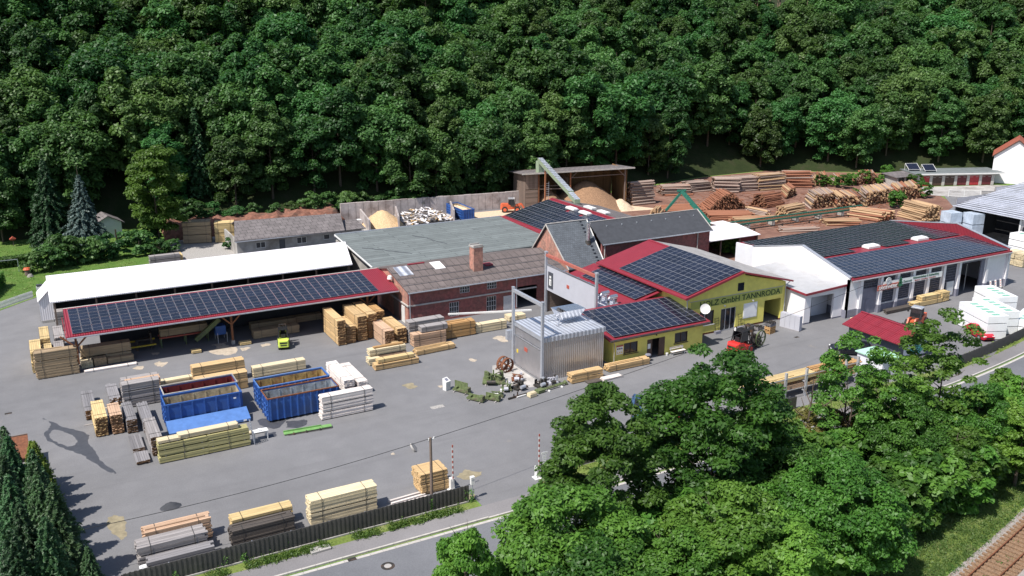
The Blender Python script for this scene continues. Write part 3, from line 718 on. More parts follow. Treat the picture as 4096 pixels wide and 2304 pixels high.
pipe(b, [(72.5,105.6,6.7),(72.5,105.6,4.6)], .08, 'kerb'); pipe(b, [(89.6,105.7,6.7),(89.6,105.7,3.6),(90.5,105.4,2.8)], .08, 'kerb')
mb = MB(); mb.cyl((70.9,107.6,6.7),(70.9,107.6,9.75),.3,n=16); mb.cyl((70.9,107.6,9.75),(70.9,107.6,9.8),.36,.36,16); st_ = mb.build('flue', M['bright_steel'], b)
mb = MB(); mb.cyl((70.9,107.6,6.6),(70.9,107.6,7.2),.5,.34,16); mb.build('flue_collar', M['machine_dark'], st_)

# ---- yellow hall
b = thing('yellow_hall', 'yellow gabled hall lettered in dark green above its doors', 'building', (69.5, 83.3, 0))
FY = 83.3
holes = [(71.7,73.95,1.3,3.1),(75.1,77.6,0,3.0),(78.8,81.1,1.2,3.15),(82.35,85.2,0,3.05)]
mb = MB(); mb.wall('x', FY, FY+.3, 69.6, 85.8, .25, 5.2, [(h[0],h[1],max(h[2],.25),h[3]) for h in holes]); 
mb.prism([(69.6,5.2),(85.8,5.2),(78.7,6.95),(78.7,7.2),(77.7,7.4),(77.65,7.4)], 'y', FY, FY+.3)
mb.wall('y', 69.6, 69.9, FY+.3, 101.6, .25, 5.2); mb.wall('y', 85.5, 85.8, FY+.3, 101.6, .25, 5.2)
mb.build('wall', M['yellow_wall'], b)
mb = MB(); mb.wall('x', FY+.03, FY+.27, 69.63, 85.77, 0, .25, [(75.1,77.6,0,.25),(82.35,85.2,0,.25)]); mb.build('plinth', M['rust'], b)
mb = MB(); mb.slab([(68.9,82.7,5.42),(68.9,102.3,5.42),(77.75,102.3,7.62),(77.75,82.7,7.62)], .14); rl = mb.build('solar_roof', M['red_y'], b)
mb = MB(); mb.slab([(77.75,82.7,7.62),(77.75,102.3,7.62),(86.4,102.3,5.42),(86.4,82.7,5.42)], .14); mb.build('fibre_roof', M['weathered_roof'], b)
mb = MB(); mb.bar((68.8,82.62,5.34),(77.75,82.62,7.58),.1,.3); mb.bar((77.75,82.62,7.58),(86.4,82.62,5.34),.1,.22); mb.bar((77.75,82.62,7.64),(77.75,102.3,7.64),.4,.08); mb.bar((68.86,82.7,5.34),(68.86,102.3,5.34),.12,.2); mb.build('verge_trim', M['red'], b)
pv(b, Vector((69.35,97.4,5.55)), (0,-1,0), Vector((8.85,0,2.2)).normalized(), 14, 5, 1.03, 1.76)
mb = MB(); mb.box(69.5,82.9,4.98,69.62,102.2,5.14); mb.build('gutter', M['steel'], b)
mb = MB(); mb.box(70.0,FY-.05,4.6,85.5,FY+.02,4.68); mb.build('ledge', M['kerb'], b)
mb = MB(); mb.box(70.2,FY-.02,3.6,85.3,FY-.003,4.6); bd = mb.build('name_band', M['band_green'], b)
txt('HOLZ GmbH TANNRODA', 1.0, M['letter_green'], bd, front(71.55,FY-.03,3.72), sx=1.145, bold=.018)
mb = MB(); mb.box(77.6,FY-.04,5.0,78.6,FY+.04,6.05,0); v_ = mb.build('vent_window', M['glass'], b)
win(b, 71.7, 73.95, 1.3, 3.1, FY+.06, 'frame_brown', 2, 1); mb = MB(); mb.box(71.6,FY-.12,1.2,74.05,FY+.02,1.3); mb.build('sill', M['frame_white'], b)
wn = win(b, 75.1, 77.6, 0.02, 3.0, FY+.12, 'steel', 3, 1, 'glass_door', fw=.09)
mb = MB(); mb.box(78.8,FY-.05,1.15,81.1,FY+.04,3.15); mb.box(78.9,FY-.07,1.25,81.0,FY-.05,3.05); mb.build('boarded_window', M['wrap'], b)
mb = MB(); mb.box(82.4,88,0,85.4,88.1,4); mb.box(69.9,FY+3,0,81.9,FY+3.1,4.5); mb.box(81.9,FY+.3,0,82,88,4); mb.build('partition', M['inside'], b)
pipe(b, [(69.3,83.0,5.1),(69.5,83.15,4.6),(69.5,83.15,.2)]); pipe(b, [(86.2,82.9,5.3),(85.7,83.15,4.75),(85.7,83.15,.2)])
for x in (75.5,80.2): 
    mb = MB(); mb.cyl((x,FY-.25,3.42),(x,FY-.02,3.46),.12,.06,8); mb.build('wall_lamp', M['frame_white'], b)
# ---- red lean-to roof with solar panels and the low yellow building
b = thing('lean_to', 'red lean-to roof with a small solar field below the yellow hall', 'building', (64.3, 88, 0))
mb = MB(); mb.slab([(64.2,88.2,3.65),(64.2,103.8,3.65),(69.55,103.8,4.85),(69.55,88.2,4.85)], .1); mb.build('roof', M['red_y'], b)
mb = MB(); mb.wall('y', 64.4, 64.6, 88.3, 103.6, 0, 3.55); mb.wall('x', 88.3, 88.5, 64.6, 69.4, 0, 3.6); mb.build('wall', M['concrete'], b)
pv(b, Vector((65.7,101.0,4.1)), (0,-1,0), Vector((5.35,0,1.2)).normalized(), 12, 2, 1.03, 1.78)
b = thing('yellow_office', 'low yellow office with brown door and red-edged solar roof', 'building', (56.5, 80.03, 0))
OY = 80.03
holes = [(58.0,59.95,1.1,2.4),(61.3,63.85,0,2.28),(65.3,67.2,1.15,2.42)]
mb = MB(); mb.wall('x', OY, OY+.3, 56.5, 69.5, 0, 3.05, holes); mb.wall('y', 56.5, 56.8, OY+.3, 87.4, 0, 3.05); mb.wall('y', 69.2, 69.5, OY+.3, 83.3, 0, 3.05); mb.build('wall', M['yellow_wall'], b)
mb = MB(); mb.slab([(55.85,79.65,3.22),(70.2,79.65,3.22),(70.0,87.3,4.3),(56.2,87.3,4.3)], .12); mb.slab([(56.2,87.3,4.3),(70,87.3,4.3),(70,88.4,4.1),(56.2,88.4,4.1)], .1); mb.build('roof', M['red_x'], b)
mb = MB(); mb.box(55.85,79.58,2.98,70.2,79.64,3.2); mb.build('fascia', M['dark_grey'], b)
gutter(b, 55.85, 70.2, 79.57, 3.14, 'machine_dark')
mb = MB(); mb.bar((55.8,79.65,3.15),(56.15,87.3,4.23),.08,.22); mb.bar((70.25,79.65,3.15),(70.05,87.3,4.23),.08,.22); mb.build('verge_trim', M['red'], b)
pv(b, Vector((56.55,79.95,3.34)), (1,0,0), Vector((0,7.65,1.08)).normalized(), 13, 4, 1.03, 1.79)
win(b, 58.0, 59.95, 1.1, 2.4, OY+.05, 'frame_brown', 2); win(b, 65.3, 67.2, 1.15, 2.42, OY+.05, 'frame_brown', 2)
for x0, x1, z in ((57.9,60.05,1.05),(65.2,67.3,1.1)):
    mb = MB(); mb.box(x0,OY-.1,z-.06,x1,OY+.02,z+.02); mb.build('sill', M['frame_brown'], b)
mb = MB(); mb.box(61.3,OY+.1,0,62.1,OY+.18,2.28); mb.box(63.0,OY-.02,0,63.85,OY+.05,2.26); d_ = mb.build('door', M['frame_brown'], b)
mb = MB(); mb.box(61.45,OY+.07,1.1,61.85,OY+.1,1.7); mb.build('notice', M['sign_white'], d_)
mb = MB(); mb.box(62.1,OY+2,0,63.1,OY+2.1,2.3); mb.build('partition', M['inside'], b)
pipe(b, [(56.3,79.6,3.0),(56.62,79.93,2.6),(56.62,79.93,.1)], .05, 'kerb')
sg = MB(); sg.box(56.95,OY-.06,1.2,58.0-.12,OY-.03,2.3); so_ = sg.build('safety_sign', M['sign_white'], b)
mb = MB(); mb.box(56.95,OY-.07,2.12,57.88,OY-.06,2.3); mb.build('sign_header', M['sign_red'], so_)
for i in range(3):
    mb = MB(); mb.cyl((57.14+.27*i,OY-.06,1.87),(57.14+.27*i,OY-.075,1.87),.1,n=14); mb.build('round_symbol', M['black'] if i < 2 else M['blue'], so_)
    mb = MB(); x = 57.14+.27*i; mb.add([(x-.11,OY-.07,1.35),(x+.11,OY-.07,1.35),(x,OY-.07,1.55)], [(0,1,2)]); mb.build('triangle_symbol', M['yellow_paint'], so_)
mb = MB(); mb.cyl((62.5,79.85,2.72),(62.5,79.98,2.78),.1,.06,8); mb.build('wall_lamp', M['black'], b)
t = thing('satellite_dish', 'white satellite dish on the roof corner of the low yellow office', 'dish', (70.15, 80.6, 3.25))
mb = MB(); mb.cyl((0,0,0),(0,0,1.0),.04); mb.build('mast', M['steel'], t, world=False)
mb = MB()
for k in range(5):
    r0, r1 = .62*k/5, .62*(k+1)/5; d = Vector((-.5,-.8,.3)).normalized(); c = Vector((0,0,1.3))
    mb.cyl(c+d*(r0*r0*.35-.02), c+d*(r1*r1*.35-.02), max(r0,.01), r1, 20, cap=(k == 0))
mb.build('reflector', M['frame_white'], t, world=False)
mb = MB(); mb.bar(Vector((0,0,.9)), Vector((-.35,-.55,1.25)), .03); mb.build('feed_arm', M['steel'], t, world=False)

# ---- drying kilns
b = thing('drying_kiln', 'silver corrugated drying kiln with a steel door-lifting frame', 'kiln', (47, 79.6, 0))
mb = MB(); mb.wall('x', 79.6, 79.75, 47.1, 54.9, 0, 4.55); mb.wall('x', 85.75, 85.9, 47.1, 54.9, 0, 4.9); mb.build('wall', M['alu_x'], b)
mb = MB(); mb.wall('y', 54.75, 54.9, 79.75, 85.75, 0, 4.9); mb.build('end_wall', M['alu_y'], b)
mb = MB(); mb.wall('y', 47.1, 47.2, 79.75, 85.75, 3.55, 4.8); mb.build('door_header', M['alu_y'], b)
mb = MB(); mb.wall('y', 46.98, 47.06, 79.65, 85.7, 0.05, 3.5); dr = mb.build('lift_door', M['alu_y'], b)
mb = MB(); mb.bar((46.95,79.7,3.55),(46.95,85.8,3.55),.1,.1); mb.build('door_rail', M['bright_steel'], b)
mb = MB(); mb.box(46.95,82.9,2.3,46.98,83.6,2.75); mb.build('red_plate', M['sign_red'], dr)
mb = MB(); mb.box(46.95,85.0,1.55,46.98,85.35,1.95); mb.build('yellow_plate', M['yellow_paint'], dr)
mb = MB(); mb.slab([(46.95,79.5,5.04),(55.05,79.5,5.04),(55.05,86.0,5.12),(46.95,86.0,5.12)], .1); mb.box(46.95,79.48,4.5,55.05,79.6,4.96); mb.box(46.95,79.6,4.6,47.05,86.0,4.96); mb.build('roof', M['alu_roof'], b)
for y in (79.45, 85.95):
    mb = MB(); mb.box(46.72,y-.16,0,46.98,y+.16,9.1); mb.box(46.7,y-.2,9.1,47.0,y+.2,9.16); mb.build('frame_post', M['steel'], b)
mb = MB(); mb.box(46.7,79.6,8.6,47.0,85.8,8.95); mb.build('frame_beam', M['steel'], b)
mb = MB(); mb.cbox((46.5,86.4,3.4),(.6,.5,1.1)); mb.build('control_box', M['steel'], b)
fb = thing('exhaust_hood', 'flared stainless exhaust hood on four splayed legs on the kiln roof', 'hood', (52.4, 83.2, 5.12))
mb = MB(); mb.add([(-1.2,-.5,.35),(1.2,-.5,.35),(1.2,.5,.35),(-1.2,.5,.35),(-1.7,-1.05,1.5),(1.7,-1.05,1.5),(1.7,1.05,1.5),(-1.7,1.05,1.5)], [(3,2,1,0),(0,1,5,4),(1,2,6,5),(2,3,7,6),(3,0,4,7)])
mb.add([(-.75,-.9,1.42),(1.68,-.98,1.46),(1.68,.98,1.46),(-.75,.9,1.42)], [(0,1,2,3)]); mb.build('hood', M['bright_steel'], fb, world=False)
for sx, sy in ((-1,-1),(1,-1),(1,1),(-1,1)):
    mb = MB(); mb.bar((sx*1.1,sy*.45,.7),(sx*1.95,sy*.95,.05),.12); mb.cbox((sx*1.95,sy*.95,.03),(.4,.3,.06)); mb.build('leg', M['bright_steel'], fb, world=False)
b = thing('second_kiln', 'drying kiln with raised light grey door panel under a red lifting beam', 'kiln', (60, 88.6, 0))
mb = MB(); mb.slab([(59.9,88.5,3.45),(64.2,88.5,3.5),(64.2,100.9,3.5),(59.9,100.9,3.45)], .1); mb.build('roof', M['alu_roof'], b)
mb = MB(); mb.wall('x', 100.7, 100.9, 60.1, 64.2, 0, 3.3); mb.wall('x', 88.5, 88.7, 60.1, 64.2, 0, 3.3); mb.wall('y', 63.9, 64.1, 88.7, 100.7, 0, 3.3); mb.build('wall', M['old_board'], b)
mb = MB(); mb.wall('y', 59.86, 59.98, 89.0, 100.5, 3.15, 6.55); dp = mb.build('lift_door', M['light_grey'], b)
mb = MB(); mb.box(59.8,98.9,3.6,59.86,100.1,5.8); pl = mb.build('number_plate', M['dark_grey'], dp)
mb = MB(); mb.box(59.76,99.25,4.0,59.8,99.75,4.85); mb.box(59.76,99.3,5.0,59.8,99.7,5.3); mb.build('plate_symbol', M['frame_white'], pl)
Mx = Matrix(((0,0,-1,59.75),(-1,0,0,99.62),(0,1,0,4.12),(0,0,0,1)))
txt('1', .75, M['dark_grey'], pl, Mx, 'plate_number')
mb = MB(); mb.box(59.82,94.9,4.7,59.86,95.5,5.15); mb.build('red_logo', M['sign_red'], dp)
mb = MB(); mb.wall('y', 59.82, 60.02, 89.0, 100.5, 6.55, 6.68); mb.build('door_rail', M['bright_steel'], dp)
for y in (88.7, 100.75):
    mb = MB(); mb.box(59.72,y-.16,0,60.0,y+.16,8.2); mb.cbox((59.86,y,8.3),(.34,.5,.2)); mb.build('frame_post', M['steel'], b)
mb = MB(); mb.box(59.68,88.9,7.75,60.0,100.6,8.1); mb.build('frame_beam', M['beam_red'], b)
for i, y in enumerate((89.6,91.4,94.0,95.8,98.4)):
    t = thing('roof_duct', 'shiny bent ventilation duct on the flat kiln roof behind the grey panel', 'duct', (62.3, y, 3.5), 0, 'bent ducts on the kiln roof')
    mb = MB(); mb.cyl((0,0,0),(0,0,.75),.2,n=12); mb.cyl((0,0,.75),(.28,.05,1.1),.2,n=12); mb.cyl((.28,.05,1.1),(1.3,.1,1.12),.3,n=14); mb.build('elbow', M['bright_steel'], t, world=False, smooth=False)
    mb = MB(); mb.cbox((1.1,.1,.4),(.35,.35,.8)); mb.build('support', M['bright_steel'], t, world=False)

# ---- white hall
b = thing('white_hall', 'large white hall with solar roof, lattice windows and sawmill sign', 'building', (93.3, 79.6, 0))
HY = 79.6
holes = [(96.0,98.95,0,4.95),(99.65,102.25,1.2,4.95),(102.8,105.35,1.2,4.95),(105.95,108.5,1.2,4.95),(109.1,111.7,1.2,4.95),(112.3,115.0,.3,5.0),(115.6,121.2,0,5.0)]
mb = MB(); mb.wall('x', HY, HY+.3, 93.3, 126.6, 1.1, 5.3, [(a,c,max(d,1.1),e) for a,c,d,e in holes]); mb.wall('x', 100.6, 100.9, 93.6, 126.6, 0, 5.5)
for x in (95.5,99.3,102.52,105.65,108.8,112.0,115.3,121.5,126.3): mb.box(x-.24,HY-.3,1.1,x+.24,HY,5.2)
mb.build('wall', M['white_wall'], b)
mb = MB(); mb.wall('x', HY-.02, HY+.28, 93.3, 126.6, 0, 1.1, [(a,c,0 if a != 112.3 else .3,1.1) for a,c,d,e in holes if d < 1.1])
for x in (95.5,99.3,102.52,105.65,108.8,112.0,115.3,121.5,126.3): mb.box(x-.26,HY-.33,0,x+.26,HY-.02,1.1)
mb.wall('y', 93.24, 93.55, HY-.02, 97.5, 0, 1.1); mb.build('plinth', M['plinth'], b)
mb = MB(); mb.prism([(79.6,1.1),(97.6,1.1),(97.6,5.85),(88.2,8.05),(79.6,5.6)], 'x', 93.3, 93.6); mb.build('gable', M['white_wall'], b)
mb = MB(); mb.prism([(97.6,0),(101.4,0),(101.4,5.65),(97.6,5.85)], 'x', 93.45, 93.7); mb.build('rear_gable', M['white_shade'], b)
mb = MB(); mb.bar((93.45,79.5,5.62),(93.45,88.2,8.1),.46,.08); mb.bar((93.45,88.2,8.1),(93.45,97.7,5.9),.46,.08); mb.bar((126.55,79.5,5.72),(126.55,88.6,7.66),.46,.08); mb.bar((126.55,88.6,7.66),(126.55,101,5.74),.46,.08); mb.build('coping', M['steel'], b)
mb = MB(); mb.prism([(79.6,5.0),(101,5.0),(101,5.7),(88.6,7.62),(79.6,5.68)], 'x', 126.35, 126.6); mb.build('red_gable', M['red_y'], b)
mb = MB(); mb.box(126.3,79.9,0,126.6,100.9,5.0); mb.build('end_wall', M['white_wall'], b)
mb = MB(); mb.slab([(93.6,79.3,5.38),(126.35,79.3,5.38),(126.35,87.1,6.05),(93.6,87.1,6.05)], .14); mb.slab([(93.6,87.1,6.05),(126.35,87.1,6.05),(126.35,101.2,5.62),(93.6,101.2,5.62)], .14); rf = mb.build('roof', M['red_x'], b)
mb = MB(); mb.box(93.5,79.18,5.2,126.5,79.3,5.42); mb.build('eave_trim', M['red'], b)
gutter(b, 93.5, 126.5, 79.18, 5.2)
pv(b, Vector((94.0,79.5,5.48)), (1,0,0), Vector((0,7.8,.67)).normalized(), 31, 4, 1.035, 1.8)
pv(b, Vector((94.0,87.5,6.12)), (1,0,0), Vector((0,14.1,-.43)).normalized(), 31, 7, 1.035, 1.9, skip=[(9,15,0,1),(20,25,0,1)])
for x in (107.5, 118.0):
    mb = MB(); mb.cbox((x,88.5,6.22),(2.4,1.3,.3)); o = mb.build('roof_light', M['frame_white'], rf); mb = MB(); mb.cbox((x,88.5,6.42),(2.1,1.05,.16)); mb.build('dome', M['wrap'], o)
for k, (x0, x1, z0, z1) in enumerate([h for h in holes[1:6]]):
    mb = MB(); nx, nz = 9, 12
    for i in range(nx+1):
        x = x0+(x1-x0)*i/nx; mb.box(max(x0,x-.035),HY+.1,z0,min(x1,x+.035),HY+.2,z1,0,.5)
    for j in range(nz+1):
        z = z0+(z1-z0)*j/nz; mb.box(x0,HY+.105,max(z0,z-.035),x1,HY+.195,min(z1,z+.035),0,.5)
    f = mb.build('lattice_window', M['lattice'], b); mb = MB(); mb.box(x0,HY+.21,z0,x1,HY+.23,z1,0,.5); mb.build('pane', M['glass'], f)
    mb = MB(); mb.box(x0-.02,HY-.1,z0-.1,x1+.02,HY+.04,z0); mb.build('sill', M['frame_white'], b) if k < 4 else None
mb = MB(); mb.box(96.0,HY+.1,0,98.95,HY+.2,3.6); mb.box(96.9,HY+.06,0,97.8,HY+.1,2.1); dd = mb.build('double_door', M['plinth'], b)
mb = MB()
for i in range(11): x = 96.0+i*.295; mb.box(max(96,x-.035),HY+.1,3.6,min(98.95,x+.035),HY+.2,4.95,0,.5)
for j in range(5): z = 3.6+j*.3375; mb.box(96,HY+.105,max(3.6,z-.03),98.95,HY+.195,min(4.95,z+.03),0,.5)
mb.build('door_lattice', M['lattice'], dd); mb = MB(); mb.box(96.0,HY+.21,3.6,98.95,HY+.23,4.95); mb.build('pane', M['glass'], dd)
mb = MB(); mb.box(113.2,HY-.04,.3,114.7,HY+.09,2.3); mb.build('side_door', M['frame_white'], b)
mb = MB(); mb.box(115.6,HY+.05,4.6,121.2,HY+.25,5.0); mb.box(115.6,HY+.05,0,115.85,HY+.25,4.6); mb.box(120.4,HY+.05,0,121.2,HY+.25,4.6); mb.build('gate_frame', M['plinth'], b)
mb = MB(); mb.box(118.9,HY+1.2,0,119.0,HY+1.3,4.0); mb.build('gate_bar', M['concrete'], b)
mb = MB(); mb.box(94,92,0,126,92.1,5.2); mb.box(115.0,HY+.4,0,115.1,92,5.2); mb.build('partition', M['inside'], b)
pipe(b, [(126.4,79.1,5.1),(126.0,79.25,4.7),(126.0,79.2,.1)], .07)
s = thing('sawmill_sign', 'long white sign with a red panel, round emblem and green fir on the white hall', 'sign', (99, 79.2, 3.4))
mb = MB(); mb.box(99.4,79.14,3.5,111.25,79.22,4.32); bo = mb.build('board', M['sign_white'], s)
mb = MB(); mb.box(98.3,79.08,3.18,102.5,79.14,3.92); rp = mb.build('red_panel', M['sign_red'], s)
txt('SÄGEWERK', .62, M['sign_white'], rp, front(98.5,79.06,3.3), sx=1.12, shear=.12, bold=.015)
mb = MB(); mb.cyl((100.25,79.1,4.35),(100.25,79.04,4.35),.52,n=28); em = mb.build('emblem', M['sign_white'], s)
mb = MB()
for k in range(24):
    a, c = 2*math.pi*k/24, 2*math.pi*(k+1)/24; mb.bar((100.25+.43*math.cos(a),79.035,4.35+.43*math.sin(a)),(100.25+.43*math.cos(c),79.035,4.35+.43*math.sin(c)),.02,.03)
for k in range(3): mb.bar((100.0+.25*k,79.035,4.1),(100.05+.2*k,79.035,4.6),.02,.05)
mb.bar((99.98,79.035,4.3),(100.5,79.035,4.42),.02,.05); mb.build('emblem_mark', M['plinth'], em)
mb = MB()
for z0, wd in ((3.35,.62),(3.72,.5),(4.1,.36)): mb.add([(102.65-wd,79.05,z0),(102.65+wd,79.05,z0),(102.65,79.05,z0+.6)], [(0,1,2)])
mb.box(102.58,79.045,3.1,102.72,79.055,3.4); mb.build('fir_emblem', M['sign_green'], s)
txt('Tannroda', .5, M['sign_text'], bo, front(103.2,79.12,3.68), sx=.9, shear=.35)
txt('Holzverarbeitung & Holzhandlung', .42, M['sign_text'], bo, front(105.2,79.12,3.96), sx=.92, bold=.008)
txt('Bauholz • Schnittholz • Brennholz', .3, M['sign_text2'], bo, front(105.6,79.12,3.6), sx=1.05)
# ---- garage annex
b = thing('garage_annex', 'white flat-roofed garage annex with one open dark doorway', 'garage', (86.4, 80.3, 0))
mb = MB(); mb.wall('x', 80.3, 80.6, 86.4, 93.28, .2, 4.15, [(87.5,91.6,.2,3.55)]); mb.wall('y', 86.4, 86.7, 80.6, 91.5, .2, 4.2); mb.build('wall', M['white_wall'], b)
mb = MB(); mb.wall('x', 80.32, 80.58, 86.42, 93.2, 0, .2, [(87.5,91.6,0,.2)]); mb.build('plinth', M['plinth'], b)
mb = MB(); mb.slab([(86.1,79.95,4.32),(93.28,79.95,4.62),(93.28,92,4.95),(86.5,92,4.6)], .1); mb.build('roof', M['grey_x'], b)
mb = MB(); mb.bar((86.1,79.9,4.2),(93.28,79.9,4.5),.08,.3); mb.bar((86.06,79.9,4.2),(86.45,92,4.48),.08,.26); mb.build('fascia', M['red'], b)
mb = MB(); mb.box(86.7,86,0,93.2,86.1,4); mb.box(90.0,82.5,0,92.9,82.6,3); mb.build('partition', M['white_shade'], b)
# ---- small white canopy behind the mill and crane cabin
b = thing('white_canopy', 'low white corrugated canopy roof beside the end of the mill wing', 'canopy', (94, 111, 0))
mb = MB(); mb.slab([(92.4,110.6,3.5),(107.2,110.6,3.5),(108.0,117.6,4.0),(92.4,117.6,4.0)], .1); mb.build('roof', M['white_x'], b)
mb = MB(); mb.box(92.6,116.9,0,107.2,117.1,3.8); mb.box(103.0,111.2,0,107.0,111.35,3.2); mb.build('wall', M['dark_red_door'], b)
for x in (94.5,99,103,106.8): mb = MB(); mb.box(x-.1,110.9,0,x+.1,111.1,3.4); mb.build('post', M['old_board'], b)
b = thing('control_cabin', 'small white-roofed control cabin behind the canopy', 'cabin', (107, 119.5, 0))
mb = MB(); mb.box(105.6,118.8,0,107.9,121,3.5); mb.build('wall', M['light_grey'], b); mb = MB(); mb.box(105.3,118.4,3.5,108.3,121.3,3.65); mb.build('roof', M['white_wall'], b)
mb = MB(); mb.box(105.9,118.75,1.8,107.6,118.8,3.0); mb.build('window', M['glass'], b)
# ---- corrugated warehouse at the edge
b = thing('corrugated_warehouse', 'open-fronted warehouse with striped silver corrugated roof', 'building', (146, 90, 0))
mb = MB(); 
n = 26
for i in range(n):
    x0, x1 = 145.2+i*.95, 145.2+(i+1)*.95; z0, z1 = 6.0+i*.13, 6.0+(i+1)*.13
    mb.slab([(x0,70,z0+.16),(x1,70,z1),(x1,103.2,z1),(x0,103.2,z0+.16)], .1, 0, .5)
mb.build('roof', M['blue_roof'], b)
mb = MB(); mb.wall('x', 103.0, 103.2, 146, 170, 0, 7.4); mb.box(157,103.2,5.8,170,103.5,8.4); mb.wall('y', 146, 146.2, 70, 90.6, 0, 5.9); mb.wall('y', 158, 158.2, 70, 103, 0, 6.0); mb.build('wall', M['alu_y'], b)
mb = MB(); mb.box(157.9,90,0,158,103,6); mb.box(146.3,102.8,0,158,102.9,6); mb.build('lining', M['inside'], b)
mb = MB(); mb.box(145.9,90.6,0,146.3,90.85,6.0); mb.build('corner_post', M['frame_white'], b)
mb = MB(); mb.box(145.94,87.0,3.3,146.0,90.2,4.7); wdw = mb.build('dark_window', M['glass'], b)
# ---- garages and house in the far corner
ga = math.degrees(math.atan2(-7.2, 17.8))
b = thing('garage_row', 'long low row of six garages with red and brown doors', 'garages', (186.4, 142.2, 0), ga)
def L(mb, name, mt, parent=b): return mb.build(name, mt, parent, world=False)
mb = MB(); xs = [.0]
for i in range(7): mb.box(i*3.12-.35,0,0,i*3.12+.35,6.5,2.75)
mb.box(.35,.02,2.35,18.4,.3,2.75); mb.box(.35,6.2,0,18.4,6.5,2.7); L(mb, 'pier', M['kerb'])
mb = MB(); mb.slab([(-1.2,-.6,2.98),(21.4,-.6,2.98),(21.4,6.8,3.1),(-1.2,6.8,3.1)], .2); L(mb, 'roof', M['tar'])
mb = MB(); mb.box(-1.2,-.66,2.72,21.4,-.6,3.02); L(mb, 'roof_edge', M['frame_white'])
for i, dm in enumerate(('red_door','brown_door','brown_door','dark_red_door','red_door','dark_red_door')):
    mb = MB(); mb.box(i*3.12+.36,.12,.05,i*3.12+1.54,.2,2.3); mb.box(i*3.12+1.57,.12,.05,i*3.12+2.76,.2,2.3); o = L(mb, 'garage_door', M[dm])
    mb = MB(); mb.box(i*3.12+.5,.08,1.95,i*3.12+1.2,.12,2.03); mb.box(i*3.12+1.9,.08,1.95,i*3.12+2.6,.12,2.03); L(mb, 'hinge_strip', M['kerb'], o)
mb = MB(); mb.box(-6,-1.2,0,-5.7,5,2.2); mb.box(-6,4.7,0,-.35,5,2.3); mb.box(-3.9,-.6,0,-3.5,-.2,2.3); L(mb, 'lean_to_wall', M['kerb'])
mb = MB(); mb.slab([(-6.5,-1.6,2.4),(-.4,-1.2,2.8),(-.4,5.4,2.9),(-6.5,5.4,2.4)], .12); L(mb, 'lean_to_roof', M['old_roof'])
for k, x in enumerate((-1.0, 1.2)):
    t = thing('roof_collector', ('left' if 0 else '') + ('tilted solar collector nearer the end of the garage roof' if k == 0 else 'tilted solar collector in front of its twin on the garage roof'), 'solar collector', (0,0,0), ga)
    c = Matrix.Rotation(R(ga), 3, 'Z') @ Vector((x*1.4+.6, 1.6 if k else 3.4, 0)); t.location = (186.4+c.x, 142.2+c.y, 3.1)
    mb = MB(); mb.slab([(0,0,.3),(2.9,0,.3),(2.9,1.9,1.5),(0,1.9,1.5)], .08); mb.build('collector_plate', M['pv'], t, world=False)
    mb = MB()
    for p_, q_ in (((0,0,.32),(2.9,0,.32)),((2.9,0,.32),(2.9,1.9,1.52)),((2.9,1.9,1.52),(0,1.9,1.52)),((0,1.9,1.52),(0,0,.32)),((0,1.9,1.4),(0,1.9,0)),((2.9,1.9,1.4),(2.9,1.9,0)),((0,0,.3),(0,0,0)),((2.9,0,.3),(2.9,0,0))): mb.bar(p_, q_, .07)
    mb.build('collector_frame', M['frame_white'], t, world=False)
b = thing('white_house', 'tall plain white house gable with a red tiled roof', 'house', (206.6, 137.6, 0), -57)
mb = MB(); mb.prism([(0,0),(9.6,0),(9.6,6.6),(4.8,10.2),(0,6.6)], 'y', 0, 11); L(mb, 'wall', M['white_wall'], b)
mb = MB(); mb.slab([(-.4,-.35,6.42),(4.8,-.35,10.5),(4.8,11.4,10.5),(-.4,11.4,6.42)], .2); mb.slab([(4.8,-.35,10.5),(10.0,-.35,6.42),(10.0,11.4,6.42),(4.8,11.4,10.5)], .2); L(mb, 'roof', M['red_tiles'], b)
mb = MB(); mb.bar((-.4,-.38,6.3),(4.8,-.38,10.4),.06,.24); mb.bar((4.8,-.38,10.4),(10.0,-.38,6.3),.06,.24); L(mb, 'verge_board', M['brown_door'], b)
# ---- old low building behind the sheds
b = thing('old_workshop', 'long low workshop with grey fibre-cement roof below the red soil bank', 'building', (29.5, 149.5, 0))
mb = MB(); mb.wall('x', 150.2, 150.5, 29.9, 47.6, 0, 2.7, [(33.0,34.6,1.0,2.0),(36.9,37.9,0,2.1),(39.9,41.6,1.0,2.1),(44.6,45.7,1.2,2.1)]); mb.wall('y', 29.9, 30.2, 150.5, 160, 0, 2.7); mb.wall('y', 47.3, 47.6, 150.5, 160, 0, 2.7); mb.prism([(150.3,2.7),(160,2.7),(158.0,4.0)], 'x', 47.35, 47.6); mb.build('wall', M['concrete'], b)
mb = MB(); mb.slab([(29.4,149.4,2.85),(47.9,148.6,2.85),(49.6,156.0,4.3),(31.4,158.2,4.3)], .12); mb.slab([(31.4,158.2,4.3),(49.6,156,4.3),(50,160.5,3.2),(31.4,161.5,3.2)], .12); mb.build('roof', M['old_roof'], b)
gutter(b, 29.4, 47.8, 149.1, 2.75)
win(b, 33.0,34.6,1.0,2.0,150.25,'frame_white',2); win(b, 39.9,41.6,1.0,2.1,150.25,'frame_white',2); win(b, 44.6,45.7,1.2,2.1,150.25,'frame_white',1)
mb = MB(); mb.box(36.9,150.3,0,37.9,150.38,2.1); mb.build('door', M['dark_grey'], b)
b = thing('lean_shed', 'small dark shed leaning on the right end of the grey-roofed workshop', 'shed', (49, 150, 0))
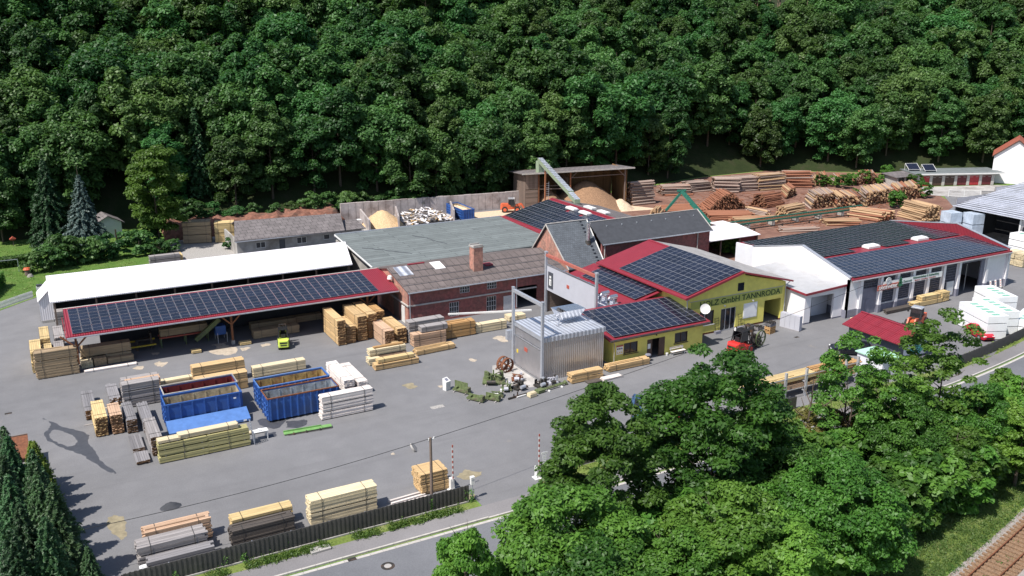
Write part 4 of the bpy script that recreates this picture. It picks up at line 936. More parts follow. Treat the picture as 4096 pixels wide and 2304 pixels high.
mb = MB(); mb.wall('x', 150.6, 150.8, 47.9, 51.6, 0, 2.3, [(48.6,49.8,0,2.0)]); mb.wall('y', 51.4, 51.6, 150.8, 156, 0, 2.3); mb.build('wall', M['concrete'], b)
mb = MB(); mb.slab([(47.7,150.1,2.5),(52.2,150.0,2.5),(52.6,156.2,2.9),(48.8,156.4,2.9)], .1); mb.build('roof', M['old_roof'], b)
mb = MB(); mb.box(48.6,150.7,0,49.8,150.76,2.0); mb.build('door', M['dark_grey'], b)
# ---- concrete retaining wall and bays
b = thing('retaining_wall', 'long concrete retaining wall of upright panels at the foot of the wood', 'wall', (54, 166, 0))
mb = MB(); N = 26
for i in range(N):
    t0, t1 = i/N, (i+1)/N; x0, x1 = 53.6+38.6*t0, 53.6+38.6*t1; y0, y1 = 168.2-4.4*t0, 168.2-4.4*t1; h = 3.5+random.uniform(-.06,.06)
    mb.add([(x0+.03,y0,-.2),(x1-.03,y1,-.2),(x1-.03,y1+.5,-.2),(x0+.03,y0+.5,-.2),(x0+.03,y0,h),(x1-.03,y1,h),(x1-.03,y1+.5,h),(x0+.03,y0+.5,h)], [(3,2,1,0),(4,5,6,7),(0,1,5,4),(1,2,6,5),(2,3,7,6),(3,0,4,7)])
mb.build('panel', M['concrete_pink'], b)
def bay(p, q, h, lab):
    t = thing('bay_wall', lab, 'wall', (p[0], p[1], 0)); mb = MB(); p, q = Vector((*p,0)), Vector((*q,0)); n = 6
    for i in range(n):
        a, c = p+(q-p)*(i/n), p+(q-p)*((i+.97)/n); mb.bar(a+Vector((0,0,h/2-.05)), c+Vector((0,0,h/2-.05)), .3, h)
    mb.build('panel', M['concrete_pink'], t); mb = MB(); mb.bar(p+Vector((0,0,.08)), q+Vector((0,0,.08)), 1.6, .16); mb.build('foot', M['concrete'], t)
bay((55.2,156.4),(57.2,167.2),2.4,'free-standing concrete bay wall on the near side of the wood chip heap')
bay((61.2,157.2),(64.3,166.6),2.4,'concrete bay wall between the chip heap and the scrap wood')
bay((72.4,156.8),(75.6,165.4),2.6,'concrete bay wall between the scrap wood and the small blue skip')
# ---- chip barn
ba = math.degrees(math.atan2(-5.0, 22.0))
b = thing('chip_barn', 'tall open timber barn holding heaps of sawdust and bark', 'barn', (89.6, 159.4, 0), ba)
mb = MB(); mb.slab([(-1,-.8,8.0),(23.4,-.8,8.35),(23.4,9.5,7.4),(-1,9.5,7.0)], .16); rf = L(mb, 'roof', M['old_roof'], b)
mb = MB(); mb.bar((-1,-.85,7.9),(23.4,-.85,8.25),.06,.28); L(mb, 'roof_edge', M['kerb'], rf)
def boards(x0, y0, x1, y1, z0, z1, name, mt, vertical=True):
    mb = MB(); d = Vector((x1-x0, y1-y0, 0)); Ln = d.length; d.normalize()
    if vertical:
        n = int(Ln/.25)
        for i in range(n):
            a = Vector((x0,y0,0))+d*(i*Ln/n); c = Vector((x0,y0,0))+d*((i+.93)*Ln/n); mb.bar(a+Vector((0,0,(z0+z1)/2)), c+Vector((0,0,(z0+z1)/2)), .05, z1-z0-random.uniform(0,.15))
    else:
        n = int((z1-z0)/.28)
        for i in range(n):
            z = z0+(i+.5)*(z1-z0)/n; mb.bar((x0,y0,z), (x1,y1,z), .05, (z1-z0)/n*.93)
    return L(mb, name, mt, b)
boards(0, 0, 2.6, 0, 4.6, 7.7, 'upper_boards', M['old_board']); boards(0, 0, 2.6, 0, .2, 4.5, 'lower_boards', M['old_board'], False)
boards(0, 0.1, 0, 9, .2, 7.3, 'side_wall', M['old_board']); boards(22, 0, 22.3, 9, .2, 7.8, 'end_wall', M['tan_board']); boards(0.1, 9, 22.2, 9, .2, 7.2, 'back_wall', M['tan_board'])
boards(9.6, 1.5, 9.6, 9, .2, 6.5, 'middle_wall', M['old_board'])
for x in (2.8, 9.6, 21.6):
    mb = MB(); mb.box(x-.12,-.1,0,x+.12,.14,7.95); p_ = L(mb, 'post', M['timber'] if x < 20 else M['old_board'], b)
    if 3 < x: 
        mb = MB(); mb.bar((x,.02,6.4),(x-1.6 if x > 20 else x+1.6,.02,7.9),.14); L(mb, 'brace', M['old_board'], p_)
mb = MB(); mb.bar((9.7,.1,6.6),(21.6,.1,6.9),.14); mb.bar((2.9,.1,4.6),(9.5,.1,4.4),.16); mb.bar((2.9,.4,5.2),(9.5,.4,5.0),.12); L(mb, 'cross_beam', M['old_board'], b)
t = thing('scaffold_ladder', 'light metal ladder scaffold against the boarded front of the barn', 'scaffold', (93.0, 157.6, 0), ba)
mb = MB()
for x in (0,.9): mb.bar((x,0,0),(x,0,6.2),.06)
for i in range(14): mb.bar((0,0,.4+i*.42),(.9,0,.4+i*.42),.05)
mb.build('ladder', M['steel'], t, world=False)
def heap(name, lab, cat, cx, cy, rx, ry, h, mt, rot=0, n=22, rough=.12, clip=None):
    mb = MB(); vs = []; fs = []
    for j in range(n+1):
        for i in range(n+1):
            x, y = -1+2*i/n, -1+2*j/n; r = math.hypot(x, y)
            z = h*max(0, 1-r**1.25) + (random.uniform(-rough, rough)*min(1, max(0, 1.05-r)*4))
            if r > 1: z = -.03
            vs.append((x*rx, y*ry, max(z, -.03)))
    for j in range(n):
        for i in range(n): fs.append((j*(n+1)+i, j*(n+1)+i+1, (j+1)*(n+1)+i+1, (j+1)*(n+1)+i))
    mb.v = vs; mb.f = fs; mb.m = [0]*len(fs); mb.t = [.5]*len(fs)
    o = mb.build(name, mt, None, smooth=True); o.location = (cx, cy, .005); o.rotation_euler = (0,0,R(rot)); setp(o, lab, cat, kind='stuff'); return o
heap('wood_chips', 'light golden wood chip heap in the first concrete bay', 'wood chips', 59.6, 161.6, 4.0, 5.2, 3.0, M['chips'], -8)
heap('sawdust_heap', 'tall brown sawdust heap in the open half of the barn', 'sawdust', 103.6, 158.6, 8.2, 8.5, 5.6, M['brown_chips'], ba)
heap('sawdust_heap', 'lower brown sawdust heap in the closed half of the barn behind the posts', 'sawdust', 95.5, 160.2, 4.6, 5.0, 4.0, M['brown_chips'], ba)
heap('sawdust_spill', 'small pale sawdust spill at the corner post of the barn', 'sawdust', 109.0, 153.6, 2.8, 3.2, 2.0, M['sawdust'], 0)
heap('sawdust_spill', 'pale sawdust spill beside the orange loader at the barn wall', 'sawdust', 91.8, 160.0, 1.8, 2.4, 1.2, M['chips'], 0)
heap('asphalt_pile', 'small black heap of asphalt in the open front yard', 'asphalt pile', 7.15, 70.9, .85, .6, .42, M['felt'], 0, 14, .05)
mb = MB()
for i in range(330):
    x, y = random.uniform(63.6,73.2), random.uniform(157.6,165.4); z = max(.15, 2.0*(1-((x-68.5)/5.4)**2)*(.55+.45*(y-157)/8))*random.uniform(.6,1)
    a, e = random.uniform(0, 6.3), random.uniform(-.35,.35); l = random.uniform(.5, 2.4); d = Vector((math.cos(a)*math.cos(e), math.sin(a)*math.cos(e), math.sin(e)))*l/2
    c = Vector((x,y,z)); mb.bar(c-d, c+d, random.uniform(.1,.4), random.uniform(.04,.14), random.choice((0,0,0,1,2,3)))
o = mb.build('wood_scrap', [M['white_wall'], M['w_fresh'], M['w_grey'], M['w_dark']]); setp(o, 'jumbled scrap wood and white offcuts in the middle bay', 'scrap wood', kind='stuff')
# ---- chip conveyor to the barn
t = thing('chip_conveyor', 'pale green chip conveyor sloping from the rear solar hall to the barn roof', 'conveyor', (86, 134.5, 0))
A_, B_ = Vector((85.6,133.6,7.0)), Vector((92.9,159.4,10.3))
mid = A_+(B_-A_)*.16
mb = MB(); mb.bar(A_, mid, 1.0, .75); mb.bar(mid+Vector((0,0,.22)), B_+Vector((0,0,.1)), 1.0, .75); ca = mb.build('casing', M['pale_green'], t)
mb = MB()
for i in range(20):
    a = mid+(B_-mid)*(i/20)+Vector((0,0,.64)); c = mid+(B_-mid)*((i+.93)/20)+Vector((0,0,.56)); mb.bar(a, c, .98, .05)
for i in range(4):
    a = A_+(mid-A_)*(i/4)+Vector((0,0,.42)); c = A_+(mid-A_)*((i+.9)/4)+Vector((0,0,.42)); mb.bar(a, c, .98, .05)
mb.build('cover_plates', M['alu_roof'], ca)
mb = MB(); mb.box(92.3,158.8,7.6,93.5,160.0,10.2); mb.build('drop_chute', M['pale_green'], t)
mb = MB(); mb.box(91.7,155.2,0,91.95,155.45,9.7); mb.build('support_post', M['timber'], t)
# ---- garden shed, fences
b = thing('garden_house', 'small white garden house half hidden behind the blue spruce', 'garden house', (10.5, 174, 0), 8)
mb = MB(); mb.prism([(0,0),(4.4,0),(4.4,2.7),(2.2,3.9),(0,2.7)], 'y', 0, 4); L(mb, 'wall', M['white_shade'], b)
mb = MB(); mb.slab([(-.5,-.4,2.65),(2.2,-.4,4.1),(2.2,4.4,4.1),(-.5,4.4,2.65)], .12); mb.slab([(2.2,-.4,4.1),(4.9,-.4,2.65),(4.9,4.4,2.65),(2.2,4.4,4.1)], .12); L(mb, 'roof', M['old_roof'], b)
f = thing('yard_fence', 'long dark corrugated sheet fence along the pavement', 'fence', (3, 60.3, 0))
mb = MB(); x = 2.4; k = 0
while x < 28.7:
    mb.box(x, 60.22+(.05 if k % 2 else 0), .05, x+.17, 60.27+(.05 if k % 2 else 0), 1.5+random.uniform(-.015,.015)); x += .17; k += 1
sh = mb.build('fence_sheet', M['fence_metal'], f)
mb = MB(); mb.box(2.4,60.14,0,28.7,60.22,.12); mb.build('plinth_board', M['concrete'], f)
for i in range(10):
    mb = MB(); mb.box(2.6+i*2.88,60.33,0,2.68+i*2.88,60.41,1.45); mb.build('fence_post', M['steel'], f)
f = thing('side_fence', 'dark slatted fence beside the road below the white lumber packs', 'fence', (96, 61.8, 0))
mb = MB(); x = 90.0
while x < 140: mb.box(x, road_y(x)+2.4+.08, 0, x+.24, road_y(x)+2.45+.08, 1.35+random.uniform(-.03,.03)); x += .27
mb.build('slat', M['fence_metal'], f)
f = thing('entrance_fence', 'dark slatted fence half hidden behind the maples at the entrance', 'fence', (50, 61.4, 0))
mb = MB(); x = 36.2
while x < 66: mb.box(x, 61.3, 0, x+.24, 61.36, 1.3+random.uniform(-.03,.03)); x += .27
mb.build('slat', M['fence_metal'], f)
f = thing('picket_fence', 'curved white picket fence at the corner of the garden', 'fence', (-4, 136.5, 0))
mb = MB(); pts = [(-12,129.6),(-9,132.2),(-6.5,134.6),(-4.4,136.6),(-2.4,138.6),(-.6,140.2)]
for (x0,y0),(x1,y1) in zip(pts, pts[1:]):
    n = 14
    for i in range(n): t_ = i/n; x, y = x0+(x1-x0)*t_, y0+(y1-y0)*t_; mb.box(x-.05,y-.02,.05,x+.06,y+.02,1.05)
pk = mb.build('picket', M['frame_white'], f)
mb = MB()
for (x0,y0),(x1,y1) in zip(pts, pts[1:]):
    for z in (.3,.8): mb.bar((x0,y0+.04,z),(x1,y1+.04,z),.03,.08)
mb.build('fence_rail', M['frame_white'], f)
f = thing('mesh_gate', 'wide white-framed sliding gate in front of the garages', 'gate', (181, 130, 0), -43)
mb = MB()
for x in (0,3.2,6.4): mb.box(x-.06,-.06,0,x+.06,.06,1.7)
for z in (.2,1.55): mb.box(0,-.04,z,6.4,.04,z+.08)
L(mb, 'gate_frame', M['frame_white'], f)
mb = MB()
for i in range(40): mb.box(.1+i*.158,-.015,.28,.13+i*.158,.015,1.55)
L(mb, 'gate_mesh', M['steel'], f)
f = thing('bar_fence', 'dark vertical bar fence next to the white-framed gate', 'fence', (185.9, 125.4, 0), -40)
mb = MB()
for i in range(46): mb.box(i*.15,-.02,0,i*.15+.06,.02,1.6)
mb.box(-.05,-.04,1.55,7,.04,1.65); L(mb, 'fence_bar', M['dark_grey'], f)
# kiosk with red roof
b = thing('red_roof_kiosk', 'dark grey kiosk with red profiled gable roof by the road entrance', 'kiosk', (86.5, 66, 0))
mb = MB(); mb.wall('x', 65.6, 65.75, 86.2, 91.2, 0, 2.5); mb.wall('y', 86.2, 86.35, 65.75, 72.8, 0, 2.5); mb.wall('x', 72.65, 72.8, 86.35, 91.2, 0, 2.5); mb.wall('y', 91.05, 91.2, 65.75, 72.65, 0, 2.5)
mb.prism([(86.2,2.5),(91.2,2.5),(88.7,3.25)], 'y', 65.6, 65.75); mb.build('wall', M['kiosk_grey'], b)
mb = MB(); mb.slab([(85.5,64.9,2.4),(85.5,73.3,2.4),(88.7,73.3,3.45),(88.7,64.9,3.45)], .1); mb.slab([(88.7,64.9,3.45),(88.7,73.3,3.45),(91.9,73.3,2.4),(91.9,64.9,2.4)], .1); rf = mb.build('roof', M['red_y'], b)
mb = MB()
for i in range(28): y = 64.95+i*.305; mb.bar((85.5,y,2.42),(88.7,y,3.47),.06,.05); mb.bar((88.7,y,3.47),(91.9,y,2.42),.06,.05)
mb.bar((88.7,64.88,3.5),(88.7,73.32,3.5),.3,.06); mb.bar((87.1,64.9,2.96),(87.1,73.3,2.96),.05,.05); mb.build('roof_ribs', M['red'], rf)
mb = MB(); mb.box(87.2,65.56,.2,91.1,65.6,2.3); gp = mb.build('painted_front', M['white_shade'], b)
mb = MB()
for cx, cz, r in ((88.6,1.0,.42),(89.4,1.25,.5),(90.2,1.0,.42),(89.0,.7,.35),(89.9,.7,.38)): mb.cyl((cx,65.56,cz),(cx,65.55-.004*r,cz),r,n=16)
gr = mb.build('graffiti', M['graffiti'], gp)
mb = MB()
for k in range(9): a, c = random.uniform(88.2,90.4), random.uniform(.6,1.5); mb.bar((a,65.54,c),(a+random.uniform(.2,.5),65.54,c+random.uniform(-.4,.4)),.02,.06)
mb.build('graffiti_line', M['kiosk_grey'], gr)
b = thing('mint_container', 'low white container with a mint green lid behind the lumber rack', 'container', (82, 65, 0))
mb = MB(); mb.box(80.6,63.0,0,83.3,66.5,1.9); mb.build('wall', M['white_shade'], b); mb = MB(); mb.box(80.4,62.8,1.9,83.5,66.7,2.02); mb.build('lid', M['mint'], b)
# ------------------------------------------------------------------ lumber
def pack(lab, x, y, lx, ly, h, z=0, rot=0, pal='fresh', lh=.11, bw=.2, straps=2, ragged=.06, group='sawn timber packs in the yard', name='lumber_pack', bear=True, end=None, top=None):
    t = thing(name, lab, 'timber', (x, y, z), rot, group)
    rnd = random.Random(hash(lab) % 99991 if False else sum(map(ord, lab)))
    z0 = .1 if bear else 0.0
    mb = MB(); n = max(1, round((h-z0)/lh)); dh = (h-z0)/n; nb = max(1, round(ly/bw)); db = ly/nb
    for j in range(n):
        sh = rnd.uniform(-.03, .03); ltone = rnd.uniform(.15, .85); off = rnd.uniform(-.02, .02)
        for k in range(nb):
            a, c = rnd.uniform(-ragged, ragged*.3)+sh, rnd.uniform(-ragged*.3, ragged)+sh
            mb.box(a, k*db+.008+off, z0+j*dh, lx+c, (k+1)*db-.008+off, z0+(j+1)*dh-.018, 0, min(1, max(0, ltone*.6+rnd.uniform(0, .4))))
            mb.m[-2] = mb.m[-4+0] if False else 0
            # the sawn ends
            mb.m[-1] = 1; mb.m[-3] = 1
    if top:   # loose boards on the top
        for k in range(nb):
            if rnd.random() < .5: mb.box(rnd.uniform(0,.4), k*db+.02, h-.01, lx*rnd.uniform(.6,1), (k+1)*db-.02, h+.06, 0, rnd.random())
    mb.build('boards', [M['w_'+pal], M['end_dark'] if end else M['w_'+pal]], t, world=False, fix=False)
    if bear:
        for i in range(3):
            u = lx*(.12+.38*i); b = MB(); b.box(u-.05, .02, 0, u+.05, ly-.02, .1, 0, .4); b.build('bearer', M['w_grey2'], t, world=False)
    for i in range(straps):
        u = lx*(.5 if straps == 1 else .17+.66*i/(straps-1)); b = MB()
        b.box(u-.018, -.03, z0-.01, u+.018, -.015, h+.012); b.box(u-.018, ly+.015, z0-.01, u+.018, ly+.03, h+.012); b.box(u-.018, -.03, h+.006, u+.018, ly+.03, h+.02)
        b.build('strap', M['strap'], t, world=False)
    return t
def packB(lab, x, y, wd, ln, h, **k):   # a pack that points away from the road
    return pack(lab, x+wd, y, ln, wd, h, rot=90+k.pop('tw', 0), **k)
def tower(x, y, lx, ly, hs, labs, rot=0, **k):
    z = 0
    for h, lb in zip(hs, labs): pack(lb, x+random.uniform(-.06,.06), y, lx, ly, h, z=z, rot=rot, **k); z += h+.005
def towerB(x, y, wd, ln, hs, labs, **k):
    z = 0
    for h, lb in zip(hs, labs): packB(lb, x+random.uniform(-.04,.04), y, wd, ln, h, z=z, **k); z += h+.005
# left end of the solar shed
tower(-1.3, 105.9, 4.1, 1.15, (1.0,1.05,1.0), ('grey-edged bottom pack of the tall stack at the left corner post','tan middle pack of the tall stack at the left corner post','tan topmost pack of the tall stack at the left corner post'), pal='dim', straps=2, lh=.09, ragged=.12, top=True)
towerB(-1.65, 108.2, 1.1, 4.6, (1.3,1.2), ('lower yellow pack at the far left behind the tall corner stack','upper yellow pack at the far left behind the tall corner stack'), pal='yellow')
towerB(-.45, 108.4, 1.0, 3.9, (1.1,.9), ('lower yellow pack between the far-left pack and the red roof','upper short yellow pack between the far-left pack and the red roof'), pal='yellow')
towerB(-.5, 112.6, 1.0, 4.8, (1.3,1.2), ('lower yellow pack nearest the white shed wall','upper yellow pack nearest the white shed wall'), pal='yellow')
towerB(.75, 108.4, 1.05, 3.9, (1.1,1.0), ('lower weathered grey pack beside the red roof edge','upper weathered grey pack beside the red roof edge'), pal='grey')
towerB(1.0, 112.6, 1.0, 4.7, (1.2,1.2), ('lower grey pack behind its grey twin at the roof edge','upper grey pack behind its grey twin at the roof edge'), pal='grey')
# under the solar roof
tower(3.35, 108.0, 5.2, 1.3, (1.0,1.1), ('dark lower pack in shade under the left end of the solar roof','dark upper pack in shade under the left end of the solar roof'), pal='dim')
pack('low dark pack on the ground in front of the shaded twin packs', 6.0, 107.3, 2.7, .7, .75, pal='dim', straps=1)
packB('short pale cube of slats standing in the sun by the corner post', 3.2, 107.1, 1.2, 1.5, .95, pal='pale', straps=1)
packB('grey-green cube of slats beside the sunlit pale cube', 4.55, 107.2, 1.3, 1.5, 1.0, pal='dim', straps=1)
pack('single flat white plank bundle on the ground before the shed', 3.4, 105.6, 5.4, .6, .26, pal='white', straps=2, bear=False, lh=.13, bw=.3)
pack('low pack behind the lime forklift in the shed', 22.6, 107.9, 5.6, 1.2, 1.05, pal='dim')
pack('pack lying deeper in the shed behind the lime forklift', 23.0, 111.0, 5.6, 1.2, 1.0, pal='dim', z=0)
pack('thin board bundle in the dark shed near the brick wall', 28.2, 111.6, 4.0, 1.0, .9, pal='dim')
pack('wide grey pack on the red rack in the dark middle of the shed', 12.2, 110.2, 5.4, 1.3, .95, z=1.3, pal='dim')
t = thing('storage_rack', 'red beam rack carrying a grey pack in the middle of the shed', 'rack', (12, 110, 0))
mb = MB(); mb.box(12,110.1,1.15,17.8,110.35,1.3); mb.box(12,111.3,1.15,17.8,111.5,1.3); mb.build('beam', M['sign_red'], t)
for x in (12.2,15,17.6):
    mb = MB(); mb.box(x-.06,110.15,0,x+.06,110.28,1.15); mb.box(x-.06,111.32,0,x+.06,111.45,1.15); mb.build('leg', M['machine'], t)
t = thing('saw_machine', 'dark machine with yellow bars and an upright frame in the shed', 'machine', (8.6, 110.5, 0))
mb = MB(); mb.box(8.6,110.2,.5,11.6,110.4,.65); mb.box(8.6,111.2,.9,11.6,111.35,1.05); mb.build('yellow_bar', M['yellow_paint'], t)
mb = MB(); mb.box(9.4,110.4,0,9.6,111.2,1.2); mb.box(11.0,110.4,0,11.2,111.2,2.0); mb.box(9.4,110.6,1.1,11.2,111.0,1.3); mb.build('machine_body', M['machine_dark'], t)
t = thing('sawdust_chute', 'dark green slanted chute over a blue bin beside the shed post', 'chute', (17.6, 109.4, 0))
mb = MB(); mb.bar((16.0,109.4,.6),(18.9,109.2,2.9),.5); mb.build('chute_tube', M['machine'], t)
mb = MB(); mb.box(18.4,109.4,.8,19.6,110.6,1.9); mb.build('bin', M['blue'], t)
mb = MB()
for x in (18.45,19.55):
    for y in (108.6,110.4): mb.bar((x,y,0),(x,y,1.3),.05)
mb.build('bin_stand', M['steel'], t)
pack('small stack of boards on the ground at the shed post', 20.6, 106.4, 1.3, .8, .4, pal='yellow', straps=0)
pack('small yellow pallet stack to the left of the shed post', 15.0, 106.2, 1.0, .8, .4, pal='yellow', straps=0)
for i, (x, y) in enumerate(((6,122.5),(12,123),(18,122.6),(24,123),(31,122.8))):
    pack(('weathered','old grey','dim','dusty','stacked grey')[i]+' pack in the dark of the white-roofed shed, bay '+('one','two','three','four','five')[i]+' from its open end', x-4.5, y, 5, 1.4, 2.6 if i == 0 else 1.9, pal='grey' if i < 2 else 'dim', straps=0, lh=.16)
# grey and yellow packs at the open yard (pointing away)
packB('low weathered pack at the outer left of the grey row', 2.5, 92.1, 1.05, 5.4, 1.05, pal='grey2', end=True, ragged=.12)
towerB(3.05, 87.5, 1.1, 4.5, (.95,1.0), ('dark-ended bottom pack under the fresh yellow top','fresh yellow top pack with dark ragged ends, left of the grey row'), pal='yellow', end=True, ragged=.1)
towerB(4.45, 87.4, 1.05, 3.1, (1.0,1.0), ('bottom pack with dark ends below the brown-striped grey one','grey pack with brown stripes on top of the second tower'), pal='pink', end=True, ragged=.1)
towerB(5.75, 86.95, .95, 4.6, (.7,.7), ('dark bottom pack of the third tower in the grey row','blue-grey weathered top pack of the third tower in the grey row'), pal='grey2', end=True, ragged=.12)
packB('untidy bundle of grey slabs behind the towers of the grey row', 4.95, 94.8, 1.05, 4.2, .75, pal='grey2', end=True, ragged=.4, lh=.15, bw=.17)
packB('long warped dark-grey boards beside the container of red inside', 7.1, 86.2, 1.0, 5.0, 1.2, pal='grey2', end=True, ragged=.3, lh=.14)
towerB(7.15, 80.85, 1.0, 4.6, (.95,.95), ('lower pack beneath the pale grey one by the green-tinted stack','pale grey weathered pack by the green-tinted stack'), pal='grey', end=True, ragged=.1)
packB('flat grey boards on the ground nearer the green-tinted stack', 5.65, 79.75, 1.15, 2.0, .38, pal='grey2', end=True, ragged=.1, straps=0)
packB('flat grey boards on the ground behind another flat grey pile', 5.65, 82.4, 1.05, 3.1, .42, pal='grey2', end=True, ragged=.12, straps=0)
for i, (y, x) in enumerate(((90.8,2.2),(94.3,3.0),(89.3,3.6))):
    pack(('loose plank on the asphalt across the grey row','loose pale plank behind the grey slabs','loose plank sticking out between the yellow and grey towers')[i], x, y, 3.4, .14, .08, pal='pale' if i == 1 else 'grey', straps=0, bear=False, name='loose_plank', group='loose planks lying in the yard')
tower(6.4, 97.6, 3.6, 1.0, (.9,.55), ('lower grey pack at the back of the grey row','upper grey pack at the back of the grey row'), pal='grey')
tower(6.1, 93.3, 3.5, 1.2, (.85,.9,.8), ('bottom grey pack left of the red-lined container','middle grey pack left of the red-lined container','pinkish grey top pack left of the red-lined container'), pal='grey')
tower(6.7, 95.6, 3.3, 1.1, (.95,.95), ('lower pinkish pack squeezed between two grey stacks','upper pinkish pack squeezed between two grey stacks'), pal='pink')
pack('long pale strip pack behind the red-lined container', 9.9, 96.6, 3.9, .8, .98, pal='pale')
tower(13.4, 95.6, 5.4, 1.2, (1.1,1.2), ('lower orange pack behind the blue containers','upper orange pack with a sunlit yellow top behind the blue containers'), pal='fresh')
pack('yellow pack between the red-lined container and the orange stack', 13.2, 92.9, 5.2, 1.2, 1.9, pal='fresh')
pack('long pale yellow pack behind the two-coloured blue container', 19.6, 95.4, 5.8, 1.0, 1.15, pal='pale')
tower(7.5, 79.0, 4.2, .95, (.62,.62,.6), ('green-tinted bottom pack of the impregnated stack','green-tinted second pack of the impregnated stack','green-tinted third pack of the impregnated stack'), pal='green', lh=.12, straps=1, ragged=.05)
tower(11.7, 79.0, 3.7, .95, (.62,.62,.6), ('green-tinted bottom pack next to the ladder','green-tinted second pack next to the ladder','green-tinted third pack next to the ladder'), pal='green', lh=.12, straps=1, ragged=.05)
pack('short yellow top pack on the left end of the green-tinted stack', 7.5, 79.05, 1.9, .85, .35, z=1.86, pal='pale', straps=1)
pack('long yellow top pack along the green-tinted stack', 9.3, 79.15, 5.2, .85, .5, z=1.86, pal='pale', straps=2)
t = thing('ladder', 'short aluminium ladder leaning on the end of the green-tinted stack', 'ladder', (15.55, 78.9, 0))
mb = MB()
for y in (0,.42): mb.bar((.25,y,0),(0,y,2.5),.06)
for i in range(8): f_ = (i+.6)/8; mb.bar((.25-.25*f_,0,2.5*f_),(.25-.25*f_,.42,2.5*f_),.04)
mb.build('ladder_frame', M['steel'], t, world=False)
t = thing('work_bench', 'small white work table with clutter at the end of the green-tinted stack', 'bench', (16.6, 80.0, 0))
mb = MB(); mb.box(-.7,-.35,.8,.7,.35,.86); mb.build('table_top', M['frame_white'], t, world=False)
for x, y in ((-.6,-.28),(.6,-.28),(.6,.28),(-.6,.28)): mb = MB(); mb.box(x-.04,y-.04,0,x+.04,y+.04,.8); mb.build('leg', M['frame_white'], t, world=False)
mb = MB(); mb.box(-.2,-.2,.86,.1,.15,1.0); mb.box(.25,-.1,.86,.55,.2,.94); mb.build('papers', M['wrap'], t, world=False)
pack('two long pale beams lying beyond the work table', 14.3, 81.3, 3.0, .5, .26, rot=-3, pal='pale', straps=0, lh=.26, bw=.25)
t = thing('green_beam', 'long green steel chute lying on the yard before the white packs', 'steel chute', (18.7, 79.5, 0), -5)
mb = MB(); mb.box(0,0,.08,3.6,.55,.16); mb.box(0,.5,.08,3.6,.58,.3); mb.box(3.62,0,.1,4.55,.58,.2); mb.build('chute_plate', M['green_paint'], t, world=False)
mb = MB(); mb.bar((.3,-.1,.12),(4.5,-.1,.12),.07); 
for x in (.9,2.1,3.4): mb.cyl((x,-.16,.1),(x,.1,.1),.09)
mb.build('chute_rail', M['machine_dark'], t, world=False)
# white packs
tower(22.95, 81.1, 5.2, 1.0, (.8,.8,.85), ('white bottom pack of the stack right of the blue containers','white middle pack of the stack right of the blue containers','white top pack of the stack right of the blue containers'), pal='white', lh=.09)
towerB(26.7, 85.8, 1.15, 6.1, (.9,.9), ('lower white pack pointing away behind the white stack','higher white pack pointing away behind the white stack'), pal='white', lh=.1, bw=.3)
towerB(28.2, 85.6, 1.05, 6.0, (.72,.72), ('bottom white pack of the lower pair pointing away','top white pack of the lower pair pointing away'), pal='white', lh=.1, bw=.3)
# tall yellow packs before the brick building
towerB(30.95, 100.85, 1.05, 5.8, (1.05,1.05,1.08), ('bottom pack of the leftmost tall yellow tower before the brick building','middle pack of the leftmost tall yellow tower before the brick building','top pack of the leftmost tall yellow tower before the brick building'), pal='fresh', end=True)
towerB(32.15, 101.0, 1.15, 4.2, (1.1,1.1), ('bottom pack of the low yellow tower between two tall ones','top pack of the low yellow tower between two tall ones'), pal='fresh', end=True)
towerB(33.6, 101.2, 1.2, 5.6, (1.05,1.05,1.08), ('bottom pack of the second tall yellow tower','middle pack of the second tall yellow tower','top pack of the second tall yellow tower'), pal='fresh', end=True)
towerB(35.1, 101.6, 1.15, 5.6, (1.05,1.05,1.08), ('bottom pack of the third tall yellow tower','middle pack of the third tall yellow tower','top pack of the third tall yellow tower'), pal='fresh', end=True)
towerB(36.8, 103.2, 1.05, 3.8, (1.4,1.4), ('lower orange pack of the tower under the red roof corner','upper orange pack with white foil on top under the red roof corner'), pal='orange', end=True)
towerB(35.65, 97.5, 1.2, 4.6, (1.05,1.1), ('lower pack of the pinkish tower before the brick building','pinkish upper pack with reddish ends before the brick building'), pal='pink', end=True)
towerB(37.4, 97.9, 1.2, 4.9, (1.0,1.05), ('lower pack of the yellow tower next to the pinkish one','upper pack of the yellow tower next to the pinkish one'), pal='fresh', end=True)
packB('small square offcut stack in front of the pinkish tower', 36.3, 96.0, .9, 1.3, .8, pal='fresh', end=True)
tower(38.8, 96.0, 4.2, 1.2, (.8,.8), ('tan bottom pack of the stack below the grey-pink packs','tan upper pack of the stack below the grey-pink packs'), pal='pink')
tower(38.9, 97.6, 4.6, 1.3, (.9,.9,.9), ('bottom pack of the grey-pink stack at the brick wall','middle pack of the grey-pink stack at the brick wall','top pack of the grey-pink stack at the brick wall'), pal='grey')
pack('grey-pink short pack on top in front of the brick wall', 39.9, 96.15, 3.4, 1.05, .75, z=1.62, pal='grey')
tower(43.4, 96.8, 3.9, 1.3, (.95,.95), ('brown bottom pack of the orange stack at the brick wall','bright orange top pack of the stack at the brick wall'), pal='orange', ragged=.15, top=True)
pack('pale strip pack at the far end of the brick wall stacks', 47.6, 97.0, 4.3, 1.0, 1.15, pal='pale')
t = thing('long_white_beam', 'long thin white beam slanting over the strip packs by the brick wall', 'beam', (45.5, 99.0, 0))
mb = MB(); mb.bar((45.4,100.6,1.9),(55.3,96.6,2.1),.2); mb.build('beam', M['frame_white'], t)
pack('small pile of boards at the opening of the brick building', 53.4, 99.0, 2.4, 1.4, .8, pal='pale', straps=1)
pack('white-ended bottom pack at the left of the low packs', 32.0, 92.8, 1.3, 1.1, .85, pal='pale', straps=0)
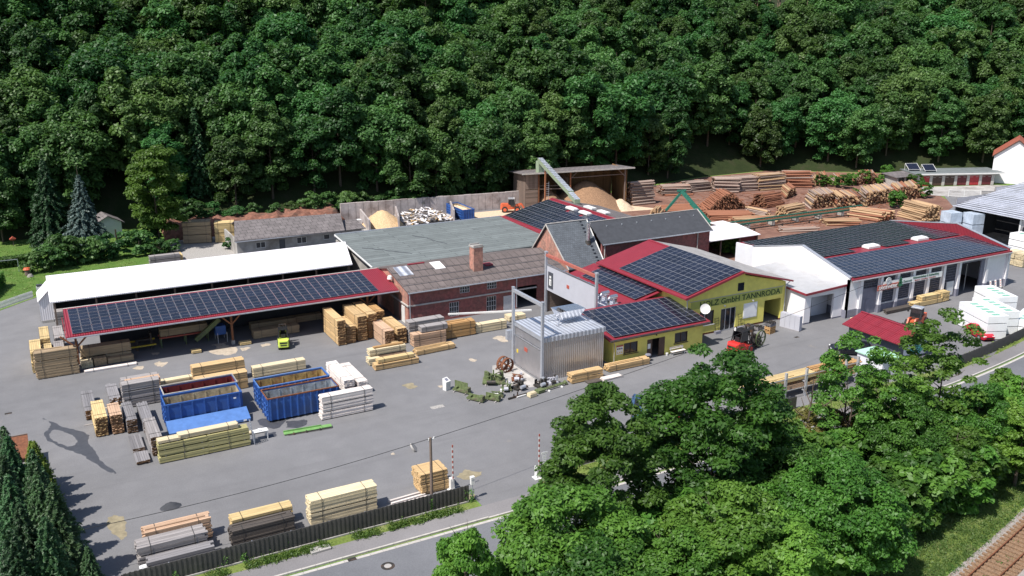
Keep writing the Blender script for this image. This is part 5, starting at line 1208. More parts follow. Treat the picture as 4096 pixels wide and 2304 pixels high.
pack('pale pack resting on two low packs left of the long orange bundle', 32.3, 93.4, 4.4, .95, .8, z=.86, pal='pale')
pack('orange-tan low pack hidden beneath the pale resting pack', 33.4, 93.4, 3.4, 1.0, .84, pal='pink', straps=1)
pack('thin orange planks laid on the pale resting pack', 33.0, 93.7, 3.6, .5, .16, z=1.67, pal='orange', straps=0, bear=False)
pack('tan low pack in front with a yellow pack on its top', 32.1, 91.0, 5.2, 1.05, .72, pal='fresh')
pack('yellow pack lying on the tan low pack', 32.5, 91.2, 4.3, .8, .5, z=.73, pal='yellow')
pack('long low orange bundle right of the other low packs', 38.1, 93.2, 4.9, 1.1, .65, rot=3, pal='fresh', ragged=.2, top=True)
# kiln, office
tower(49.4, 77.4, 4.0, 1.0, (.55,.55), ('tan lower pack leaning at the foot of the silver kiln','tan upper pack at the foot of the silver kiln'), pal='fresh', top=True, straps=1)
pack('long low pack of yellow beams in front of the yellow office wall', 54.9, 78.3, 5.5, 1.0, .78, pal='fresh', ragged=.15, top=True)
pack('small heap of white slats beside the kiln pack', 53.0, 76.5, 2.4, .8, .25, pal='white', straps=0, lh=.12, bear=False)
pack('flat dark boards on the ground before the kiln pack', 51.0, 76.4, 1.7, .9, .2, pal='dark', straps=0)
# along the front fence
tower(4.5, 64.6, 4.6, 1.1, (.85,.9), ('brown lower pack behind the weathered beams at the front fence','pinkish upper pack behind the weathered beams at the front fence'), pal='pink', ragged=.15, top=True)
tower(3.9, 63.0, 4.6, 1.4, (.8,.75), ('grey bottom pack of the weathered beams at the front fence','silver-grey top pack of the weathered beams at the front fence'), pal='grey', lh=.16, bw=.3, ragged=.2)
pack('thick dark weathered beams lying low against the front fence', 4.4, 61.9, 4.3, .9, .9, pal='grey2', lh=.28, bw=.3, straps=0, ragged=.3)
tower(10.6, 63.8, 4.6, 1.1, (.75,.75), ('lower yellow pack behind the blackened stack at the fence','upper yellow pack behind the blackened stack at the fence'), pal='yellow')
pack('blackened stack of old slats at the middle of the front fence', 10.3, 62.4, 4.6, 1.1, 1.4, pal='dark', lh=.13, ragged=.15, straps=2, top=True)
tower(16.3, 62.6, 5.4, 1.25, (1.05,1.1), ('lower pale pack of the long stack at the front fence','upper pale yellow pack of the long stack at the front fence'), pal='pale', lh=.12)
for i in range(3): pack(('first','second','third')[i]+' white beam of the three lying by the fence, counted from the fence', 23.0, 62.2+.45*i, 3.0, .22, .2, rot=3, pal='white', straps=0, lh=.2, bw=.22, bear=False, name='loose_beam', group='three beams lying at the fence')
tower(25.7, 62.9, 2.4, 1.9, (.95,.98), ('lower orange cube pack behind the wooden pole','upper orange cube pack behind the wooden pole'), pal='fresh', lh=.1)
# in front of the white hall
pack('dark old boards lying before the lattice windows of the white hall', 99.8, 78.1, 4.5, .9, .5, pal='dark', straps=0, ragged=.4, lh=.14)
pack('wide low yellow pack before the white hall', 105.0, 78.2, 5.6, 1.0, .75, pal='yellow', ragged=.2)
pack('yellow pack on top of the wide low one before the white hall', 106.6, 78.3, 3.8, .95, .65, z=.76, pal='yellow')
packB('tall square yellow pack at the right end before the white hall', 110.7, 78.3, 1.6, 1.2, 1.45, pal='yellow')
pack('pale pallet boards at the plinth corner of the white hall', 93.9, 78.5, 1.4, .8, .16, pal='pale', straps=0, bear=False)
pack('small yellow board pile near the black estate car', 78.6, 69.2, 2.6, .9, .3, rot=-12, pal='yellow', straps=0)
# rack of long boards between posts by the road
t = thing('cantilever_rack', 'long steel post rack full of boards beside the roadside trees', 'rack', (66, 63.3, 0))
for x in (62.5,66.5,69.4,72.9,75.2,77.0):
    mb = MB(); mb.box(x-.1,63.2,0,x+.1,63.45,3.05); p_ = mb.build('post', M['steel'], t)
    for z in (.5,1.5): mb = MB(); mb.box(x-.06,63.45,z,x+.06,65.2,z+.12); mb.build('arm', M['steel'], p_)
mb = MB(); mb.bar((62.5,63.2,2.4),(77,63.2,2.4),.05); mb.bar((62.5,63.2,1.1),(77,63.2,1.1),.06); mb.build('tie_rod', M['steel'], t)
for i, (x, z, l, p, lb) in enumerate(((61.5,.64,9,'pink','tan long boards on the lower arms at the left end of the rack'),(70.6,.64,7,'fresh','brown long boards on the lower arms at the right end of the rack'),(62.6,1.64,8.5,'yellow','pale long boards on the upper arms at the left end of the rack'),(71.2,1.64,6.5,'orange','orange long boards on the upper arms at the right end of the rack'))):
    pack(lb, x, 63.7, l, 1.4, .62, z=z, pal=p, straps=0, ragged=.5, lh=.12, top=True, group='boards on the post rack')
pack('wide yellow panels on the ground behind the post rack', 63.0, 66.0, 7, 1.6, .7, pal='pale', straps=1, ragged=.3)
pack('pinkish long planks behind the post rack, nearer the kiosk', 70.4, 66.4, 6, 1.3, .8, pal='pink', straps=1, ragged=.3)
# behind the sheds
tower(16.4, 151.0, 4.6, 1.1, (.7,.7), ('grey lower pack behind the white roof','pale-topped upper pack behind the white roof'), pal='grey')
packB('single small pale pack standing behind the white roof', 20.4, 151.6, 1.1, 2.2, 1.0, pal='yellow')
tower(23.5, 163.2, 4.6, 2.4, (1.5,1.5,.8), ('grey lower pack at the soil bank left of the old workshop','grey upper pack at the soil bank left of the old workshop','white-topped pack at the soil bank left of the old workshop'), rot=-14, pal='dim', lh=.14)
tower(28.6, 161.6, 3.2, 2.4, (1.7,1.8), ('yellow lower pack touching the old workshop roof','yellow upper pack touching the old workshop roof'), rot=-14, pal='yellow', lh=.14)
# wrapped packs on the right
def wrapped(lab, x, y, lx, ly, h, z=0, rot=0, mt='wrap', printed=True):
    t = thing('wrapped_pack', lab, 'wrapped timber', (x, y, z), rot, 'plastic wrapped timber packs')
    mb = MB(); rnd = random.Random(sum(map(ord, lab)))
    n = 6
    for i in range(n): # slightly pillowed foil
        a, c = lx*i/n, lx*(i+1)/n; d = rnd.uniform(0,.03); mb.box(a+.004, -d, .1, c-.004, ly+d, h-rnd.uniform(0,.02))
    o = mb.build('foil', M[mt], t, world=False)
    if printed:
        mb = MB()
        for i in range(int(lx/1.1)): mb.box(.3+i*1.1,-.045,h*.3,.3+i*1.1+.7,-.035,h*.6); mb.box(.3+i*1.1,ly*.3,h+.004,.3+i*1.1+.7,ly*.7,h+.008)
        mb.build('print', M['wrap_green'], o, world=False)
    for i in range(3): b = MB(); b.box(lx*(.12+.38*i)-.05,.03,0,lx*(.12+.38*i)+.05,ly-.03,.1); b.build('bearer', M['w_grey2'], t, world=False)
wa = math.degrees(math.atan2(66.4-71.0, 104.8-107.0))
for i in range(3):
    wrapped('white wrapped pack by the red car, '+('lowest','middle','topmost')[i]+' of its stack', 104.3+.02*i, 64.4, 6.2, 2.6, 1.02, z=1.03*i, rot=68, printed=(i == 2))
    wrapped('white wrapped pack in the second stack behind the red car, '+('lowest','middle','topmost')[i]+' of it', 107.3, 64.9, 6.2, 2.4, 1.02, z=1.03*i, rot=68)
    wrapped('white wrapped pack in the farther stack along the road, '+('lowest','middle','topmost')[i]+' of it', 113.4, 69.2, 5.4, 2.6, 1.02 if i < 2 else .9, z=1.03*i, rot=68)
for i in range(2): wrapped('low white wrapped pack at the dark fence, '+('lower','upper')[i]+' of the two', 108.0, 63.6, 5.2, 2.2, 1.0, z=1.01*i, rot=20)
for i in range(4): wrapped('white and green wrapped pack at the warehouse corner, '+('lowest','second','third','topmost')[i]+' of the stack', 144.6, 84.6, 5.2, 2.6, 1.05, z=1.06*i, rot=88)
for i in range(2):
    tower(138.3, 84.5+1.6*i, 2.4, 1.5, (1.1,1.1), ('lower slat cube before the warehouse, '+('nearer','farther')[i]+' one','upper slat cube before the warehouse, '+('nearer','farther')[i]+' one'), pal='pale', group='slat cubes before the warehouse')
wrapped('single wrapped pack on the ground near the slat cubes', 140.5, 82.0, 2.6, 1.4, 1.3, rot=10)
k = 0
for (x, y, z) in ((141.0,100.2,0),(143.4,97.6,0),(141.0,100.2,1.9),(143.4,97.6,1.9),(141.0,100.2,3.8),(143.4,97.6,3.8)):
    wrapped('bluish foil-wrapped block behind the red gable, '+('lower left','lower right','middle left','middle right','upper left','upper right')[k]+' of six', x, y, 2.4, 2.4, 1.88, z=z, rot=-12, mt='wrap_blue', printed=False); k += 1
# ------------------------------------------------------------------ logs
def log_mesh(name, bark, endm):
    mb = MB(); mb.cyl((-.5,0,0),(.5,0,0),1.0,.86,10,0,None,1); o = mb.build(name, [bark, endm], fix=True, smooth=False); COL.objects.unlink(o); return o.data
LM = {k: [log_mesh('log', M[a], M[b]) for _ in range(3)] for k, a, b in (('red','log_red','log_end_dark'),('grey','log_grey','log_end_dark'),('tan','log_tan','log_end'))}
LOGS = []
def pile(lab, grp, O, d, c, ln, wd, h, r, kinds, slope0=.0, slope1=.0, jit=.05):
    "logs parallel to d, side by side along c"
    d, c = Vector((*d, 0)).normalized(), Vector((*c, 0)).normalized(); O = Vector((*O, 0)); rnd = random.Random(sum(map(ord, lab)))
    rows = max(1, int(h/(r*1.75)))
    for j in range(rows):
        z = r+j*r*1.75; a, b = wd*slope0*j/rows, wd*(1-slope1*j/rows); n = int((b-a)/(2*r)); 
        for i in range(n):
            u = a+(i+.5+(.5 if j % 2 else 0))*2*r
            if u > b: continue
            rr = r*rnd.uniform(.72,1.15); l = ln*rnd.uniform(.9,1.06)
            surf = (i == 0 or i >= n-1 or j == rows-1)
            p = O+c*u+d*(ln/2+rnd.uniform(-.35,.35))+Vector((0,0,z+rnd.uniform(-.04,.04)))
            yaw = math.atan2(d.y, d.x)+rnd.uniform(-jit,jit); 
            LOGS.append((surf or ('ends' in grp), p, yaw, rnd.uniform(-.03,.03), l, rr, rnd.choice(kinds), lab, grp, rnd.random() < .5))
AXx = (AX.x, AX.y)   # along the picture's horizontal
def side(lab, grp, uvL, uvR, h, depth, r, kinds, s1=.35):
    a, b = at(*uvL), at(*uvR); d = (b-a).to_2d(); ln = d.length; c = Vector((-d.y, d.x)).normalized()
    pile(lab, grp, a.to_2d(), d, c, ln, depth, h, r, kinds, .12, s1)
def endon(lab, grp, uvL, uvR, uvD, ln, h, r, kinds, s0=.3, s1=.3):
    a, b, e = at(*uvL), at(*uvR), at(*uvD); c = (b-a).to_2d(); d = (e-a).to_2d()
    pile(lab, grp, a.to_2d(), d, c, ln, c.length, h, r, kinds, s0, s1)
Zh = lambda x, y: (2550+x*700/1456, 680+y*700/1456)
Zi = lambda x, y: (3100+x*700/1456, 680+y*700/1456)
pile('grey log of the tall stack at the side wall of the barn', 'logs stacked beside the barn', (112.6,154.6), (.93,-.1), (.1,.95), 5.6, 5.5, 4.9, .2, ['grey'], .05, .75)
side('grey log of the back-row stack nearest the barn', 'logs of the back row', Zh(215,218), Zh(455,212), 2.4, 5, .2, ['grey','grey','red'])
side('grey log of the low back-row stack behind the crane arm', 'logs of the back row', Zh(440,190), Zh(620,175), 2.4, 5, .2, ['grey'])
side('dark grey log of the tall back-row stack', 'logs of the back row', Zh(640,190), Zh(850,192), 3.4, 5.5, .2, ['grey'])
side('pale grey log of the back-row stack right of the tall one', 'logs of the back row', Zh(840,182), Zh(1015,172), 3.2, 5.5, .2, ['grey'])
side('bleached log of the widest back-row stack', 'logs of the back row', Zh(1020,176), Zh(1240,158), 3.8, 5.5, .2, ['grey','tan'])
side('reddish log of the back-row stack at its right end', 'logs of the back row', Zi(75,148), Zi(310,150), 3.6, 6, .2, ['red','red','grey'])
endon('tan log of the small back pile by the weeds', 'logs of the weedy back piles with ends showing', Zi(310,140), Zi(470,118), Zi(270,70), 6, 2.6, .2, ['tan','red'])
endon('brown log of the last back pile before the garages', 'logs of the weedy back piles with ends showing', Zi(480,122), Zi(620,120), Zi(420,60), 6, 2.0, .2, ['grey','red'])
endon('brown log of the back pile under the trees near the garages', 'logs of the weedy back piles with ends showing', Zi(640,128), Zi(890,105), Zi(590,30), 6, 2.8, .2, ['grey','red'])
endon('red pine log of the large pile right of the green crane', 'red logs with ends showing', Zh(575,345), Zh(925,318), Zh(425,235), 6.5, 3.4, .17, ['red'], .45, .4)
endon('red pine log of the pile right of the large red pile', 'red logs with ends showing', Zh(930,300), Zh(1085,322), Zh(1150,260), 6, 2.8, .17, ['red'], .2, .3)
endon('light log with yellow ends behind the roller track', 'light logs with ends showing', Zh(1140,375), Zh(1270,395), Zh(1290,345), 6, 2.2, .16, ['tan'], .15, .3)
endon('pale log of the small loose pile on the red logs', 'loose light logs with ends showing', Zh(1065,392), Zh(1110,385), Zh(890,355), 5.5, 1.2, .17, ['tan','grey'], .2, .2)
pile('red log lying in the long layer behind the canopy', 'red logs lying behind the canopy', at(*Zh(600,420)).to_2d(), (.86,-.35), (.4,.9), 9, 6.0, 1.0, .19, ['red'], .1, .2)
pile('red log in the nearer long layer behind the canopy', 'red logs lying behind the canopy', at(*Zh(810,440)).to_2d(), (.88,-.4), (.4,.9), 9, 4.0, .8, .19, ['red','tan'], .1, .2)
pile('red log on the ground by the crane foot', 'red logs lying behind the canopy', at(*Zh(210,350)).to_2d(), (.9,-.3), (.35,.9), 9, 6, .5, .18, ['red'], .1, .3)
endon('short pale log end in the small pile near the slate ridge', 'small pile with ends showing', Zh(95,378), Zh(200,380), Zh(150,330), 3.5, 1.6, .2, ['tan'], .2, .3)
endon('grey log of the long roadside pile, first third', 'logs of the long pile with ends showing', Zi(290,330), Zi(500,300), Zi(150,215), 6.5, 3.0, .21, ['grey','tan','grey'], .2, .1)
endon('brown log of the long pile beside the roller track, middle third', 'logs of the long pile with ends showing', Zi(500,315), Zi(740,318), Zi(330,180), 7, 2.8, .21, ['grey','tan','red'], .05, .1)
endon('tan log of the long pile toward the garages, last third', 'logs of the long pile with ends showing', Zi(740,305), Zi(990,262), Zi(580,165), 7, 3.0, .21, ['tan','grey','tan'], .05, .05)
endon('pale log of the long pile at its garage end', 'logs of the long pile with ends showing', Zi(990,262), Zi(1240,228), Zi(880,155), 6.5, 3.0, .21, ['grey','tan','red'], .05, .25)
endon('red log of the pile behind the long pile', 'red logs with ends showing', Zi(85,245), Zi(175,205), Zi(0,150), 6.5, 2.0, .18, ['red','tan'], .2, .2)
endon('yellow log of the pile behind the wrapped blue blocks', 'yellow logs with ends showing', Zi(1210,440), Zi(1370,425), Zi(1040,395), 6.5, 3.2, .2, ['tan'], .3, .0)
endon('yellow log of the pile in front of the weedy strip', 'yellow logs with ends showing', Zi(860,435), Zi(1005,405), Zi(650,405), 6.5, 2.0, .2, ['tan','tan','red'], .3, .2)
pile('reddish log of the low pile behind the dark solar roof', 'low logs behind the white hall', at(*Zi(440,468)).to_2d(), (.85,-.4), (.45,.9), 6.5, 4, 1.3, .19, ['red','tan'], .1, .3)
pile('reddish log of the low pile near the canopy wall', 'low logs behind the white hall', at(*Zi(60,520)).to_2d(), (.85,-.35), (.4,.9), 7, 3, .9, .18, ['red','grey'], .1, .3)
LOGS.sort(key=lambda q: (0 if q[0] else 1, (q[1]-Vector((0,0,CAM_H))).length))
rest = {}
for i, (sf, p, yaw, pit, l, r, kd, lab, grp, flip) in enumerate(LOGS):
    Mx = Matrix.Translation(p) @ Matrix.Rotation(yaw+(math.pi if flip else 0), 4, 'Z') @ Matrix.Rotation(pit, 4, 'Y') @ Matrix.Diagonal((l, r, r, 1)) @ Matrix.Rotation(i*1.7, 4, 'X')
    me = LM[kd][i % 3]
    if i < 298:
        o = bpy.data.objects.new('log', me); COL.objects.link(o); o.matrix_basis = Mx; setp(o, lab, 'log', grp.replace(' with ends showing', ''))
    else:
        mb = rest.setdefault('x', MB()); off = {'red':0,'grey':2,'tan':4}[kd]; n = len(mb.v)
        mb.v += [tuple(Mx @ v.co) for v in me.vertices]; tn = random.random()
        for pl in me.polygons: mb.f.append([n+k for k in pl.vertices]); mb.m.append(off+pl.material_index); mb.t.append(tn)
if rest:
    o = rest['x'].build('log_piles', [M['log_red'],M['log_end_dark'],M['log_grey'],M['log_end_dark'],M['log_tan'],M['log_end']]); setp(o, 'the many other bark-covered logs filling the log yard piles', 'logs', kind='stuff')
mb = MB()
for i in range(900):
    p = at(random.uniform(2700,3560), random.uniform(770,905)); a = random.uniform(0,3.1); l = random.uniform(.3,1.6); z = random.uniform(.03,.1)
    if 92 < p.x < 175 and 112 < p.y < 172: mb.bar(p+Vector((math.cos(a)*l/2,math.sin(a)*l/2,z)), p-Vector((math.cos(a)*l/2,math.sin(a)*l/2,-z*.3)), random.uniform(.06,.3), .03)
setp(mb.build('bark_litter', [M['log_red']]), 'reddish bark and splinters strewn over the log yard ground', 'bark', kind='stuff')
# roller conveyor in the log yard
t = thing('log_conveyor', 'long low log roller track in front of the log piles', 'conveyor', (126, 126, 0))
mb = MB(); mb.box(112,127.6,.9,151,127.9,1.4); mb.box(112,126.3,.9,151,126.5,1.2); mb.build('track_beam', M['crane_green'], t)
mb = MB()
for i in range(60): mb.cyl((112.4+i*.64,126.4,1.15),(112.4+i*.64,127.7,1.15),.08,n=6)
mb.build('roller', M['rust'], t)['kind'] = 'stuff'
for i in range(7): mb = MB(); mb.box(113+i*6.2,126.3,0,113.4+i*6.2,127.9,.9); mb.build('pier', M['concrete'], t)
t = thing('yard_rail', 'thin dark guide rail along the near side of the roller track', 'rail', (126, 124.8, 0))
mb = MB(); mb.bar((104,124.6,.45),(165,124.9,.45),.18); mb.build('rail', M['machine_dark'], t)
for i in range(9): mb = MB(); mb.box(105+i*7,124.5,0,105.2+i*7,124.75,.4); mb.build('rail_foot', M['machine_dark'], t)
# timber crane
t = thing('timber_crane', 'dark green folding timber crane arm rising behind the slate wing', 'crane', (105.5, 121, 0))
mb = MB(); mb.cyl((105.5,121.4,0),(105.5,121.4,3.6),.35,.25,10); mb.build('column', M['crane_green'], t)
E_ = (102.6,126.0,8.6)
mb = MB(); mb.bar((105.5,121.4,3.4),E_,.55,.6); mb.bar((104.8,121.2,3.6),(103.2,124.4,6.6),.18); mb.build('main_boom', M['crane_green'], t)
mb = MB(); mb.bar(E_,(100.0,127.0,5.2),.34,.4); mb.bar((103.2,125.6,8.8),(101.8,126.4,8.7),.3,.3); mb.build('stick', M['crane_green'], t)
mb = MB(); mb.bar((100.0,127.0,5.2),(99.6,127.2,3.6),.14); mb.build('grapple', M['machine_dark'], t)
# ------------------------------------------------------------------ containers
def roll_container(lab, x, y, lx, ly, h, outer, inner, ribs, rim, inner2=None, name='skip_container', fill=None):
    t = thing(name, lab, 'container', (x, y, 0), 0, 'open waste containers')
    w_ = .09
    mb = MB(); z0 = .22
    mb.box(0,0,z0,lx,w_,h); mb.box(0,ly-w_,z0,lx,ly,h); mb.box(0,w_,z0,w_,ly-w_,h); mb.box(lx-w_,w_,z0,lx,ly-w_,h); mb.box(w_,w_,z0,lx-w_,ly-w_,z0+.08)
    mb.build('shell', M[outer], t, world=False)
    mb = MB(); a = w_+.004
    mb.add([(a,a,z0+.1),(lx-a,a,z0+.1),(lx-a,ly-a,z0+.1),(a,ly-a,z0+.1)], [(0,1,2,3)])
    mb.add([(a,ly-a,z0+.1),(lx-a,ly-a,z0+.1),(lx-a,ly-a,h-.12),(a,ly-a,h-.12)], [(0,1,2,3)]); mb.add([(a,a,z0+.1),(lx-a,a,z0+.1),(lx-a,a,h-.12),(a,a,h-.12)], [(0,1,2,3)])
    mb.add([(a,a,z0+.1),(a,ly-a,z0+.1),(a,ly-a,h-.12),(a,a,h-.12)], [(0,1,2,3)]); mb.add([(lx-a,a,z0+.1),(lx-a,ly-a,z0+.1),(lx-a,ly-a,h-.12),(lx-a,a,h-.12)], [(0,1,2,3)])
    for i in range(6): u = .6+i*(lx-1.2)/5; mb.box(u-.04,ly-a-.05,z0+.1,u+.04,ly-a,h-.2)
    mb.build('lining', M[inner], t, world=False, fix=False)
    mb = MB(); r = .13
    mb.box(-.03,-.05,h-.02,lx+.03,r-.03,h+.09); mb.box(-.03,ly-r+.03,h-.02,lx+.03,ly+.05,h+.09); mb.box(-.03,r-.03,h-.02,r-.06,ly-r+.03,h+.09); mb.box(lx-r+.06,r-.03,h-.02,lx+.03,ly-r+.03,h+.09)
    mb.build('rim', M[rim], t, world=False)
    mb = MB()
    for i in range(ribs):
        u = .25+i*(lx-.5)/(ribs-1); mb.box(u-.06,-.11,z0,u+.06,0,h-.04); mb.box(u-.06,ly,z0,u+.06,ly+.1,h-.04)
    for v in (.4, ly/2, ly-.4): mb.box(-.1,v-.06,z0,0,v+.06,h-.04); mb.box(lx,v-.06,z0,lx+.1,v+.06,h-.04)
    for z in (.7,1.2,1.7): mb.box(-.1,.1,z,-.002,ly-.1,z+.08)
    mb.build('rib', M[outer], t, world=False)
    mb = MB(); mb.box(.1,.45,0,lx-.1,.65,z0); mb.box(.1,ly-.65,0,lx-.1,ly-.45,z0); mb.build('skid', M['machine_dark'], t, world=False)
    if fill:
        mb = MB(); vs = []; n = 14
        for j in range(5):
            for i in range(n+1): vs.append((a+.01+(lx-2*a-.02)*i/n, a+.01+(ly-2*a-.02)*j/4, h*fill+random.uniform(-.18,.18)))
        mb.add(vs, [(j*(n+1)+i, j*(n+1)+i+1, (j+1)*(n+1)+i+1, (j+1)*(n+1)+i) for j in range(4) for i in range(n)]); mb.build('load', M['tan_in' if inner2 is None else inner2], t, world=False, fix=False)
    return t
c = roll_container('blue container with sandy scuffed inside, left of the two pairs', 9.2, 86.15, 7.2, 2.55, 2.45, 'blue', 'tan_in', 7, 'blue')
mb = MB(); mb.box(6.35,-.13,1.95,6.6,-.11,2.1); mb.build('number_plate', M['sign_white'], c, world=False)
roll_container('container with dark red inside, behind the sandy blue one', 9.5, 88.95, 7.1, 2.5, 2.45, 'blue', 'red_in', 7, 'concrete')
t = thing('low_skip', 'low pale blue sloping skip wedge at the foot of the sandy blue container', 'skip', (9.0, 83, 0))
mb = MB(); mb.prism([(84.3,.12),(86.0,.12),(86.0,.95),(84.3,.35)], 'x', 9.1, 16.7); mb.build('body', M['blue_light'], t)
mb = MB(); mb.box(16.0,84.26,.16,16.3,84.3,.3); mb.build('plate', M['sign_white'], t)
roll_container('blue container with scuffed grey inside and a brown rim', 18.15, 83.05, 7.2, 2.6, 2.45, 'blue', 'blue_in', 11, 'rust', fill=.25, inner2='blue_in')
roll_container('blue container with rusty yellow inside, behind the brown-rimmed one', 18.15, 86.25, 7.2, 2.6, 2.45, 'blue', 'yellow_in', 11, 'blue_light', fill=.3, inner2='yellow_in')
roll_container('small blue skip with wood offcuts in the last concrete bay', 74.6, 157.6, 2.6, 7.6, 2.1, 'blue', 'tan_in', 5, 'blue', fill=.75, inner2='sawdust')
# ------------------------------------------------------------------ vehicles
def wheel(parent, x, y, r, w, rim='rim', name='wheel'):
    mb = MB(); mb.cyl((x,y-w/2,r),(x,y+w/2,r),r,n=18); wh = mb.build(name, M['tyre'], parent, world=False)
    mb = MB(); mb.cyl((x,y-w/2-.012,r),(x,y+w/2+.012,r),r*.58,n=14); mb.build('rim', M[rim], wh, world=False); return wh
def loft(mb, secs, mat=0):
    n = len(secs[0]); vs = [p for s in secs for p in s]; fs = []
    for i in range(len(secs)-1):
        for k in range(n): fs.append((i*n+k, i*n+(k+1) % n, (i+1)*n+(k+1) % n, (i+1)*n+k))
    fs += [list(range(n)), list(range((len(secs)-1)*n, len(secs)*n))]
    mb.add(vs, fs, mat, .5)
def car(lab, x, y, rz, paint, Ln=4.7, W=1.82, H=1.47, estate=True):
    t = thing('parked_car', lab, 'car', (x, y, 0), rz)
    hw, e = W/2, Ln/2
    def sec(px, w, zb, zt, k=.86): return [(px,-w*.93,zb),(px,w*.93,zb),(px,w,(zb+zt)*.52),(px,w*.97,zt*.93),(px,w*k,zt),(px,-w*k,zt),(px,-w*.97,zt*.93),(px,-w,(zb+zt)*.52)]
    mb = MB(); loft(mb, [sec(e,hw*.68,.38,.6),sec(e-.14,hw*.88,.24,.7),sec(e-.5,hw*.97,.2,.8),sec(e-1.3,hw,.2,.93),sec(e-1.6,hw,.2,.97),sec(0,hw,.2,.98),sec(-e+.9,hw,.2,1.0),sec(-e+.25,hw*.95,.24,1.02),sec(-e+.06,hw*.86,.34,.92),sec(-e,hw*.78,.4,.75)])
    mb.build('body', M[paint], t, world=False, smooth=False)
    fb, ft = e-1.45, e-2.25; rb, rt = (-e+.2, -e+.62) if estate else (-e+.3, -e+.95)
    mb = MB(); a, b, zb, zt = hw*.86, hw*.68, .95, H-.05
    ring0 = [(fb,-a*.9,zb),(fb,a*.9,zb),(rb,a*.92,zb),(rb,-a*.92,zb)]; ring1 = [(ft,-b,zt),(ft,b,zt),(rt,b*.96,zt-.03),(rt,-b*.96,zt-.03)]
    mb.add(ring0+ring1, [(0,1,5,4),(1,2,6,5),(2,3,7,6),(3,0,4,7)]); mb.build('windows', M['car_glass'], t, world=False)
    mb = MB(); loft(mb, [[(ft+.06,-b*.9,zt-.01),(ft+.06,b*.9,zt-.01),(ft,b*.8,zt+.04),(ft,-b*.8,zt+.04)],[(ft-.3,-b*1.03,zt-.02),(ft-.3,b*1.03,zt-.02),(ft-.3,b*.85,zt+.06),(ft-.3,-b*.85,zt+.06)],[(rt+.2,-b*1.03,zt-.04),(rt+.2,b*1.03,zt-.04),(rt+.2,b*.85,zt+.04),(rt+.2,-b*.85,zt+.04)],[(rt-.05,-b*.96,zt-.06),(rt-.05,b*.96,zt-.06),(rt,b*.8,zt),(rt,-b*.8,zt)]]); mb.build('roof', M[paint], t, world=False)
    mb = MB()
    for s in (-1, 1):
        mb.bar((fb,s*a*.9,zb),(ft,s*b,zt),.08); mb.bar((rb,s*a*.92,zb),(rt,s*b*.96,zt-.03),.14)
        for f in (.36,.68): mb.bar((fb+(rb-fb)*f,s*a*.915,zb),(ft+(rt-ft)*f,s*b*.985,zt),.07)
    mb.build('pillar', M[paint], t, world=False)
    for s in (-1, 1):
        mb = MB(); mb.cbox((e-.2,s*hw*.66,.64),(.26,.36,.14)); mb.build('headlight', M['lamp'], t, world=False)
        mb = MB(); mb.cbox((-e+.1,s*hw*.7,.82),(.16,.34,.16)); mb.build('tail_light', M['tail'], t, world=False)
        mb = MB(); mb.cbox((fb-.15,s*(hw+.08),1.0),(.16,.2,.13)); mb.build('mirror', M[paint], t, world=False)
        wheel(t, e-.92, s*(hw-.1), .33, .22); wheel(t, -e+.95, s*(hw-.1), .33, .22)
        mb = MB(); mb.box(-1.2,s*hw*.995-.01,.5,1.0,s*hw*.995+.01,.53); mb.build('door_trim', M['black'], t, world=False)
    mb = MB(); mb.cbox((e-.02,0,.5),(.08,.9,.16)); mb.build('grille', M['black'], t, world=False)
    return t
car('black estate car parked beside the dark grey kiosk', 83.6, 70.0, 140, 'car_black', 4.9, 1.86, 1.46)
car('red hatchback parked in front of the white wrapped packs', 102.5, 66.6, -112, 'car_red', 4.1, 1.72, 1.5, False)
car('silver hatchback parked before the tall white house', 199.2, 127.9, 115, 'car_silver', 4.1, 1.72, 1.48, False)
car('bright red car half hidden behind the big maple at the entrance', 54.6, 66.6, -125, 'car_red', 4.2, 1.75, 1.5, False)
car('white car half hidden behind the big maple, between two others', 57.4, 67.6, -125, 'car_white', 4.5, 1.8, 1.5)
car('dark blue car half hidden behind the maple, nearest the gate', 51.6, 68.0, -125, 'car_blue', 4.3, 1.76, 1.5, False)
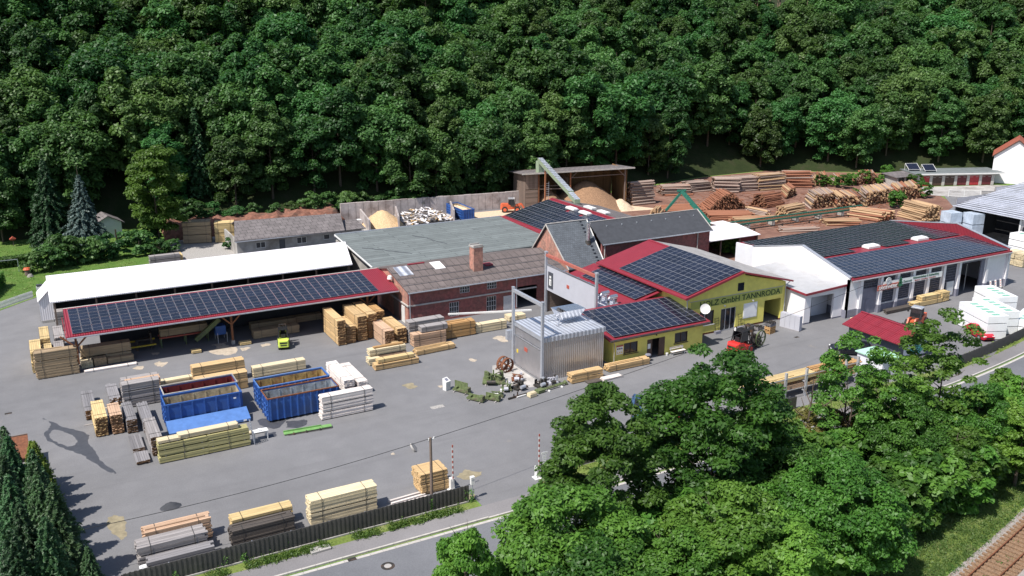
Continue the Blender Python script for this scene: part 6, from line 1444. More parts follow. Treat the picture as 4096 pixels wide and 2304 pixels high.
def forklift(lab, x, y, rz, paint, s=1.0, mast=True, rimc='rim_red'):
    t = thing('forklift', lab, 'forklift', (x, y, 0), rz)
    mb = MB(); loft(mb, [[(-1.45*s,-.5*s,.35*s),(-1.45*s,.5*s,.35*s),(-1.4*s,.45*s,1.05*s),(-1.4*s,-.45*s,1.05*s)],[(-1.2*s,-.62*s,.25*s),(-1.2*s,.62*s,.25*s),(-1.15*s,.6*s,1.18*s),(-1.15*s,-.6*s,1.18*s)],[(-.3*s,-.62*s,.25*s),(-.3*s,.62*s,.25*s),(-.45*s,.6*s,1.15*s),(-.45*s,-.6*s,1.15*s)],[(.1*s,-.6*s,.25*s),(.1*s,.6*s,.25*s),(.0,.58*s,.72*s),(.0,-.58*s,.72*s)],[(.95*s,-.58*s,.3*s),(.95*s,.58*s,.3*s),(.95*s,.55*s,.72*s),(.95*s,-.55*s,.72*s)]]); mb.build('body', M[paint], t, world=False)
    mb = MB(); mb.cbox((-1.38*s,0,.85*s),(.12*s,.8*s,.16*s)); mb.cbox((-1.44*s,0,.6*s),(.06*s,.7*s,.1*s)); mb.build('rear_grille', M['black'], t, world=False)
    mb = MB()
    for sy in (-1, 1):
        mb.bar((-.75*s,sy*.5*s,1.15*s),(-.5*s,sy*.48*s,2.15*s),.08*s); mb.bar((.75*s,sy*.52*s,.7*s),(.45*s,sy*.48*s,2.15*s),.08*s); mb.bar((-.5*s,sy*.48*s,2.15*s),(.5*s,sy*.48*s,2.15*s),.08*s)
    for i in range(6): mb.box((-.55+i*.2)*s,-.5*s,2.13*s,(-.46+i*.2)*s,.5*s,2.19*s)
    mb.build('overhead_guard', M['black'], t, world=False)
    mb = MB(); mb.box(-.6*s,-.44*s,1.2*s,.45*s,-.42*s,2.05*s); mb.box(-.6*s,.42*s,1.2*s,.45*s,.44*s,2.05*s); mb.box(.5*s,-.4*s,.85*s,.52*s,.4*s,2.05*s); mb.build('cab_glass', M['car_glass'], t, world=False)
    mb = MB(); mb.cbox((-.35*s,0,.95*s),(.5*s,.5*s,.3*s)); mb.cbox((-.55*s,0,1.3*s),(.12*s,.48*s,.6*s)); mb.build('seat', M['black'], t, world=False)
    mb = MB()
    for sy in (-1, 1): mb.box(1.05*s,(sy*.36-.07)*s,.1*s,1.22*s,(sy*.36+.07)*s,2.25*s)
    for z in (.5,1.4,2.2): mb.box(1.07*s,-.36*s,z*s,1.2*s,.36*s,(z+.1)*s)
    mb.box(1.22*s,-.55*s,.3*s,1.3*s,.55*s,.42*s); mb.box(1.22*s,-.55*s,.75*s,1.3*s,.55*s,.85*s); mb.build('mast', M['machine_dark'], t, world=False)
    for sy in (-1, 1):
        mb = MB(); mb.box(1.3*s,(sy*.32-.06)*s,.1*s,2.4*s,(sy*.32+.06)*s,.16*s); mb.box(1.3*s,(sy*.32-.06)*s,.1*s,1.36*s,(sy*.32+.06)*s,.85*s); mb.build('fork', M['machine_dark'], t, world=False)
        wheel(t, .72*s, sy*.56*s, .36*s, .26*s, rimc); wheel(t, -1.0*s, sy*.5*s, .3*s, .22*s, rimc)
    return t
f = forklift('lime green forklift with a black cab in front of the solar shed', 25.2, 104.0, 76, 'lime', 1.05, rimc='rim')
f = forklift('large red forklift carrying a flywheel machine before the yellow hall', 72.3, 76.4, 12, 'fork_red', 1.3)
mb = MB(); mb.cyl((-.9,.3,2.85),(-.9,.3,3.2),.12,.1,8); mb.build('beacon', M['frame_white'], f, world=False)
t = thing('flywheel_machine', 'old dark engine with a big spoked flywheel on the forks of the red forklift', 'machine', (74.9, 76.9, .22), 12)
mb = MB(); n = 24
for k in range(n):
    a, b = 2*math.pi*k/n, 2*math.pi*(k+1)/n; mb.bar((.5+.95*math.cos(a),-.5,1.0+.95*math.sin(a)),(.5+.95*math.cos(b),-.5,1.0+.95*math.sin(b)),.14,.12)
for k in range(6): a = math.pi*k/3; mb.bar((.5,-.5,1.0),(.5+.9*math.cos(a),-.5,1.0+.9*math.sin(a)),.08)
mb.build('flywheel', M['machine'], t, world=False)
mb = MB(); mb.cbox((.3,.1,.35),(1.2,.9,.5)); mb.cyl((.0,.1,.6),(.0,.1,1.5),.3,.24,10); mb.cbox((.6,.1,.9),(.5,.6,.7)); mb.cyl((.5,-.55,1.0),(.5,.4,1.0),.1); mb.build('engine_block', M['machine_dark'], t, world=False)
def loader(lab, x, y, rz, s=1.0):
    t = thing('wheel_loader', lab, 'loader', (x, y, 0), rz)
    mb = MB(); loft(mb, [[(-2.2*s,-.6*s,.6*s),(-2.2*s,.6*s,.6*s),(-2.15*s,.55*s,1.45*s),(-2.15*s,-.55*s,1.45*s)],[(-1.9*s,-.75*s,.55*s),(-1.9*s,.75*s,.55*s),(-1.85*s,.7*s,1.6*s),(-1.85*s,-.7*s,1.6*s)],[(-.7*s,-.75*s,.55*s),(-.7*s,.75*s,.55*s),(-.7*s,.7*s,1.55*s),(-.7*s,-.7*s,1.55*s)],[(.3*s,-.5*s,.6*s),(.3*s,.5*s,.6*s),(.3*s,.5*s,1.1*s),(.3*s,-.5*s,1.1*s)],[(1.5*s,-.42*s,.6*s),(1.5*s,.42*s,.6*s),(1.4*s,.4*s,1.2*s),(1.4*s,-.4*s,1.2*s)]]); mb.build('body', M['orange_paint'], t, world=False)
    mb = MB(); mb.box(-.72*s,-.62*s,1.1*s,.5*s,.62*s,1.4*s); mb.build('cab_base', M['machine_dark'], t, world=False)
    mb = MB(); mb.add([(-.7*s,-.6*s,1.4*s),(.5*s,-.6*s,1.4*s),(.5*s,.6*s,1.4*s),(-.7*s,.6*s,1.4*s),(-.62*s,-.56*s,2.5*s),(.3*s,-.56*s,2.5*s),(.3*s,.56*s,2.5*s),(-.62*s,.56*s,2.5*s)], [(0,1,5,4),(1,2,6,5),(2,3,7,6),(3,0,4,7)]); mb.build('cab_glass', M['car_glass'], t, world=False)
    mb = MB()
    for px, qx in ((-.7,-.62),(.5,.3)):
        for sy in (-1, 1): mb.bar((px*s,sy*.6*s,1.4*s),(qx*s,sy*.56*s,2.5*s),.09*s)
    mb.bar((-.1*s,-.6*s,1.4*s),(-.1*s,-.56*s,2.5*s),.07*s); mb.bar((-.1*s,.6*s,1.4*s),(-.1*s,.56*s,2.5*s),.07*s); mb.build('cab_frame', M['black'], t, world=False)
    mb = MB(); mb.box(-.75*s,-.64*s,2.5*s,.42*s,.64*s,2.6*s); mb.build('cab_roof', M['steel'], t, world=False)
    mb = MB(); mb.box(.3*s,-.5*s,2.61*s,.42*s,.5*s,2.64*s); mb.build('roof_panel', M['frame_white'], t, world=False)
    mb = MB()
    for sy in (-1, 1): mb.bar((.6*s,sy*.4*s,1.3*s),(1.7*s,sy*.4*s,1.5*s),.16*s,.22*s); mb.bar((1.7*s,sy*.4*s,1.5*s),(2.4*s,sy*.4*s,.45*s),.16*s,.22*s)
    mb.build('lift_arm', M['orange_paint'], t, world=False)
    mb = MB(); mb.bar((2.45*s,-.9*s,.75*s),(2.45*s,.9*s,.75*s),.08*s,.6*s)
    for sy in (-.5,.5): mb.box(2.4*s,(sy-.06)*s,.08*s,3.5*s,(sy+.06)*s,.16*s)
    mb.build('fork_carriage', M['machine_dark'], t, world=False)
    for sy in (-1, 1):
        wheel(t, .95*s, sy*.72*s, .56*s, .42*s, 'orange_paint'); wheel(t, -1.35*s, sy*.72*s, .56*s, .42*s, 'orange_paint')
        mb = MB(); mb.cbox((.62*s,sy*.85*s,2.2*s),(.06*s,.22*s,.34*s)); mb.build('mirror', M['black'], t, world=False)
    return t
loader('orange wheel loader before the concrete retaining wall', 87.3, 160.8, -28, 1.1)
loader('orange wheel loader with forks parked behind the red-roofed kiosk', 98.4, 72.8, -158, 1.05)
t = thing('small_tractor', 'small red garden tractor beside the lean-to of the old workshop', 'tractor', (53.4, 152.2, 0), -40)
mb = MB(); mb.box(-.9,-.35,.4,.1,.35,.8); mb.box(.1,-.25,.4,1.0,.25,.85); mb.cbox((-.5,0,.95),(.4,.45,.5)); mb.build('body', M['fork_red'], t, world=False)
for x, r in ((-.6,.45),(.75,.3)):
    for sy in (-.45,.45): wheel(t, x, sy, r, .24)
# ------------------------------------------------------------------ old machine parts by the kiln
def mthing(name, lab, x, y, rz=0): return thing(name, lab, 'machine part', (x, y, 0), rz, 'old sawmill machine parts before the kiln')
t = mthing('flywheel_pair', 'rusty pair of big spoked wheels beside the kiln frame', 44.9, 84.3, 12)
for yy in (-.4, .35):
    mb = MB(); n = 22
    for k in range(n):
        a, b = 2*math.pi*k/n, 2*math.pi*(k+1)/n; mb.bar((.8*math.cos(a),yy,.82+.8*math.sin(a)),(.8*math.cos(b),yy,.82+.8*math.sin(b)),.34,.07)
    for k in range(6): a = math.pi*k/3+.3; mb.bar((0,yy,.82),(.76*math.cos(a),yy,.82+.76*math.sin(a)),.07)
    mb.build('spoked_wheel', M['rust'], t, world=False)
mb = MB(); mb.cyl((0,-.9,.82),(0,.9,.82),.08); mb.bar((-.3,.7,.2),(1.2,1.0,1.0),.12); mb.bar((-.6,.9,.1),(1.0,1.3,.7),.1); mb.build('axle', M['rust'], t, world=False)
t = mthing('control_console', 'white slanted control console standing alone in the yard', 36.9, 82.5, 20)
mb = MB(); mb.add([(-.32,-.25,0),(.32,-.25,0),(.32,.25,0),(-.32,.25,0),(-.34,-.3,1.0),(.34,-.3,1.0),(.34,.28,1.3),(-.34,.28,1.3)], [(3,2,1,0),(4,5,6,7),(0,1,5,4),(1,2,6,5),(2,3,7,6),(3,0,4,7)]); mb.build('cabinet', M['frame_white'], t, world=False)
mb = MB(); mb.add([(-.2,-.17,1.085),(.2,-.17,1.085),(.2,.16,1.255),(-.2,.16,1.255)], [(0,1,2,3)]); mb.build('panel', M['plinth'], t, world=False, fix=False)
def trough(lab, x, y, rz, l, tall):
    t = mthing('machine_trough', lab, x, y, rz)
    mb = MB(); mb.box(0,0,.12,l,.5,.3); mb.box(0,.44,.3,l*.8,.5,tall); mb.cbox((l-.3,.25,.45),(.5,.55,.5)); mb.cbox((.35,.22,.4),(.3,.35,.25)); mb.build('bed', M['machine'], t, world=False)
    mb = MB()
    for u in (.3,l-.4): mb.box(u,-.3,0,u+.12,.8,.12)
    mb.build('skid', M['w_grey'], t, world=False); return t
trough('mossy green machine bed with an upright board near the console', 37.3, 81.9, -62, 2.1, 1.1)
trough('dark machine bed with a white strip on wooden skids', 37.6, 79.1, -58, 2.0, .6)
trough('olive machine bed with a tilted guard plate', 39.2, 78.2, -52, 1.7, .7)
def clutter(name, lab, x, y, rz, seed, sx, sy, hh, n, mats):
    t = mthing(name, lab, x, y, rz); rnd = random.Random(seed)
    mb = MB(); mb.box(-sx/2,-sy/2,.08,sx/2,sy/2,.26,0)
    for i in range(n):
        w_, d_, h_ = rnd.uniform(.15,.5)*sx*.5, rnd.uniform(.2,.6)*sy*.5, rnd.uniform(.3,1)*hh; px, py = rnd.uniform(-sx/2+w_/2,sx/2-w_/2), rnd.uniform(-sy/2+d_/2,sy/2-d_/2)
        if rnd.random() < .5: mb.box(px-w_/2,py-d_/2,.2,px+w_/2,py+d_/2,.2+h_)
        else: mb.cyl((px,py,.2),(px,py,.2+h_),min(w_,d_)*.6,min(w_,d_)*.45,10)
    for i in range(3): a = rnd.uniform(0,6.3); mb.bar((-sx*.5*math.cos(a),-sy*.5*math.sin(a),.4+hh*.4),(sx*.6*math.cos(a),sy*.6*math.sin(a),.3+hh*.5),.07)
    mb.build('casting', M[mats[0]], t, world=False)
    mb = MB(); mb.cyl((-sx*.3,-sy*.62,.42),(sx*.1,-sy*.62,.42),.2,n=12); mb.cbox((sx*.3,0,.55+hh*.4),(.2,.3,.25)); mb.build('motor', M[mats[1]], t, world=False)
    mb = MB()
    for u in (-.35,.35): mb.box(u*sx-.06,-sy*.75,0,u*sx+.06,sy*.75,.08)
    mb.build('skid', M['w_grey'], t, world=False)
clutter('machine_bed', 'large dark green saw machine on wooden skids with two upright motors', 42.3, 82.0, -30, 3, 2.4, 1.7, 1.2, 9, ('machine','machine_dark'))
clutter('pump_unit', 'green hydraulic cabinet with a pale box on top and hoses', 42.4, 79.3, -20, 5, 1.1, .9, .9, 5, ('machine','light_grey'))
clutter('motor_unit', 'grey round motor on an iron frame between cabinet and kiln', 43.9, 79.2, 15, 8, 1.5, 1.2, .8, 6, ('machine_dark','steel'))
clutter('bracket_unit', 'rust-red and grey bracket machine with bolts beside the kiln wall', 44.8, 81.2, -25, 9, 1.3, .9, .7, 6, ('rust','light_grey'))
clutter('gear_unit', 'low green gear machine with a white box lid', 40.8, 78.3, -30, 12, 1.3, .9, .4, 5, ('machine','frame_white'))
clutter('feed_unit', 'dark feed roller machine at the corner of the kiln', 46.2, 78.6, 10, 15, 1.3, .9, .7, 6, ('machine_dark','steel'))
clutter('press_unit', 'pale grey small press at the foot of the kiln front', 47.7, 78.6, -5, 18, 1.1, .8, .8, 6, ('light_grey','machine_dark'))
t = mthing('spindle_beam', 'long green double spindle lying in front of the kiln', 45.3, 77.0, 10)
mb = MB(); mb.cyl((0,0,.25),(3.6,0,.25),.09); mb.cyl((.2,.3,.22),(3.4,.3,.22),.08); mb.cbox((0,.15,.22),(.9,.7,.3)); mb.cyl((3.5,-.1,.25),(3.7,.4,.25),.16); mb.build('spindle', M['machine'], t, world=False)
mb = MB()
for u in (.9,2.7): mb.box(u,-.4,0,u+.14,.6,.12)
mb.build('skid', M['frame_white'], t, world=False)
t = mthing('guide_rail', 'dark guide rail with two stops on the ground', 41.4, 77.0, 6)
mb = MB(); mb.bar((0,0,.12),(2.4,.1,.12),.16); mb.cbox((.7,0,.3),(.1,.1,.4)); mb.cbox((1.2,.05,.35),(.1,.1,.5)); mb.build('rail', M['machine_dark'], t, world=False)
mb = MB(); mb.bar((1.0,-.15,.1),(2.2,-.1,.1),.12); mb.build('white_bar', M['frame_white'], t, world=False)
t = mthing('wood_box', 'small pale wooden box at the end of the machine parts', 44.0, 76.6, 10)
mb = MB(); mb.box(-.45,-.3,.06,.45,.3,.42); mb.box(-.4,-.25,.42,.4,.25,.5); mb.build('box', M['w_pale'], t, world=False)
# ------------------------------------------------------------------ small things
def crate(lab, x, y, rz, n, full=True):
    t = thing('pallet_crate', lab, 'crate', (x, y, 0), rz, 'wooden crates before the yellow hall')
    for k in range(n):
        z = k*.48; mb = MB()
        for i in range(3): mb.box(-.6,-.4+i*.33,z,.6,-.28+i*.33,z+.1)
        for zz_ in (.12,.3):
            mb.box(-.6,-.42,z+zz_,.6,-.39,z+zz_+.14); mb.box(-.6,.39,z+zz_,.6,.42,z+zz_+.14); mb.box(-.62,-.39,z+zz_,-.59,.39,z+zz_+.14); mb.box(.59,-.39,z+zz_,.62,.39,z+zz_+.14)
        mb.box(-.58,-.38,z+.1,.58,.38,z+.13); mb.build('frame', M['w_orange'] if k < n-1 else M['w_grey2'], t, world=False)
    mb = MB()
    for i in range(16): mb.cbox((random.uniform(-.5,.5),random.uniform(-.33,.33),n*.48-.05),(random.uniform(.1,.3),)*3)
    mb.build('contents', M['machine_dark'], t, world=False)
crate('open crate of scrap standing nearest the red forklift', 78.3, 81.6, 10, 2); crate('stack of three crates between forklift and grey cabinets', 80.4, 80.0, 12, 3); crate('single crate right at the yellow wall', 80.1, 81.7, 8, 1)
t = thing('cabinet_row', 'row of four joined light grey cabinets standing in the yard', 'cabinet', (83.2, 81.2, 0), -76)
mb = MB()
for i in range(4): mb.box(i*.7+.01,0,.1,i*.7+.69,.6,2.0)
mb.build('cabinet', M['light_grey'], t, world=False)
mb = MB(); mb.box(0,-.05,0,2.8,.65,.1); mb.build('pallet', M['w_grey2'], t, world=False)
t = thing('bench', 'pale wooden bench at the yellow office wall', 'bench', (65.4, 79.6, 0))
mb = MB(); mb.box(-1.0,-.4,.42,1.0,.0,.47); mb.build('seat', M['w_white'], t, world=False)
mb = MB(); mb.box(-1.0,.12,.62,1.0,.16,.72); mb.box(-1.0,.14,.8,1.0,.18,.9); mb.build('backrest', M['w_white'], t, world=False)
for x in (-.85,.85): mb = MB(); mb.box(x-.04,-.36,0,x+.04,-.3,.42); mb.bar((x,.0,0),(x,.18,.9),.06); mb.build('leg', M['steel'], t, world=False)
t = thing('waste_bin', 'dark lidded waste bin beside the brown office door', 'bin', (60.95, 79.3, 0))
mb = MB(); mb.cyl((0,0,0),(0,0,.75),.26,.32,12); mb.build('bin_body', M['dark_grey'], t, world=False); mb = MB(); mb.cyl((0,0,.75),(0,0,.84),.36,.3,12); mb.build('lid', M['plinth'], t, world=False)
t = thing('flower_pot', 'small white pot at the right side of the office door', 'pot', (64.0, 79.7, 0)); mb = MB(); mb.cyl((0,0,0),(0,0,.3),.12,.16,10); mb.build('pot', M['frame_white'], t, world=False)
for x, lb in ((74.4,'thin black trellis in a planter left of the glass door'),(78.2,'thin black trellis in a planter right of the glass door')):
    t = thing('planter', lb, 'planter', (x, 82.9, 0)); mb = MB(); mb.box(-.4,-.2,0,.4,.2,.35); mb.build('trough', M['plinth'], t, world=False)
    mb = MB(); 
    for u in (-.3,.3): mb.bar((u,.1,.3),(u*1.05,.3,2.0),.035)
    for k in range(5): mb.bar((-.32,.12+.04*k,.6+.32*k),(.32,.12+.04*k,.66+.32*k),.03)
    mb.build('trellis', M['machine_dark'], t, world=False)
for k in range(3):
    t = thing('traffic_board', ('first','second','third')[k]+' red and white striped traffic board from the open gate of the white hall', 'traffic sign', (122.4+k*1.15, 78.9, 0), 0, 'striped traffic boards at the white hall')
    mb = MB(); mb.box(-.3,-.12,0,.3,.12,.1); mb.build('base', M['black'], t, world=False); mb = MB(); mb.bar((0,.02,.1),(.05,.3,1.35),.26,.03); o = mb.build('board', M['sign_white'], t, world=False)
    mb = MB(); 
    for z in (.35,.7,1.05): mb.bar((-.1,.02+.24*(z-.1)-.03,z),(.13,.02+.24*(z-.1)-.03,z+.14),.03,.12)
    mb.build('stripe', M['fork_red'], o, world=False)
t = thing('utility_pole', 'tall weathered wooden pole carrying a cable at the front fence', 'pole', (25.8, 61.0, 0))
mb = MB(); mb.cyl((0,0,0),(0,0,6.1),.14,.1,10); mb.build('pole', M['old_board'], t, world=False); mb = MB(); mb.cbox((.15,0,5.95),(.3,.08,.08)); mb.cyl((.3,0,5.9),(.3,0,6.1),.05); mb.cyl((-.15,0,5.9),(-.15,0,6.05),.05); mb.build('insulator', M['frame_white'], t, world=False)
t = thing('overhead_cable', 'thin dark cable hanging from the wooden pole across the yard', 'cable', (25.8, 61.0, 6))
def sagline(p, q, s, n=14): return [Vector(p)+(Vector(q)-Vector(p))*(i/n)-Vector((0,0,s*4*(i/n)*(1-i/n))) for i in range(n+1)]
e1 = at(-250, 2230, 4.0); e2 = Vector((88, 72, 7.5))
mb = MB(); mb.tube(sagline((25.7,61,6.02), (e1.x,e1.y,4.0), .7), .022, 5); mb.tube(sagline((26.1,61,6.02), e2, .5), .022, 5); mb.build('cable', M['black'], t)
for (x, y, lb) in ((28.35,62.7,'white gate post housing with an upright striped barrier at the left of the entrance'),(35.7,61.1,'white gate post housing with an upright striped barrier at the right of the entrance')):
    t = thing('barrier', lb, 'barrier', (x, y, 0))
    mb = MB(); mb.cbox((0,0,.55),(.34,.4,1.1)); mb.box(-.35,-.35,0,.35,.35,.06); mb.build('housing', M['frame_white'], t, world=False)
    for k in range(14):
        mb = MB() if k == 0 else mb; mb.box(-.05,-.3,.9+k*.24,.05,-.24,1.12+k*.24,k % 2)
    mb.build('boom', [M['frame_white'], M['sign_red']], t, world=False)
t = thing('intercom_post', 'white letterbox and sign post on the fence end by the entrance', 'letterbox', (29.2, 60.5, 0))
mb = MB(); mb.box(-.04,-.04,0,.04,.04,1.5); mb.build('post', M['steel'], t, world=False); mb = MB(); mb.cbox((0,0,1.6),(.3,.25,.5)); mb.cbox((0,0,1.95),(.34,.3,.2)); mb.build('box', M['frame_white'], t, world=False)
t = thing('sign_post', 'white notice boards on a thin post beside the right entrance barrier', 'sign', (36.1, 60.7, 0))
mb = MB(); mb.cyl((0,0,0),(0,0,2.6),.035); mb.build('post', M['steel'], t, world=False)
for z, w_, h_ in ((2.45,.62,.22),(2.05,.36,.4),(1.6,.36,.3)): mb = MB(); mb.cbox((.02,-.05,z),(w_,.02,h_)); mb.build('board', M['sign_white'], t, world=False)
t = thing('cable_drum_lid', 'round grey disc lying tilted on the yard before the wooden pole', 'disc', (28.3, 71.0, 0))
mb = MB(); mb.cyl((0,0,.2),(.12,-.05,.3),.48,.5,24); mb.cyl((.1,.2,0),(.05,.1,.22),.1); mb.build('disc', M['concrete'], t, world=False)
t = thing('pavement_slab', 'pale concrete cover slab beside the fence and pavement', 'slab', (15.9, 59.1, 0), 2)
mb = MB(); mb.box(-.75,-.35,-.02,.75,.35,.16); mb.build('slab', M['concrete'], t, world=False)
t = thing('foil_bundle', 'small white foil bundle at the front end of the dark fence', 'bundle', (4.0, 62.4, 0)); mb = MB(); mb.cbox((0,0,.2),(.5,.4,.4)); mb.cbox((.05,0,.43),(.4,.3,.08)); mb.build('foil', M['wrap'], t, world=False)
t = thing('rust_roof_shed', 'small shed with rusty brown roof at the left picture edge beside the conifers', 'shed', (-4, 83, 0))
mb = MB(); mb.wall('x', 81.8, 81.9, -6.2, -2.6, 0, 1.9); mb.wall('y', -2.7, -2.6, 81.9, 85.9, 0, 1.9); mb.build('wall', M['old_board'], t)
mb = MB(); mb.slab([(-4.4,81.5,2.02),(-2.45,81.5,2.02),(-2.5,86,2.2),(-4.4,86,2.2)], .08); mb.build('roof', M['rust'], t)
mb = MB(); mb.slab([(-7,81.5,2.0),(-4.42,81.5,2.0),(-4.42,86,2.18),(-7,86,2.18)], .08)
for i in range(9): mb.bar((-7,82+i*.45,2.06+i*.018),(-4.45,82+i*.45,2.06+i*.018),.1)
mb.build('slat_roof', M['w_grey2'], t)
mb = MB(); mb.box(-2.45,82.0,0,-2.3,82.15,2.6); mb.box(-2.5,86.0,2.0,-6,86.1,2.3); mb.build('post', M['old_board'], t)
t = thing('low_lean_to', 'low plank-roofed lean-to in front of the rusty shed', 'lean-to', (-3, 80, 0))
mb = MB(); mb.slab([(-4.2,79.3,1.5),(-2.1,79.4,1.7),(-2.2,81.3,1.8),(-4.3,81.2,1.6)], .08); mb.build('roof', M['w_grey2'], t); mb = MB(); mb.box(-4,79.6,0,-2.3,79.7,1.45); mb.box(-2.25,79.3,0,-2.15,79.4,1.6); mb.build('wall', M['brown_door'], t)
# garden bits
t = thing('bird_table', 'little bird table with an orange roof on the lawn', 'bird table', tuple(at(55, 985))); mb = MB(); mb.bar((0,0,0),(0,0,1.1),.1); mb.build('post', M['old_board'], t, world=False); mb = MB(); mb.prism([(-.5,1.3),(.5,1.3),(0,1.7)], 'y', -.4, .4); mb.box(-.4,-.3,1.1,.4,.3,1.16); mb.build('roof', M['sign_red'], t, world=False)
t = thing('garden_stump', 'wooden stump planter with a stone by the garden hedge', 'planter', tuple(at(112, 1100))); mb = MB(); mb.cyl((0,0,0),(0,0,.9),.45,.4,10); mb.build('stump', M['old_board'], t, world=False); mb = MB(); mb.cyl((.3,-1.2,0),(.3,-1.2,.4),.5,.25,9); mb.build('stone', M['concrete'], t, world=False); mb = MB(); mb.cyl((0,0,.9),(0,0,1.2),.6,.4,9); mb.build('flowers', M['orange_paint'], t, world=False)
t = thing('carpet_frame', 'blue-grey steel tube frame standing on the lawn', 'frame', tuple(at(30, 1092))); mb = MB(); mb.bar((-3.5,0,0),(-3.5,0,2),.08); mb.bar((1.6,0,0),(1.6,0,2),.08); mb.bar((-3.5,0,2),(1.6,0,2),.08); mb.build('tube', M['steel'], t, world=False)
t = thing('garden_pole', 'dark wooden clothes pole on the lawn beside the blue spruce', 'pole', tuple(at(470, 990))); mb = MB(); mb.bar((0,0,0),(0,0,3.2),.2); mb.build('pole', M['brown_door'], t, world=False)
t = thing('water_tank', 'white caged water tank in front of the concrete wall end', 'tank', (55.4, 163.6, 0), 10); mb = MB(); mb.box(-.6,-.5,.15,.6,.5,1.1); mb.build('tank', M['wrap'], t, world=False); mb = MB()
for u in (-.6,-.2,.2,.6): mb.box(u-.02,-.53,.1,u+.02,-.5,1.15)
mb.box(-.62,-.54,0,.62,.54,.14); mb.build('cage', M['steel'], t, world=False)
t = thing('lawn_box', 'white box with a blue crate at the garden entrance by the picket fence', 'box', tuple(at(163, 1178))); mb = MB(); mb.cbox((0,0,.6),(.9,.6,1.2)); mb.build('box', M['frame_white'], t, world=False); mb = MB(); mb.cbox((0,0,1.35),(.8,.5,.3)); mb.build('crate', M['dark_grey'], t, world=False)
# ------------------------------------------------------------------ vegetation
def rand_dirs(n):
    v = RNG.normal(size=(n,3)); return v/np.linalg.norm(v, axis=1, keepdims=True)
def leaf_quads(C, Nrm, size, asp=.62, tone=None, droop=0.0):
    "diamond leaves at points C facing Nrm"
    n = len(C); r = rand_dirs(n); T = np.cross(Nrm, r); T /= np.linalg.norm(T, axis=1, keepdims=True)+1e-9; B = np.cross(Nrm, T)
    s = size*RNG.uniform(.65, 1.35, (n,1)); T = T*s; B = B*s*asp
    if droop: T[:,2] -= droop*s[:,0]
    V = np.stack([C-T, C-B*.9+T*.1, C+T, C+B*.9+T*.1], 1).reshape(-1,3); Q = np.arange(4*n).reshape(n,4)
    return V, Q
def crown_mesh(name, mt, rx, rz, zc, nclump, nleaf, leaf, cr=(.18,.34), bottom=-.75, shape=1.0, seed=0, low=0.0, spread=.55):
    "clumps of leaves spread through an egg shaped crown"
    global RNG; RNG = np.random.default_rng(seed+100)
    P = []; 
    while len(P) < nclump:
        d = rand_dirs(1)[0]
        if d[2] < bottom: continue
        r = RNG.uniform(.42, 1.0)**.5
        k = 1.0
        if d[2] > 0: k = 1-(1-shape)*d[2]
        p = np.array([d[0]*rx*r*k, d[1]*rx*r*k, zc+d[2]*rz*r])
        P.append((p, d))
    lob = rand_dirs(7)     # a few big lobes make the outline uneven
    Cs, Ns, Ts = [], [], []
    for p, d in P:
        l = .82+.3*max(0, max(lob @ d))**3
        p = np.array([p[0]*l, p[1]*l, zc+(p[2]-zc)*l]); R_ = RNG.uniform(*cr)*rx
        n = int(nleaf*RNG.uniform(.6,1.4)*(R_/(.26*rx))**1.5)
        dd = rand_dirs(n); dd[:,2] = np.where(dd[:,2] < -.25, -dd[:,2]*.6, dd[:,2]); dd /= np.linalg.norm(dd, axis=1, keepdims=True)
        rr = RNG.uniform(.55, 1.05, (n,1))
        c = p + dd*rr*np.array([R_, R_, R_*spread*1.25])
        nn = dd*.55 + np.array([0,0,.55]) + rand_dirs(n)*.6
        Cs.append(c); Ns.append(nn/np.linalg.norm(nn, axis=1, keepdims=True)); Ts.append(np.clip(RNG.uniform(.1,.9)+RNG.normal(0,.2,n),0,1))
    C, N, T = np.concatenate(Cs), np.concatenate(Ns), np.concatenate(Ts)
    keep = C[:,2] > low
    C, N, T = C[keep], N[keep], T[keep]
    V, Q = leaf_quads(C, N, leaf, droop=.15)
    return np_mesh(name, V, Q, T, mt)
def trunk_mesh(name, h, r, limbs, mt, rx, seed=1, n0=.35):
    rnd = random.Random(seed); mb = MB(); pts = [Vector((0,0,-.5))]
    for i in range(1, 6): pts.append(Vector((rnd.uniform(-.03,.03)*h*.3*i/5, rnd.uniform(-.03,.03)*h*.3*i/5, h*i/5)))
    for i in range(5): mb.cyl(pts[i], pts[i+1], r*(1-.17*i), r*(1-.17*(i+1)), 8, cap=False)
    for i in range(limbs):
        t = n0+(.9-n0)*i/max(1,limbs-1); k = min(4, int(t*5)); p = pts[k]+(pts[k+1]-pts[k])*(t*5-k); a = i*2.4+rnd.uniform(-.4,.4); l = rx*rnd.uniform(.6,.95)*(1.15-.5*t)
        q = p+Vector((math.cos(a)*l*.6, math.sin(a)*l*.6, l*.45)); e = q+Vector((math.cos(a+.3)*l*.4, math.sin(a+.3)*l*.4, l*.4)); rr = r*.42*(1.1-t)+.02
        mb.cyl(p, q, rr, rr*.7, 6, cap=False); mb.cyl(q, e, rr*.7, rr*.3, 5, cap=False)
        e2 = q+Vector((math.cos(a-.7)*l*.4, math.sin(a-.7)*l*.4, l*.3)); mb.cyl(q, e2, rr*.55, rr*.2, 5, cap=False)
    o = mb.build(name, mt, smooth=True); COL.objects.unlink(o); return o.data
